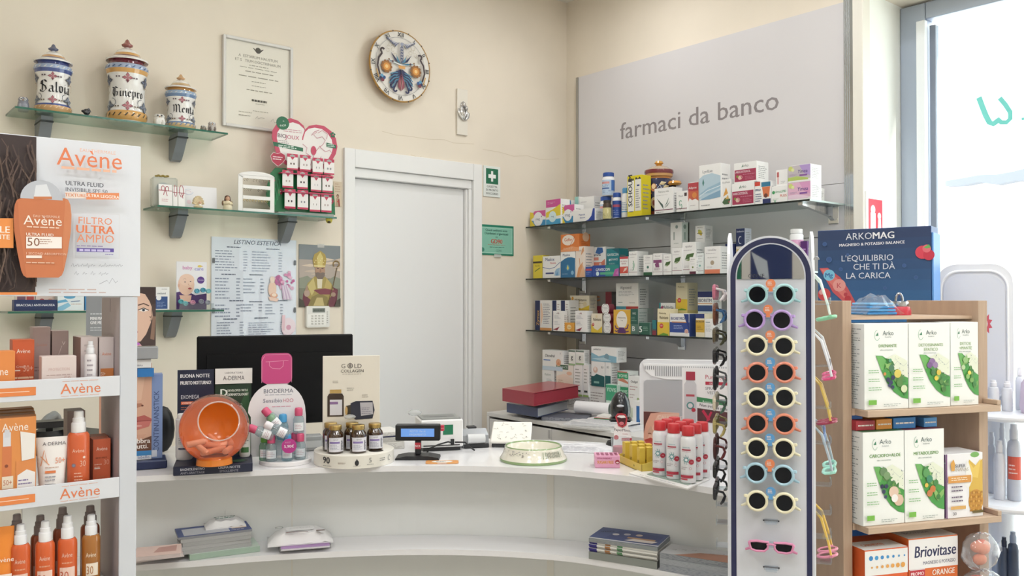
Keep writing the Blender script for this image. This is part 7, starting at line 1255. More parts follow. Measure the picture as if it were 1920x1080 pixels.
sh2(1114,800,.30,.21,-75,0,'newspaper lying under the loose papers before the red binder','d6d4d2',[gl(.05,.1,.95,.9,16,'a0a0a4')],'newspaper',.008); sh2(1120,797,.3,.21,-60,.0085,'grey printed sheet on the newspaper beside the red binder','dcdcde'); sh2(1136,796,.3,.2,-84,.012,'white paper sheet on the sideboard beside the scanner'); sh2(1165,800,.3,.2,-88,.0005,'white sheet at the scanner end of the sideboard papers')
q = onZ(1152,792,ZC); t = root('folded_brochure',Vector((q.x,q.y,ZC+.0165)),R(-70),label='red, white and green edged folded brochure among the papers',cat='brochure'); b = MB(); b.ext([(-.1,0),(.1,0),(.09,.006),(-.08,.02)],-.03,.05,m('efece6',.6)); b.build('pages',parent=t); b = MB(); b.box(-.1,.1,-.034,-.0305,0,.006,m('b83a40',.5)); b.build('red_edge',parent=t); b = MB(); b.box(-.1,.02,-.0375,-.0345,0,.004,m('4a8a5a',.5)); b.build('green_edge',parent=t)
q = onZ(1108,786,ZC); b = MB(); n = 22; pr = []; r_ = .036
pts = [(r_*.9*math.cos(R(250-12*i)),r_*.9*math.sin(R(250-12*i))) for i in range(16)]; pts += [(.06,.022),(.11,.008)]; pts = [(x+.03,z+r_) for x,z in pts]; inn = [(x*.985+.0008,z-.0012 if i > 12 else z*.985+.0004) for i,(x,z) in enumerate(pts)]; b.ext(pts+inn[::-1],-.10,.10,m('efeef0',.6)); b.build('rolled_paper',loc=Vector((q.x,q.y,ZC+.0205)),rz=R(20),label='white paper roll curling open beside the red binder',cat='paper')
# ================================================================ SUN CARE FLOOR STAND at the near side
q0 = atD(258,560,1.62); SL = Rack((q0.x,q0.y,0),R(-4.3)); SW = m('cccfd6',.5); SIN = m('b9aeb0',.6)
st_ = root('sun_care_stand',(q0.x,q0.y,0),R(-4.3),label='white cardboard sun care floor stand with a poster header and three shelves',cat='display stand')
tp, _ = SL.hit(225,640); WST = -.47; DST = .18; ztop = SL.hit(150,556)[1]
b = MB(); b.box(tp,0,0,DST,0,ztop,SW,ch=.001); A = Art(b,lambda u,v,n: (tp-n,u,v),1,1); A.p(SIN,[(.004,.01),(DST,.01),(DST,ztop-.002),(.004,ztop-.002)]); A.p('4a4044',[(.09,ztop-.03),(.094,ztop-.03),(.094,ztop-.004),(.09,ztop-.004)]); b.build('side_board',parent=st_)  # inner face: brownish cardboard with its shading put into the colour
b = MB(); b.box(WST,WST-tp,0,DST,0,ztop,SW,ch=.001); b.build('side_board',parent=st_)
b = MB(); b.box(WST-tp+.0005,tp-.0005,.002,DST-.002,0,.62,SW); b.build('plinth',parent=st_)
zl1, zl1b = SL.hit(226,704)[1], SL.hit(226,741)[1]; zl2, zl2b = SL.hit(222,894)[1], SL.hit(222,931)[1]; dz = zl1 - zl2; zl3 = zl2 - dz
SH_ = []
for zt, zb in ((zl1,zl1b),(zl2,zl2b),(zl3,zl3-.037)):
    b = MB(); b.box(WST-tp+.0006,tp-.0006,.0,DST-.004,zb,zb+.004,SW); k = b.build('shelf_board',parent=st_); SH_.append(zb+.0042)
    b = MB(); b.box(WST-tp+.0006,tp-.0004,-.0035,-.0002,zb,zt,m('d6d8de',.5),ch=.0006); A = Art(b,lambda u,v,n: (u,-.0036-n,v),1,1); h_ = zt - zb
    u0 = SL.hit(151,700)[0]; A.t('Avène',u0,zb+h_*.24,h_*.5,'dd7d52','c',.066); A.g(u0-.03,zb+h_*.82,u0+.03,zb+h_*.88,1,'e3a78a'); A.g(u0-.032,zb+h_*.1,u0+.032,zb+h_*.16,1,'e3a78a')
    u1 = SL.hit(67,700)[0]; A.p('e2854a',[(u1-.2,zb+h_*.26),(u1,zb+h_*.26),(u1,zb+h_*.66),(u1-.2,zb+h_*.66)]); A.c('f4d8c4',[(u1-.18,zb+h_*.46),(u1-.01,zb+h_*.46)],.0012); b.build('front_lip',parent=st_)
# header poster
L = lambda px, py: SL.hit(px,py)
x1 = L(263,400)[0]; zt = L(263,275)[1]; b = MB(); b.box(WST,x1,-.002,.006,ztop+.0005,zt,m('dadde4',.4),ch=.0006); A = Art(b,lambda u,v,n: (u,-.0022-n,v),1,1); OG = 'e08a5c'
def P(c,*pp): A.p(c,[L(*q) for q in pp])
xl = L(67,400)[0]; zb0 = ztop + .001
A.p('392c2c',[(WST+.002,zb0+.004),(xl,zb0+.004),(xl,zt-.0015),(WST+.002,zt-.0015)]); rr = random.Random(9)
for i in range(190):
    x = rr.uniform(-110,64); y = rr.uniform(262,520); ln = rr.uniform(40,110); c_ = rr.choice(['4d3c38','5c4a42','42332f','6b574c','2f2526']); pts = [(x,y),(x+10*math.sin(i),y+ln*.3),(x+18*math.sin(i+.6),y+ln*.65),(x+14*math.sin(i+1.3),y+ln)]
    pts = [(min(66,px),min(545,py)) for px,py in pts]; A.c(c_,[L(*q) for q in pts],rr.uniform(.0007,.0028))
P('e9e4dc',(-180,300),(-60,300),(-50,480),(-180,500)); P('e08a4a',(-200,553),(67,553),(67,548),(-200,548)); P('e8914c',(-200,466),(23,466),(23,411),(-200,411))
A.t('INVISIBILE',*L(16,438),.0112,'f6ede4','r',9,.01); A.t('PROTEGGENTE',*L(16,450),.008,'f6ede4','r',9,.01)
A.t('EAU THERMALE',*L(180,290),.006,'e6b59a','c',.079); A.t('Avène',*L(165,316),.032,'de7e56','c',.108,.0); A.g(*L(112,323),*L(218,318),1,'e6b59a'); A.t('ULTRA FLUID',*L(120,349),.0078,'4a4e5a','l',.062,.014); A.t('INVISIBILE SPF 50',*L(120,360),.0066,'5a5e6a','l',.084,.004); P('e3d4cc',(119,374),(157,374),(157,362),(119,362)); A.t('TEXTURE',*L(138,371),.0056,'d9895c','c',.034,.02); P(OG,(158,376),(219,376),(219,364),(158,364)); A.t('ULTRA LEGGERA',*L(188.5,373),.0056,'f8ece4','c',.056,.02)
A.c('d3d2d6',[L(135,486),L(219,486),L(219,404),L(135,402)],.001,True); A.t('FILTRO',*L(175,422),.0125,'dd8a66','c',.07); A.t('ULTRA',*L(175,439),.0145,'dc7a50','c',.07,.04); A.t('AMPIO',*L(175,456),.0145,'dd8a66','c',.07); A.g(*L(140,464),*L(190,461),1,'8a7aa8'); P('5a4a9a',(140,473),(209,474),(209,467),(140,466)); A.g(*L(145,472),*L(204,469),1,'c9c0e6',.8); A.g(*L(193,480),*L(208,476),1,'8a80b8')
for y, x0_, x1_ in ((500,130,218),(515,136,200)):
    x = x0_
    while x < x1_: A.c('8a8c98',[L(x,y),L(x+3,y-rr.uniform(3,6)),L(x+5,y+rr.uniform(-1,3)),L(x+8,y-2)],.0008); x += 9 if rr.random() > .25 else 15
A.c('8a8c98',[L(182,533),L(196,526),L(200,532),L(206,522),L(212,531),L(216,527)],.0008); A.g(*L(88,551),*L(222,541),2,'c0a8a4')
body = [(36,374),(29,377),(25,386),(23,405),(24,435),(30,475),(37,508),(41,517),(47,521),(106,521),(112,517),(116,508),(123,475),(129,435),(130,405),(128,386),(124,377),(117,374)]
P('c6764e',*body); P('bd6e48',(25,386),(23,405),(24,435),(30,475),(37,508),(41,517),(47,520),(40,470),(33,425),(31,380)); P('cc8159',(119,376),(124,378),(128,386),(130,405),(129,435),(122,475),(115,506),(114,450))
A.p('b9bcc4',[(L(75,376)[0]+(L(114,376)[0]-L(75,376)[0])*math.cos(R(a)),L(75,376)[1]+(L(75,341)[1]-L(75,376)[1])*math.sin(R(a))) for a in range(0,181,12)]); P('d9dbe0',(60,374),(64,350),(84,348),(94,374)); P('c67a50',(60,376),(94,376),(94,371),(60,371))
A.t('EAU THERMALE',*L(84,410),.0042,'eac9b4','c',.046); A.t('Avène',*L(77,424),.0165,'f3e6dc','c',.064); A.g(*L(47,430),*L(107,426),1,'eac9b4'); A.t('ULTRA FLUID',*L(46,443),.005,'f3e6dc','l',.046,.02); P('f0e8e2',(46,467),(112,467),(112,446),(46,445)); A.t('50',*L(48,462),.0145,'8a5a44','l',.024); A.g(*L(71,460),*L(95,449),3,'b08a78'); A.t('1 SECOND ABSORPTION',*L(46,478),.004,'eac9b4','l',.064); P('f0e0d4',(46,485),(75,485),(75,480),(46,480)); A.g(*L(46,496),*L(98,491),1,'e0b79c')
b.build('header_poster',parent=st_)
def cl(px0,px1,pyt,row,spec,label,back=.03,depth=.05,c='e8d9d4',**k): return carton(SL,px0,px1,pyt,SH_[row]-.0004,spec,label,back,depth,c,cat='sun cream box',name='sun_cream_box',**k)
OB, MV = 'd8703c', 'bda9a6'
AV = lambda c='f4e6da', v=.6, h=.1: ('t','Avène',.5,v,h,c,'c',.62)
cl(-40,30,659,0,[AV(v=.5,h=.16),('r',0,.0,1,.3,'ecdccf'),gl(.1,.1,.6,.2,1,'c08a6a')],'orange carton with a pale foot at the outer end of top row',back=.012,depth=.04,c='e08a4a')
cl(24,66,637,0,[AV(v=.76,h=.075),('t','50+',.72,.43,.11,'eec0a8','c',.44),('r',.04,.3,.96,.335,'f2d0b0'),('t','Cream',.4,.5,.04,'f0d8c8'),('c','b8502c',arc(.5,.02,.4,20,160,8),.02),('r',.04,.44,.36,.46,'f4e4d8')],'orange red carton numbered fifty in the top row',back=.058,c='cf6038')
cl(62,96,613,0,[AV('cfa090',.7,.05),gl(.1,.3,.9,.4,2,'9a8480')],'tallest mauve carton at the back of top row',back=.115,c=MV)
cl(98,130,620,0,[('c','e6dcd8',[(.4,.6),(.6,.75)],.03),('t','V',.7,.76,.06,'f0e8e4')],'mauve carton with a small white mark at the back of top row',back=.115,c='b7a39f')
cl(79,145,668,0,[('t','PROTECTION',.5,.64,.07,'c9a9a4','c',.6),gl(.14,.5,.86,.56,1,'b8a09c'),gl(.04,.3,.5,.36,1,'c08a78'),('t','50',.74,.34,.16,'cdb0a8','c',.2),gl(.1,.1,.6,.18,1,'cabab6')],'wide pale mauve carton lying in front of the tall mauve ones',back=.012,depth=.04,c='d8c8c4')
cl(152,185,632,0,[gl(.2,.7,.8,.9,2,'bdb0ae')],'mauve and white carton behind the small white spray in the top row',back=.05,depth=.09,c='d3c6c4',sc_='a08078')
cl(186.5,215,632,0,[AV('dd8a66',.66,.06),('r',.1,.26,.98,.42,'d9864a'),('t','50+',.28,.29,.09,'f6e6da','c',.3),gl(.1,.14,.9,.22,2,'9a9aa8'),('r',.12,.06,.5,.1,'5a5a8a')],'pale carton with an orange stripe beside the white side board',back=.05,c='d6cac9')
def pump(px,rpx,py_cap,py_sh,row,back,body,cap,spec,label,group=None,pyb=None,fat=.8,lab=None,mat=None):
    a, _ = SL.hit(px,560,back); a2, _ = SL.hit(px+rpx,560,back); r = a2 - a; zb = SH_[row] + .0004; H = SL.hit(px,py_cap,back)[1] - zb; hs = SL.hit(px,py_sh,back)[1] - zb
    t = root('sun_spray_bottle',SL.loc(a,back+r*fat,zb),R(-14),label=label,cat='spray bottle',group=group)
    B_ = mat or m(body,.3,coat=.2); b = MB(); b.lathe([(0,0),(r*.9,0),(r,.004),(r,hs*.9),(r*.97,hs*.96),(r*.8,hs),(0,hs)],B_,28); b.xf(Matrix.Diagonal((1,fat,1,1))); bd = b.build('bottle_body',parent=t)
    b = MB(); c_ = m(cap,.35); hc = H - hs; b.lathe([(0,hs+.0004),(r*.66,hs+.0004),(r*.66,hs+hc*.42),(r*.62,hs+hc*.46),(r*.55,hs+hc*.48),(r*.55,hs+hc*.66),(r*.45,hs+hc*.7),(r*.42,hs+hc*.97),(r*.36,H),(0,H)],c_,24); b.build('spray_cap',parent=t)
    b = MB(); wrap(b,r,1.7*r,hs).run(spec); b.xf(Matrix.Diagonal((1,fat,1,1))); b.build('label_print',parent=bd); return t
pump(171.5,11.5,640,664,0,.012,'e4dfe2','dedee2',[gl(.2,.3,.8,.9,5,'a9a0a8'),('r',0,.0,1,.3,'cf7a5c'),gl(.1,.32,.9,.4,1,'d08a6a')],'small white spray bottle with an orange foot in the top row')
# second row
for i in range(3): cl(-10,70-2*i,779-6*i,1,[('r',0,0,1,.99,'c98448')],['first','second','third'][i]+' orange gift carton standing behind the front gift carton',back=.052+.04*i,depth=.036,c='c08048')
cl(-10,70.5,783,1,[AV(v=.85,h=.09),('r',.2,.34,.42,.68,'d07a4c'),('r',.22,.68,.40,.84,'d9d9de'),('r',.25,.78,.37,.87,'d0d0d6'),('r',.2,.2,.46,.34,'e6d8c4'),('t','50+',.33,.24,.06,'b05a3c','c',.2),('p','e9e4e0',[(.62,.84),(.98,.8),(.96,.52),(.66,.5)]),('p','d98a50',[(.52,.5),(1,.5),(1,.02),(.52,.02)]),('p','e6e2e2',[(.56,.34),(.78,.4),(.98,.36),(.98,.03),(.54,.03)]),('t','50+',.76,.1,.07,'d0643c','c',.3),gl(.58,.22,.9,.3,2,'7a6a9a'),('d',.3,.46,.04,'8a4a34')],'large orange gift carton printed with sun sprays in the second row',back=.012,depth=.036,c='dc8e4e')
a0, _ = SL.hit(100,560,.03); k = (SL.hit(101,560,.03)[0]-a0); t = root('cream_tube',SL.loc(a0,.035,SH_[1]+.0004),R(-14),label='white upright cream tube with a peach letter mark in the second row',cat='tube'); H = SL.hit(100,820,.03)[1] - SH_[1]
b = MB(); n = 24; rows = []
vs = []; fs = []
for j in range(9):
    q = j / 8; z = .022 + (H-.022) * q; rx = (24+6.5*q) * k; ry = 17 * k * (1-q) ** .7 + .0008
    for i in range(n): a = 2 * PI * i / n; vs.append((rx*math.sin(a),-ry*math.cos(a),z))
for j in range(8):
    for i in range(n): fs.append((j*n+i,j*n+(i+1) % n,(j+1)*n+(i+1) % n,(j+1)*n+i))
b.add(vs,fs,m('eeebe9',.35),True); bd = b.build('tube_body',parent=t)
b = MB(); b.lathe([(0,0),(22*k,0),(23.5*k,.002),(23.5*k,.0215),(0,.0215)],m('e8e6e6',.4),28); b.xf(Matrix.Diagonal((1,.72,1,1))); b.build('cap',parent=t)
b = MB(); A = Art(b,lambda u,v,n_: (u,-(17*k*max(0,1-(v-.022)/(H-.022)) ** .7+.0014)*math.sqrt(max(.05,1-(u/(28*k)) ** 2))-.0008-n_,v),1,1); A.t('A·DERMA',.004,H*.87,.0062,'6a666c','c',46*k); A.c('e0a07a',[(-20*k,H*.55),(-14*k,H*.8),(-8*k,H*.6)],.0016); A.c('e0a07a',[(-20*k,H*.7),(-4*k,H*.56)],.0014); A.t('50+',16*k,H*.58,.0105,'e0906c','c',18*k); A.g(-12*k,H*.5,14*k,H*.54,1,'c0a090'); A.p('dd7f4c',[(-12*k,H*.43),(8*k,H*.43),(8*k,H*.47),(-12*k,H*.47)]); A.g(-12*k,H*.3,16*k,H*.4,2,'a0a0a8'); A.p('4a4c56',[(-12*k,H*.22),(8*k,H*.22),(8*k,H*.26),(-12*k,H*.26)]); b.build('print',parent=bd)
pump(151.5,21,772,812,1,.014,'d5643a','e8e6e6',[AV('eec9b4',.7,.055),('t','30',.74,.48,.09,'e8b8a0','c',.3),('d',.27,.5,.12,'9a6a6a'),('d',.27,.5,.07,'7a8aa0'),('d',.8,.62,.07,'e8d0c4'),gl(.3,.25,.8,.4,3,'e8b49a')],'large orange sun spray bottle with white cap in the second row')
cl(176,210,823,1,[AV('f0d8ca',.78,.07),('t','30',.76,.5,.1,'e0a088','c',.3),gl(.15,.6,.8,.68,1,'a04a2c'),gl(.08,.44,.5,.54,2,'e8b8a4'),('r',.08,.43,.4,.45,'f0e0d8'),gl(.2,.2,.8,.3,2,'c0704c')],'orange red carton numbered thirty beside the large orange spray',back=.05,depth=.04,c='cc6240')
cl(172.5,206,818,1,[('r',0,0,1,1,'b8624a')],'orange red carton right behind the carton numbered thirty',back=.1,depth=.04,c='b8684c')
cl(128,162,770,1,[('r',0,0,1,1,'a89894')],'brownish grey carton behind the large orange spray',back=.11,depth=.05,c='a89894')
# third row
a0, _ = SL.hit(8,560,.02); t = root('cream_tube',SL.loc(a0,.03,SH_[2]+.0004),R(-10),label='bright orange cream tube at the outer end of lowest visible row',cat='tube'); H = SL.hit(8,990,.02)[1] - SH_[2]
b = MB(); vs = []; fs = []
for j in range(9):
    q = j / 8; z = .02 + (H-.02) * q; rx = (17+5*q) * k; ry = 14 * k * (1-q) ** .7 + .0008
    for i in range(n): a = 2 * PI * i / n; vs.append((rx*math.sin(a),-ry*math.cos(a),z))
for j in range(8):
    for i in range(n): fs.append((j*n+i,j*n+(i+1) % n,(j+1)*n+(i+1) % n,(j+1)*n+i))
b.add(vs,fs,m('ea8a34',.35),True); A = Art(b,lambda u,v,n_: (u,-(14*k*max(0,1-v/H) ** .7+.004)-n_,v),1,1); A.t('Avène',.004,H*.6,.008,'f4e6da','c',.04); A.p('ecd9cc',[(-16*k,H*.3),(18*k,H*.3),(18*k,H*.46),(-16*k,H*.46)]); A.t('50',.003,H*.33,.012,'c0643c','c',.03); bd = b.build('tube_body',parent=t); b = MB(); b.lathe([(0,0),(15*k,0),(15.5*k,.002),(15*k,.0195),(0,.0195)],m('e8862c',.4),24); b.build('cap',parent=t)
G5 = 'orange spray bottles in the lowest visible row'
SP = lambda num: [AV('eecab6',.72,.07),gl(.2,.6,.8,.66,1,'e0a080'),('r',.05,.34,.98,.56,'e9c9bb'),('t',num,.34,.37,.13,'c0583c','c',.5),gl(.1,.1,.8,.28,3,'eab49a')]
for px, c_, s_, num, lb in ((43.5,985,1022,'50','orange spray bottle beside the bright orange tube in the lowest visible row'),(89.5,979,1017,'50','orange spray bottle second from the bright orange tube'),(131.5,969,1011,'30','orange spray bottle nearest the amber oil bottle')): pump(px,18.5,c_,s_,2,.014,'d4602f','e9e8ea',SP(num),lb,G5)
pump(176,17.5,967,1004,2,.014,'a8682c','e9e9ec',[AV('f0dcc0',.66,.085),('r',.2,.36,.95,.56,'e9dccb'),('t','30',.44,.39,.13,'b0784a','c',.4),gl(.3,.14,.9,.3,3,'eacfa4')],'clear amber sun oil spray bottle beside the white side board',G5,mat=m('a5692c',.12,coat=.6))
for px, c_, s_, lb in ((36,966,1002,'rear grey capped spray behind the bottle beside the tube'),(80,968,1004,'rear grey capped spray behind the second orange bottle'),(122,953,992,'rear grey capped spray behind the third orange bottle'),(174,950,985,'rear grey capped spray behind the amber oil bottle')): pump(px,18,c_,s_,2,.085,'a85a3a','9b8f8c',[('r',.1,.3,.9,.5,'c9a090')],lb,G5)

# ================================================================ SUNGLASSES SPINNER
c0 = atD(1446,560,1.80); azs = AZ + math.atan(486/FPX); RS = Rack((c0.x,c0.y,0),-azs)
sp_ = root('sunglasses_spinner',(c0.x,c0.y,0),-azs,label='tall white arch topped sunglasses spinner with a navy border stripe',cat='display stand')
L = lambda px, py, bk=0: RS.hit(px,py,bk)
xl, xr = L(1366,700)[0], L(1526,700)[0]; hw = (xr-xl) / 2; xm = (xl+xr) / 2; ztp = L(1446,442)[1]; zc_ = ztp - hw * 1.0; zbt = .30; PW_ = m('d3d6de',.35); NVY = '23284f'
def archp(r,z0=zbt,n=24): return [(xm-r,z0),(xm+r,z0)] + [(xm+r*math.cos(R(a)),zc_+r*math.sin(R(a))) for a in [180*i/n for i in range(n+1)]]
b = MB(); b.ext(archp(hw)[::1],0,.006,PW_); A = Art(b,lambda u,v,n: (u,-.0002-n,v),1,1)
A.c(NVY,[(xm+hw*.885,zbt)]+[(xm+hw*.885*math.cos(R(180*i/32)),zc_+hw*.885*math.sin(R(180*i/32))) for i in range(33)]+[(xm-hw*.885,zbt)],hw*.125); b.build('front_panel',parent=sp_)
b = MB(); rm = hw * .79; zm = L(1446,523)[1]; b.ext([(xm-rm,zm),(xm+rm,zm)]+[(xm+rm*math.cos(R(180*i/24)),zc_+rm*math.sin(R(180*i/24))) for i in range(25)],-.0025,-.0008,m('b0b4bc',.02,1)); b.build('mirror',parent=sp_)
b = MB(); A = Art(b,lambda u,v,n: (u,-.0027-n,v),1,1); A.t('CONF',*L(1418,521),.0085,'2a2c34','c',.05); b.build('mirror_lettering',parent=sp_)
D_ = hw * 2
for nm_, x in (('side_panel',xl),('side_panel',xr)):
    b = MB(); ys = D_ / 2 + .0065; o_ = [(.0065+D_,zbt),(.0065,zbt),(.0065,zc_),(.0065+D_*.06,zc_+.05),(.0065+D_*.2,zc_+.085),(.0065+D_*.5,zc_+.10),(.0065+D_*.8,zc_+.085),(.0065+D_*.94,zc_+.05),(.0065+D_,zc_)]; b.ext(o_,-.003,.003,m('eceef2',.35)); b.xf(Matrix.Translation((x,0,0)) @ Matrix(((0,1,0,0),(1,0,0,0),(0,0,1,0),(0,0,0,1)))); b.build(nm_,parent=sp_)
b = MB(); b.ext(archp(hw),D_+.007,D_+.013,PW_); b.build('rear_panel',parent=sp_)
b = MB(); b.cyl(.02,.02,zbt,m('c9ccd2',.2,1),20,o=(xm,D_/2,0)); b.cyl(.12,0,.02,m('d8dae0',.4),40,o=(xm,D_/2,0),ch=.004); b.build('pole_base',parent=sp_)
CLR = clear('f2f6fa',.03,.06); MIX = []
def glasses(kind,col,label,tagc=None,lens='07080c',lens_m=None,group='sunglasses on the front of the spinner',s=1.0,tag_txt='',temple=None,name='sunglasses',fold='flare'):
    """origin: middle of the bridge; front faces local -y; x across"""
    t = root(name,(0,0,0),0,label=label,cat='sunglasses',group=group); FM = m(col,.35,coat=.2); LM = lens_m or m(lens,.12,spec=.3); b = MB()
    if kind == 'round':
        cx = .0292 * s; r = .0208 * s
        for sg in (-1,1): b.tube([(sg*cx+r*math.cos(2*PI*i/28),0,r*math.sin(2*PI*i/28)) for i in range(28)],.0034*s,FM,8,True)
        b.tube([(-cx+r*.86,0,r*.42),(0,-.001,r*.56),(cx-r*.86,0,r*.42)],.0026*s,FM,8)
        for sg in (-1,1): b.box(min(sg*(cx+r),sg*(cx+r+.007)),max(sg*(cx+r),sg*(cx+r+.007)),-.002,.004,r*.3,r*.62,FM,ch=.001)
        hx, hz = cx + r + .006, r * .45
    else:
        cx = .031 * s; r = .025 * s; o_ = lambda sg, q, dz=0: [(sg*(cx+q*x*s),z*q*s+dz) for x,z in ((-.021,.011),(.006,.0125),(.022,.0105),(.023,.003),(.019,-.008),(.008,-.0115),(-.012,-.0105),(-.019,-.004))]
        for sg in (-1,1): P_ = o_(sg,1.12); b.tube([(x,0,z) for x,z in P_],.0036*s,FM,8,True)
        b.tube([(-.012*s,0,.006*s),(0,-.001,.008*s),(.012*s,0,.006*s)],.003*s,FM,8)
        for sg in (-1,1): b.box(min(sg*.054*s,sg*.061*s),max(sg*.054*s,sg*.061*s),-.002,.004,.004*s,.011*s,FM,ch=.001)
        hx, hz = .059 * s, .008 * s
    b.build('frame',parent=t)
    for sg in (-1,1):
        b = MB()
        if kind == 'round': b.cyl(r*.95,-.001,.001,LM,28,o=(sg*cx,0,0),axis=(0,1,0))
        else: b.ext(o_(sg,1.05),-.001,.001,LM)
        b.build('lens',parent=t)
        b = MB(); TM = m(temple or col,.35,coat=.2)
        if fold == 'flare': pts = [(sg*hx,.004,hz),(sg*(hx-.007),.018,hz-.004),(sg*(hx-.011),.022,-.004*s),(sg*(hx-.003),.018,-.013*s),(sg*(hx+.007),.014,-.0165*s)]
        else: pts = [(sg*hx,.004,hz),(sg*(hx-.004),.03,hz),(sg*(hx-.01),.08,hz-.004),(sg*(hx-.014),.10,hz-.016)]
        b.tube(pts,[.0024,.0026,.003,.0034,.0022] if len(pts) == 5 else [.0024,.0026,.003,.002],TM,8); b.build('temple',parent=t)
    if tagc:
        b = MB(); b.ext([(-.004,.006),(.004,.006),(.004,.014)]+arc(0,.022,.0098,-55,235,14)+[(-.004,.014)],-.0045,-.004,m(tagc,.5)); A = Art(b,lambda u,v,n: (u,-.0046-n,v),1,1); A.g(-.006,.018,.006,.027,3,'f0e0d8',.5); b.build('price_tag',parent=t)
    return t
OT, BT = 'e08458', '5a9ad0'
ROW = [(1445,552,'round','a9d3d8',OT,'mint blue round sunglasses, topmost on the spinner front'),(1440,600,'round','b79ad6',OT,'lilac round sunglasses below the mint blue pair'),(1444,648,'round','eee8c9',OT,'cream round sunglasses below the lilac pair'),(1445,698.5,'round','e08a72',BT,'coral round sunglasses below the uppermost cream pair'),(1445,746,'round','eee8c9',BT,'cream round sunglasses between the two coral pairs'),(1445,794.5,'round','e08a6e',BT,'lower coral round sunglasses on the spinner front'),(1444,841,'round','eee8c9',BT,'cream round sunglasses below the lower coral pair'),(1443,889,'round','a8cbdc',OT,'pale blue round sunglasses with an orange tag'),(1445,941,'round','eee8c9',BT,'lowest cream round sunglasses on the spinner front'),(1446,1026,'rect','dd8fb4',None,'narrow pink sunglasses at the bottom of the spinner front')]
rr = random.Random(12)
for px, py, kd, c_, tg_, lb in ROW:
    a, z = L(px,py,-.03); g_ = glasses(kd,c_,lb,tg_,s=.925 if kd == 'round' else .76); g_.location = RS.loc(a,-.03,z); g_.rotation_euler = (0,R(rr.uniform(-2.5,2.5)),-azs)
for py in (552,600,648,698.5,746,794.5,841,889,941,983,1026,1072):
    a, z = L(1446,py,-.03); b = MB(); b.box(xm-.014,xm+.014,-.024,-.0006,z+.001,z+.004,CLR,ch=.0005); b.box(xm-.011,xm+.011,-.0255,-.0245,z-.002,z+.006,CLR); b.build('clear_peg',parent=sp_)
    if py in (983,1072): b = MB(); b.box(xm-.0165,xm+.0165,-.0012,-.0004,z-.0016,z+.0016,'2a2c36'); b.build('slot',parent=sp_)
# side faces, seen edge on
GS = 'glasses on the counter side of the spinner'
SIDE = [(548,'c9748c','pink white','e6dfe0'),(590,'7a4a34','tortoiseshell brown','3a6a9a'),(632,'5a5038','dark olive','4a4a30'),(672,'1b1c20','black','1b1c20'),(716,'202126','glossy black','8a8c90'),(762,'d8cdb8','cream','4a6a5a'),(806,'a89a62','amber clear','b8a86a'),(850,'4a2024','dark maroon','6a2a2c'),(892,'17181c','plain black','17181c'),(934,'24262c','heavy black','24262c')]
nth = ['uppermost','second','third','fourth','fifth','sixth','seventh','eighth','ninth','lowest']
for i, (py,c_,nm_,tc_) in enumerate(SIDE):
    z = L(1350,py)[1]; g_ = glasses('round' if i % 3 == 1 else 'rect',c_,nm_+' glasses hanging edge on, '+nth[i]+' on the counter side of the spinner',None,group=GS,s=1.06,temple=tc_,name='glasses'); g_.location = RS.loc(xl-.032,.0065+D_/2,z); g_.rotation_euler = (0,0,-azs-R(90))
    b = MB(); b.box(xl-.028,xl-.0035,D_/2-.006,D_/2+.018,z+.001,z+.004,CLR,ch=.0005); b.build('clear_peg',parent=sp_)
for py in (965,1000,1045):
    z = L(1350,py)[1]; b = MB(); b.box(xl-.03,xl-.0035,D_/2-.012,D_/2+.024,z,z+.003,CLR,ch=.0005); b.box(xl-.032,xl-.0305,D_/2-.012,D_/2+.024,z-.004,z+.012,CLR,ch=.0005); b.build('clear_peg',parent=sp_)
GW = 'glasses on the window side of the spinner'
for i, (px,py,kd,c_,lb,ln,tc_) in enumerate([(1575,597,'round','8fd0a8','pale green glasses with clear lenses hanging from the spinner',clear('e6f2ea',.03,.15),'d9e6dc'),(1559,706,'rect','d04a7c','small pink glasses hanging below the pale green pair',clear('e6eaee',.03,.15),'d8d8dc'),(1558,793,'round','9a2c48','dark red glasses with a blue hang tag',m('2a1820',.1,coat=.5),'c9a84a'),(1556,880,'rect','a8e0d0','mint green glasses hanging below the blue tag',clear('cfe6e4',.03,.25),'a9b4bc'),(1568,1042,'round','d9869c','dusty pink glasses hanging lowest on the window side',m('4a3438',.1,coat=.5),'d8b04a')]):
    a, z = L(px-8,py,.06); g_ = glasses(kd,c_,lb,None,lens_m=ln,group=GW,s=.925,temple=tc_,name='glasses',fold='back'); g_.location = RS.loc(xr+.03+.004*(i % 2),.085,z); g_.rotation_euler = (R(78),R(3*(-1) ** i),-azs+R(86))
    if i == 2:
        b = MB(); b.box(-.016,.016,-.0004,.0004,-.045,-.008,m('2f6ab8',.4)); A = front(b,.032,.037,-.016,-.045,-.0004); A.t('chalìo',.6,.1,.3,'dfeaf6','l',.9,.01,0,80); A.d(.4,.85,.1,'e8a0a8'); h_ = b.build('hang_tag',parent=g_); h_.rotation_euler = (R(-80),0,R(-30)); h_.location = (.02,.0,-.005)
for py in (572,690,770,838,918,972,1018,1066):
    z = L(1540,py)[1]; b = MB(); b.box(xr+.0035,xr+.034,.03,.066,z,z+.003,CLR,ch=.0005); b.box(xr+.033,xr+.036,.03,.066,z+.0032,z+.016,CLR,ch=.0005); b.build('clear_peg',parent=sp_)
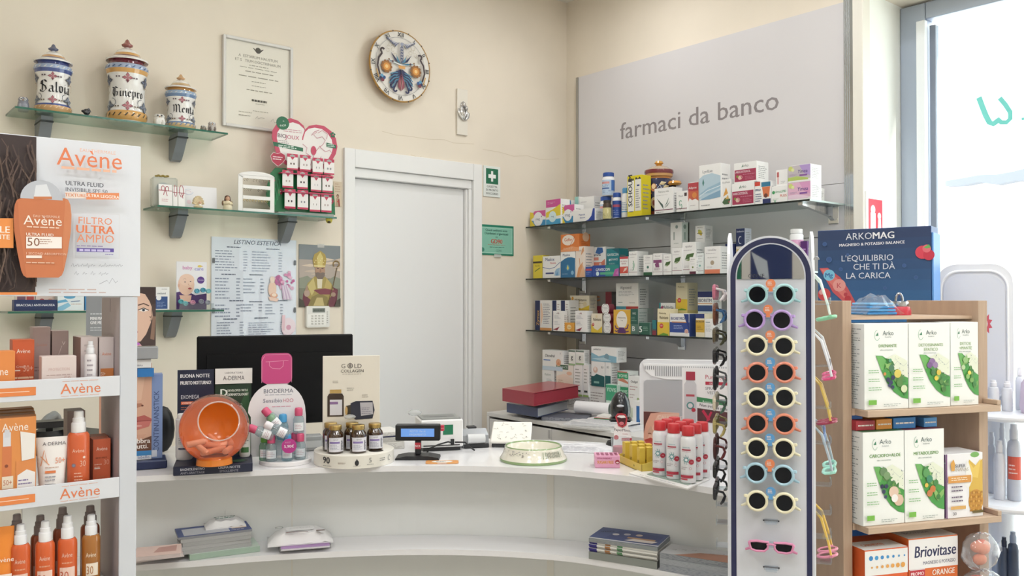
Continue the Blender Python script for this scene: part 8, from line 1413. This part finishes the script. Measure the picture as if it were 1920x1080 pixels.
# chains hung on the corner
t = root('glasses_chain',RS.loc(xr+.006,-.004,0),-azs,label='silver spectacle chains hanging from the spinner corner',cat='chain'); STL = m('b9bcc2',.25,.9)
z1, z2 = L(1528,490)[1], L(1528,726)[1]
for j in range(3):
    b = MB(); n = 46; zz2 = z2 + (.0,.012,.03)[j]
    for i in range(n): z = z1 + (zz2-z1) * i / n; b.ell((.002*math.sin(i*1.3+j)+.0035*(j-1),.001*math.cos(i*1.7),z),.0022,.0016,.0032,STL,6,4)
b = MB(); b.tube([(.0045*math.cos(R(a)),0,z1+.003+.006*math.sin(R(a))) for a in range(0,181,20)],.0016,STL,6); b.build('chain_hook',parent=t)

# ================================================================ WOODEN DISPLAY with herbal cartons
w0 = atD(1627,770.7,2.02); WD = Rack((w0.x,w0.y,0),R(-23)); WO = m('c0a68f',.55,noise=.07,scale=7,bump=.12,stretch=(1.2,6,22)); WO2 = m('b79d87',.55,noise=.07,scale=7,bump=.12,stretch=(22,6,1.2))
wd = root('wooden_display',(w0.x,w0.y,0),R(-23),label='beech wood floor display with shelves of herbal cartons',cat='display stand')
L = lambda px, py, bk=0: WD.hit(px,py,bk)
PB = .045; ZP = 1.445; xr_ = L(1877,758,0)[0]; a0, a1 = L(1580,700,PB)[0], L(1597,700,PB)[0]; b0, b1 = L(1835,700,PB)[0], L(1852,700,PB)[0]; DD = .25
b = MB(); b.box(a0,a1,PB,PB+DD,0,ZP,WO2,ch=.001); b.build('side_board',parent=wd)
b = MB(); b.box(b0,b1,PB,PB+DD,0,ZP,WO2,ch=.001); b.build('side_board',parent=wd)
zs1, zs2 = w0.z, L(1629,990)[1]; zs3 = zs2 - (zs1-zs2); zst = L(1700,593,PB)[1]
for z in (zs1,zs2,zs3):
    b = MB(); b.box(0,xr_,0,PB-.0005,z-.016,z,WO,ch=.001); b.box(a1+.0005,b0-.0005,PB-.0005,PB+DD-.002,z-.016,z,WO); k = b.build('shelf_board',parent=wd)
    b = MB(); b.box(xr_-.012,xr_,.0,PB-.0008,z+.0003,z+.012,WO,ch=.001); b.build('end_lip',parent=k)
b = MB(); b.box(a1+.0005,b0-.0005,PB+.02,PB+DD-.002,zst-.008,zst,WO); b.build('top_board',parent=wd)
b = MB(); b.box(a1+.0005,b0-.0005,PB,PB+DD-.002,.0,.10,WO); b.build('plinth',parent=wd)
def leafbox(l1,l2,veg,label,px0,px1,pyt,zb,back,green='8aa878',tc='7aa05c'):
    sp = [('d',.30,.875,.03,'f0f0ee'),('c','8ab89a',arc(.29,.865,.06,90,330,10),.008),('p','4a8a6a',[(.25,.86),(.31,.9),(.32,.86)]),('t','Arko',.54,.865,.052,'5a6a6a','c',.28),('t','PHARMA',.54,.835,.016,'8a9494','c',.24),('t',l1,.53,.725,.035,tc,'c',.82,.02)]
    if l2: sp.append(('t',l2,.53,.672,.035,tc,'c',.7,.02))
    sp += [('t','ultra concentrato',.5,.685 if not l2 else .64,.018,'7a8a80','c',.56),('p','4a9a48',[(.25,.63),(.4,.625),(.52,.58),(.6,.5),(.8,.4),(.99,.36),(.99,.11),(.84,.13),(.66,.2),(.5,.31),(.37,.46)]),('p','6fb060',[(.25,.63),(.38,.62),(.48,.57),(.42,.46),(.37,.46)])]
    rv = random.Random(len(l1)+5); sp.append(('p','e6ead6',[(.5,.6),(.7,.64),(.97,.56),(.98,.36),(.7,.44)]))
    for j in range(16):
        t_, a_, q_ = rv.random(), rv.uniform(0,3.1), rv.uniform(.07,.14); u, v = .45 + .42 * t_ + rv.uniform(-.03,.08), .54 - .32 * t_ + rv.uniform(-.02,.08); ca, sa = math.cos(a_), math.sin(a_)
        sp.append(('p',['5a8a48','7aa85a','3f7a3c','8ab868','4a8a4a'][j % 5],[(min(.99,u+(x*ca-y*sa)*q_),v+(x*sa+y*ca)*q_*.62) for x,y in ((-1,0),(-.3,.36),(.4,.3),(1,0),(.3,-.34),(-.4,-.3))]))
    for (kk_,u,v,r_,c_) in veg: sp.append(('d',u+.02,v*1.12+.01,r_*.9,c_))
    rn = random.Random(len(l1)); sp += [('d',rn.uniform(.6,.98),rn.uniform(.36,.62),rn.uniform(.004,.012),'6a7a80') for _ in range(14)] + [('c','9aa4a8',[(.62,.5),(.72,.56),(.66,.6)],.004),('c','9aa4a8',[(.72,.56),(.86,.5),(.94,.54)],.004)]
    sp += [gl(.06,.42,.3,.47,2,'8ab880'),gl(.06,.32,.32,.37,2,'8ab880'),gl(.06,.22,.36,.27,2,'8ab880'),('r',.06,.06,.24,.115,'7ab84a'),gl(.4,.03,.8,.07,2,'a0aaa4')]
    return carton(WD,px0,px1,pyt,zb,sp,label,back,.10,'f0f1ee',cat='herbal box',name='herbal_box',lspec=[gl(.08,.05,.92,.95,34,'a4a8a8')])
V1 = [(0,.58,.42,.07,'4a7a5a'),(0,.55,.5,.04,'5a9a7a'),(0,.72,.36,.09,'d9c860'),(0,.5,.3,.05,'2a3050'),(0,.56,.27,.05,'343a60'),(0,.61,.32,.05,'2a2f54'),(0,.53,.24,.04,'3a4068'),(0,.6,.22,.04,'2c3258'),(0,.76,.26,.08,'5a8a48'),(0,.86,.2,.08,'d8e0b8'),(0,.42,.36,.035,'d08a4a')]
V2 = [(0,.52,.47,.09,'8a6a9c'),(0,.46,.44,.07,'7a5a8c'),(0,.6,.44,.07,'9a80a8'),(0,.68,.36,.06,'d9c050'),(0,.62,.3,.055,'e0c848'),(0,.74,.26,.05,'5a8a48'),(0,.8,.18,.06,'4a7a3c'),(0,.54,.36,.06,'4a7a48')]
V3 = [(0,.48,.48,.1,'9ac080'),(0,.4,.4,.08,'b8d0a0'),(0,.62,.34,.07,'e0d060'),(0,.7,.26,.08,'7aa85a'),(0,.56,.3,.08,'8ab868')]
V4 = [(0,.46,.5,.1,'6a8a60'),(0,.54,.46,.09,'7a9a6c'),(0,.42,.36,.05,'2a2f50'),(0,.46,.31,.05,'343a5c'),(0,.52,.36,.05,'2c3154'),(0,.5,.26,.04,'383e62'),(0,.7,.3,.13,'e0c4b0'),(0,.82,.22,.13,'dcbca6'),(0,.72,.24,.09,'f0ece8')]
V5 = [(0,.5,.46,.1,'5a9a58'),(0,.58,.4,.09,'3f8a6a'),(0,.66,.3,.08,'c8783c'),(0,.58,.26,.08,'c07a4a'),(0,.74,.36,.07,'4a8a4a'),(0,.5,.34,.05,'d9b850'),(0,.8,.22,.06,'3f7a3c')]
ZS_ = zs1
h1 = leafbox('DRENANTE',None,V1,'white herbal carton with pineapple and blue berries on upper wooden shelf',1620,1702.5,607,ZS_,.012)
h2 = leafbox('DETOSSINANTE','EPATICO',V2,'white herbal carton with purple artichoke on the upper wooden shelf',1703.5,1781,606,ZS_,.012,tc='a0b888')
h3 = leafbox('DETOX','+PIANTE',V3,'white herbal carton with green leaves and yellow flower nearest the wooden post',1782,1834,604,ZS_,.02,tc='a0b888')
h4 = leafbox('CARCIOFO+ALOE',None,V4,'white herbal carton printed with a slim waist on the lower wooden shelf',1616.5,1694,809,zs2,.012,tc='6a9a4a')
h5 = leafbox('METABOLISMO',None,V5,'white herbal carton with mixed green fruit on the lower wooden shelf',1695,1769,805,zs2,.012,tc='6a9a4a')
for hb, c_ in ((h4,'4a7a54'),(h5,'7a3a44')):
    b = MB(); topf(b,hb['w'],.1,hb['h']+.0002).r(0,0,1,1,c_); b.build('top_panel',parent=hb)
PA = [('d',.78,.97,.12,'7ab060',.06),('p','d8b04a',[(.62,.9),(.8,.8),(.99,.9),(.99,.3),(.62,.3)]),('p','f0eeea',[(.55,.9),(.72,.74),(.7,.56),(.6,.44),(.5,.5)]),('p','e6c460',[(.6,.88),(.74,.76),(.94,.9),(.86,.6),(.72,.62)]),('d',.8,.24,.2,'c9903a',.26),('r',.0,.0,.03,1,'6a2a70')] + [('d',.66+.07*(j % 5),.1+.07*(j // 5),.025,['b07a2c','dca850'][j % 2]) for j in range(25)] + [('r',.04,.55,.66,.66,'d9984a'),gl(.12,.58,.6,.64,2,'f4e6d0'),('t','SUPER',.36,.79,.05,'4a4448','c',.36,.02),('t','ANANAS',.38,.73,.05,'a89a80','c',.42),('p','d9a04a',[(.1,.86),(.18,.92),(.22,.84),(.2,.74),(.12,.74)]),gl(.12,.4,.45,.52,2,'6a5a70'),gl(.12,.24,.45,.36,2,'6a5a70'),('r',.1,.14,.5,.19,'d9a860'),('t','30',.2,.05,.05,'5a5058','c',.16,.02),('r',.68,.06,.98,.1,'6a5a2c')]
carton(WD,1771.5,1841,850,zs2,PA,'white and yellow carton with a pineapple bodied figure on lower wooden shelf',.012,.08,'efedf0',cat='herbal box',name='herbal_box',sc_='5a2a66')
# bottom shelf
def cd(px0,px1,pyt,spec,label,back=.012,depth=.11,c='e06a30',**k): return carton(WD,px0,px1,pyt,zs3,spec,label,back,depth,c,cat='supplement box',name='supplement_box',**k)
CA = [('r',.0,.72,1,.99,'eceae8')] + [('d',.14+.13*j,.91,.048-.005*j,['3f8ac8','4a9ad0'][j % 2]) for j in range(7)] + [('d',.16+.12*j,.81,.02+.005*j,'e0a050') for j in range(7)] + [('t','CARNIDYN',.38,.5,.13,'f6ece6','c',.62,.03),('t','PLUS',.85,.58,.07,'f6ece6','c',.24,.01),('t','Per Stanchezza',.4,.38,.07,'f6ece6','c',.56,.01),('t','ed Energia',.36,.28,.06,'f0d8cc','c',.4)]
cn = cd(1619,1699.5,1029,CA,'orange carton with rows of blue and orange dots on bottom wooden shelf',c='dd5f2c')
b = MB(); A = topf(b,cn['w'],.11,cn['h']+.0003); A.r(0,0,1,.6,'f0eeec'); A.r(0,.6,1,1,'d9662f'); A.t('CARNIDYN',.4,.25,.16,'e08a60','c',.5,.02); b.build('top_panel',parent=cn)
BR = [('r',.0,.68,1,.99,'f0eeee'),('t','Briovitase',.54,.8,.12,'2c2f58','c',.84,.02,.12),('t','MAGNESIO E POTASSIO',.62,.72,.035,'6a6a80','c',.66,.01),('r',.02,.5,.32,.68,'e0d0d4'),('r',.02,.6,.32,.67,'c03040'),('t','PROMO',.17,.615,.035,'f6e6e8','c',.26,.02),('t','€ 13,90',.17,.52,.045,'c03040','c',.28,.02),('t','ORANGE',.7,.6,.06,'f6e8dc','c',.46,.02,.1),('d',.36,.22,.22,'e8955a'),('d',.36,.22,.19,'dd7a3c')] + [('c','eaa478',[(.36,.22),(.36+.18*math.cos(R(45*j)),.22+.2*math.sin(R(45*j)))],.012) for j in range(8)] + [gl(.6,.2,.95,.3,2,'f0c8a8')]
bv = cd(1701,1793,1007,BR,'orange and white effervescent drink carton on bottom wooden shelf',back=.02,depth=.12,c='df6f33')
b = MB(); A = topf(b,bv['w'],.12,bv['h']+.0003); A.r(0,0,1,1,'eceaea'); A.t('Briovitase',.4,.3,.14,'9a9ab0','c',.5); b.build('top_panel',parent=bv)
# bags of fruit sweets
for px, py, sx, sz, c_, lb, rot in ((1838,1034,.05,.046,'e08a6a','clear bag of orange pink sponges beside the effervescent carton',10),(1842,1092,.048,.03,'c9ccd6','clear bag of grey white items below the orange pink sponge bag',-6)):
    a, z = L(px,py,0); t = root('plastic_bag',WD.loc(a,.0,z-sz),R(-23+rot),label=lb,cat='bag'); rn = random.Random(px)
    b = MB(); b.ell((0,0,sz),sx*1.1,.035,sz,clear('f4f4f6',.08,.12),20,12); b.v = [(x+rn.uniform(-.004,.004),y,max(0,z_+rn.uniform(-.003,.003))) for x,y,z_ in b.v]; b.build('clear_film',parent=t); b = MB()
    for i in range(5): b.ell((rn.uniform(-.022,.022),rn.uniform(-.008,.008),sz+rn.uniform(-.018,.018)*sz/.046),.02,.014,.014*sz/.046,m(rn.choice([c_,'e6b09c','d9664a'] if 'orange' in lb else [c_,'5a6a90','e0e0e4']),.6),12,7)
    b.build('contents',parent=t); b = MB(); b.ext([(sx,sz*.9),(sx+.03,sz*1.3),(sx+.034,sz*.8),(sx,sz*.6)],-.002,.002,clear('f4f4f6',.08,.12)); b.build('bag_tail',parent=t)
# things on top and between
for px0, px1, pyt, zb, c_, lb, d_ in ((1604,1640,789,h4['top']+.001,'a8303c','flat dark red pouch lying on the lower herbal cartons',.03),(1642,1672,786,h4['top']+.001,'d9903a','flat orange packet lying on the lower herbal cartons',.05),(1674,1716,783,h5['top']+.001,'2f7ac0','flat blue packet lying on the lower herbal cartons',.05),(1731,1756,783,h5['top']+.001,'4a90d0','small blue carton lying on the mixed fruit carton',.05)):
    carton(WD,px0,px1,pyt,zb,[gl(.1,.3,.9,.7,1,'e8e0d8')],lb,.03,d_,c_,cat='packet',name='packet')
a, z = L(1640,590,PB+.09); t = root('mask_packet',WD.loc(a,PB+.09,zst+.0006),R(-18),label='clear crinkled packet of pale blue face masks on top of wooden display',cat='packet'); b = MB()
for i in range(4): b.box(-.052+.003*i,.046-.004*i,-.03,.035,.002+.008*i,.0085+.008*i,m(['3f8ac8','5aa0d8','4a94d0','7ab4e0'][i],.6),ch=.002)
b.build('masks',parent=t); b = MB(); rn = random.Random(3); n_, m_ = 10, 6
vs = [((i/n_-.5)*.13,-.036+.076*j/m_,(.046*(min(1,3*min(i/n_,1-i/n_))*min(1,3*min(j/m_,1-j/m_)+.3))+rn.uniform(0,.012))) for i in range(n_+1) for j in range(m_+1)]
b.add(vs,[(i*(m_+1)+j,(i+1)*(m_+1)+j,(i+1)*(m_+1)+j+1,i*(m_+1)+j+1) for i in range(n_) for j in range(m_)],clear('f6f8fa',.06,.1)); b.build('clear_film',parent=t)
a, z = L(1707,590,PB+.08); t = root('steel_bottle',WD.loc(a,PB+.12,zst+.0006),R(-23),label='red water bottle top with steel collar on the wooden display',cat='bottle'); b = MB(); b.lathe([(0,0),(.029,0),(.029,.012),(.025,.022),(0,.022)],m('c83a4a',.35),28); b.build('red_body',parent=t); b = MB(); b.lathe([(0,.0224),(.023,.0224),(.024,.028),(.022,.036),(0,.036)],m('b9bcc4',.2,1),28); b.build('steel_cap',parent=t); b = MB(); b.tube([(.011*math.cos(R(a_)),0,.037+.02*math.sin(R(a_))) for a_ in range(0,181,18)],.003,m('b9bcc4',.2,1),8); b.build('carry_loop',parent=t)
# ---- navy cardboard display behind
nl, nr = atD(1533,433,2.76), atD(1746,423,2.76*127/137); ang = math.atan2(nr.y-nl.y,nr.x-nl.x); NW = math.hypot(nr.x-nl.x,nr.y-nl.y); ND = Rack((nl.x,nl.y,0),ang); L = lambda px, py: ND.hit(px,py)
t = root('mineral_display',(nl.x,nl.y,0),ang,label='navy blue cardboard magnesium display behind the wooden stand',cat='display stand')
b = MB(); zt = nl.z; b.box(0,NW,0,.10,.62,zt,m('27508c',.4),ch=.002); A = Art(b,lambda u,v,n: (u,-n,v),1,1); z0 = L(1640,700)[1]
for i in range(14):   # printed blue gradient
    q0_, q1_ = zt - (zt-z0) * i / 14, zt - (zt-z0) * (i+1) / 14; q = i / 13; c_ = '%02x%02x%02x' % (int(46+12*q),int(64+72*q),int(102+96*q)); A.p(c_,[(.001,q1_),(NW-.001,q1_),(NW-.001,q0_-(.001 if i == 0 else 0)),(.001,q0_-(.001 if i == 0 else 0))])
s_ = NW / 213
A.t('ARKO',*L(1586,450),.021,'dfe4ee','l',50*s_); A.t('MAG',*L(1637,448),.021,'f0f2f6','l',43*s_,.025); A.t('MAGNESIO & POTASSIO BALANCE',*L(1634,459.5),.0088,'e9ecf4','c',134*s_,.03,rot=1)
for tx_, px, py, w_ in (("L'EQUILIBRIO",1626,489,100),('CHE TI DÀ',1639,505,78),('LA CARICA',1628,522,84)): A.t(tx_,*L(px,py),.0185,'dde3ee','c',w_*s_,0)
A.p('c85a60',[L(1537,503),L(1552,502),L(1576,520),L(1590,540),L(1604,566),L(1600,575),L(1582,566),L(1562,548)]); A.p('d97a74',[L(1540,505),L(1552,505),L(1572,524),L(1598,566),L(1584,560),L(1556,530)]); A.d(*L(1555,516),.018,'7ac0dc'); A.t('Mg',*L(1555,520),.014,'2f5a9a','c',.03,.02); A.d(*L(1574,535),.02,'e09a94'); A.t('K',*L(1574,540),.016,'c04a54'); A.d(*L(1586,552),.006,'b84450'); A.d(*L(1590,560),.01,'b83a44'); A.d(*L(1546,552),.02,'c84a50'); A.d(*L(1541,548),.008,'d9a0a0')
A.d(*L(1730,473),.02,'d9485c'); A.d(*L(1742,478),.016,'c83a50'); A.d(*L(1738,466),.012,'e0707c'); A.p('6ab060',[L(1732,464),L(1742,458),L(1746,464),L(1738,466)])
for px, py, r_ in ((1555,487,.009),(1547,458,.007),(1577,505,.006),(1696,498,.006),(1590,478,.005),(1718,520,.006),(1660,540,.005),(1686,556,.006)): A.d(*L(px,py),r_,'4a6a9c'); A.d(*L(px,py),r_*.8,'3a5a90')
b.build('display_box',parent=t)
b = MB(); b.box(NW+.0005,NW+.006,.0,.10,.62,zt-.02,m('5f95d6',.4),ch=.001); b.build('side_flap',parent=t); b = MB(); b.box(.02,NW-.02,.005,.095,0,.6195,m('3f74b4',.5)); b.build('plinth',parent=t)
# ---- white rounded stand by the window with spray bottles
wq = atD(1828,560,2.75); azw = AZ + math.atan(868/FPX); RW = Rack((wq.x,wq.y,0),-azw); L = lambda px, py, bk=0: RW.hit(px,py,bk); PWH = m('eceef4',.4)
t = root('white_product_stand',(wq.x,wq.y,0),-azw,label='white plastic product stand with a rounded header board by the window',cat='display stand')
x0, x1 = L(1755,600)[0], L(1900,600)[0]; zt = L(1828,495)[1]; zb = L(1828,760)[1]
o_ = rrect(x1-x0,zt-zb,.062,x0,zb,8); b = MB(); b.ext(o_,0,.014,PWH); b.build('header_board',parent=t)
cxm, czm = (x0+x1) / 2, (zt+zb) / 2; b = MB(); P_ = [(cxm+(x-cxm)*.86,czm+(z-czm)*.9) for x,z in o_]; b.tube([(x,-.002,z) for x,z in P_],.0042,m('f6f7fa',.3),8,True); b.build('raised_rim',parent=t)
b = MB(); b.ext([(x,z) for x,z in [(cxm+(x-cxm)*.80,czm+(z-czm)*.84) for x,z in o_]],-.003,-.0003,m('dfe2ec',.45)); A = Art(b,lambda u,v,n: (u,-.0032-n,v),1,1); st2 = [(L(1848,607)[0]+(.012+.008*(i % 2))*math.cos(i*PI/9),L(1848,607)[1]+(.022+.014*(i % 2))*math.sin(i*PI/9)) for i in range(18)]; A.p('d05a6a',st2); A.p('eceef4',[(L(1846,607)[0]+.009*math.cos(i*PI/6),L(1846,607)[1]+.016*math.sin(i*PI/6)) for i in range(12)]); b.build('inset_panel',parent=t)
zsh = [L(1880,768)[1],L(1880,932)[1],L(1880,1090)[1]]; cs_ = L(1885,700)[0] - .01
b = MB(); b.cyl(.04,.02,zb,PWH,24,o=(cs_,.12,0)); b.cyl(.2,0,.02,PWH,40,o=(cs_,.06,0),ch=.005); b.build('column',parent=t)
for z in zsh: b = MB(); b.cyl(.17,z-.022,z,PWH,48,o=(cs_,.02,0),ch=.008); b.build('round_shelf',parent=t)
GB = 'white and grey bottles on the stand by the window'; idx_ = 0
for row, (z,items) in enumerate([(zsh[0],[(1862,714,11,'e2e4ea','f0f0f4',-.07,None),(1888,716,11,'e6e8ee','f2f2f6',-.05,None),(1912,690,9,'dcdfe8','e9e9ee',.0,None)]),(zsh[1],[(1858,812,9,'c9ccd6','d0d2da',.03,None),(1878,795,9,'d2d4dc','c9ccd4',.01,None),(1872,828,11,'dadce4','e2e2e8',-.06,None),(1900,797,14,'c3c6d0','d6d8e0',-.05,'d8604c')]),(zsh[2],[(1880,1010,9,'4a5468','2f3648',-.05,None),(1897,1000,11,'3a4458','8a94a8',-.06,None),(1865,1022,9,'8f9cb4','b0b8c8',-.03,None)])]):
    for px, pyt, rp, c_, cp_, bk, lab in items:
        a, _ = L(px,600,bk); a2, _ = L(px+rp,600,bk); r = a2 - a; H = L(px,pyt,bk)[1] - z; ordn = ['first','second','third','fourth'][[i[0] for i in items].index(px)]
        t2 = root('toiletry_bottle',RW.loc(a,bk+.02,z+.0006),-azw,label=ordn+(' orange labelled bottle' if lab else ' pale bottle' if row < 2 else ' dark bottle')+' from wooden post on the '+['upper','middle','lower'][row]+' round white shelf',cat='bottle',group=GB)
        b = MB(); b.lathe([(0,0),(r*.92,0),(r,.003),(r,H*.66),(r*.85,H*.76),(r*.5,H*.8),(0,H*.8)],m(c_,.35),22); bd = b.build('bottle_body',parent=t2); b = MB(); b.lathe([(0,H*.802),(r*.62,H*.802),(r*.62,H*.92),(r*.5,H*.94),(r*.48,H),(0,H)],m(cp_,.35),20); b.build('cap',parent=t2)
        if lab: b = MB(); A = wrap(b,r,2*r,H*.3,z0=H*.28); A.r(0,0,1,1,lab); A.g(.1,.2,.8,.7,3,'f0d0c8'); b.build('label_print',parent=bd)
p_ = RW.loc(cs_+.1,-.05,zsh[0]+.0006); b = MB(); b.lathe([(0,0),(.05,0),(.055,.02),(.05,.09),(.03,.12),(0,.125)],m('e6d3e6',.5),28); b.build('pink_pouch',loc=p_,label='pale pink rounded pouch on the upper round white shelf',cat='pouch')

# ================================================================ BEHIND THE CAMERA: what the round topped mirror looks at
bk = root('navy_shelf_unit',(-1.15,-.72,0),R(123),label='tall white shelf unit behind the camera seen only in the mirror',cat='shelf unit'); b = MB(); b.box(-.55,.55,0,.34,.0,1.36,m('d9d9dc',.5),ch=.003); b.build('body',parent=bk)
b = MB(); b.box(-.57,.57,-.01,.35,1.3605,1.39,m('c9c9cc',.5),ch=.003); b.build('top_board',parent=bk); bk.name = 'tall_shelf_unit'
MR = Rack((-1.15,-.72,0),R(123))
for u, w_, h_, c_, sp, lb in ((.22,.16,.52,'1f6a4a',[('p','b83a40',[(.3,.0),(1,.0),(1,.5),(.6,.4)]),('p','f0f0f0',[(.5,.0),(.6,.0),(.8,.42),(.72,.44)])],'green and red carton on the shelf unit behind the camera'),(-.03,.235,.56,'1d2a55',[('p','c9c9c4',[(.55,.99),(.9,.99),(.7,.8),(.5,.7)]),('p','b9b9b6',[(.6,.5),(.98,.6),(.8,.35),(.55,.3)]),gl(.1,.2,.4,.3,2,'a0a8c0')],'navy carton with pale waves on the shelf unit behind the camera'),(-.36,.2,.42,'eceef0',[('t','ab',.5,.7,.16,'4a4c55','c',.5),('r',.2,.48,.8,.58,'d9c48a'),('t','facile',.5,.28,.12,'6a6c75','c',.6)],'white carton with a yellow bar on the shelf unit behind the camera')):
    b = MB(); b.box(-w_/2,w_/2,0,.12,0,h_,m(c_,.45),ch=.002); front(b,w_,h_,-w_/2,0,0).run(sp); b.build('display_carton',loc=MR.loc(u,.1,1.3906),rz=R(123),label=lb,cat='box')
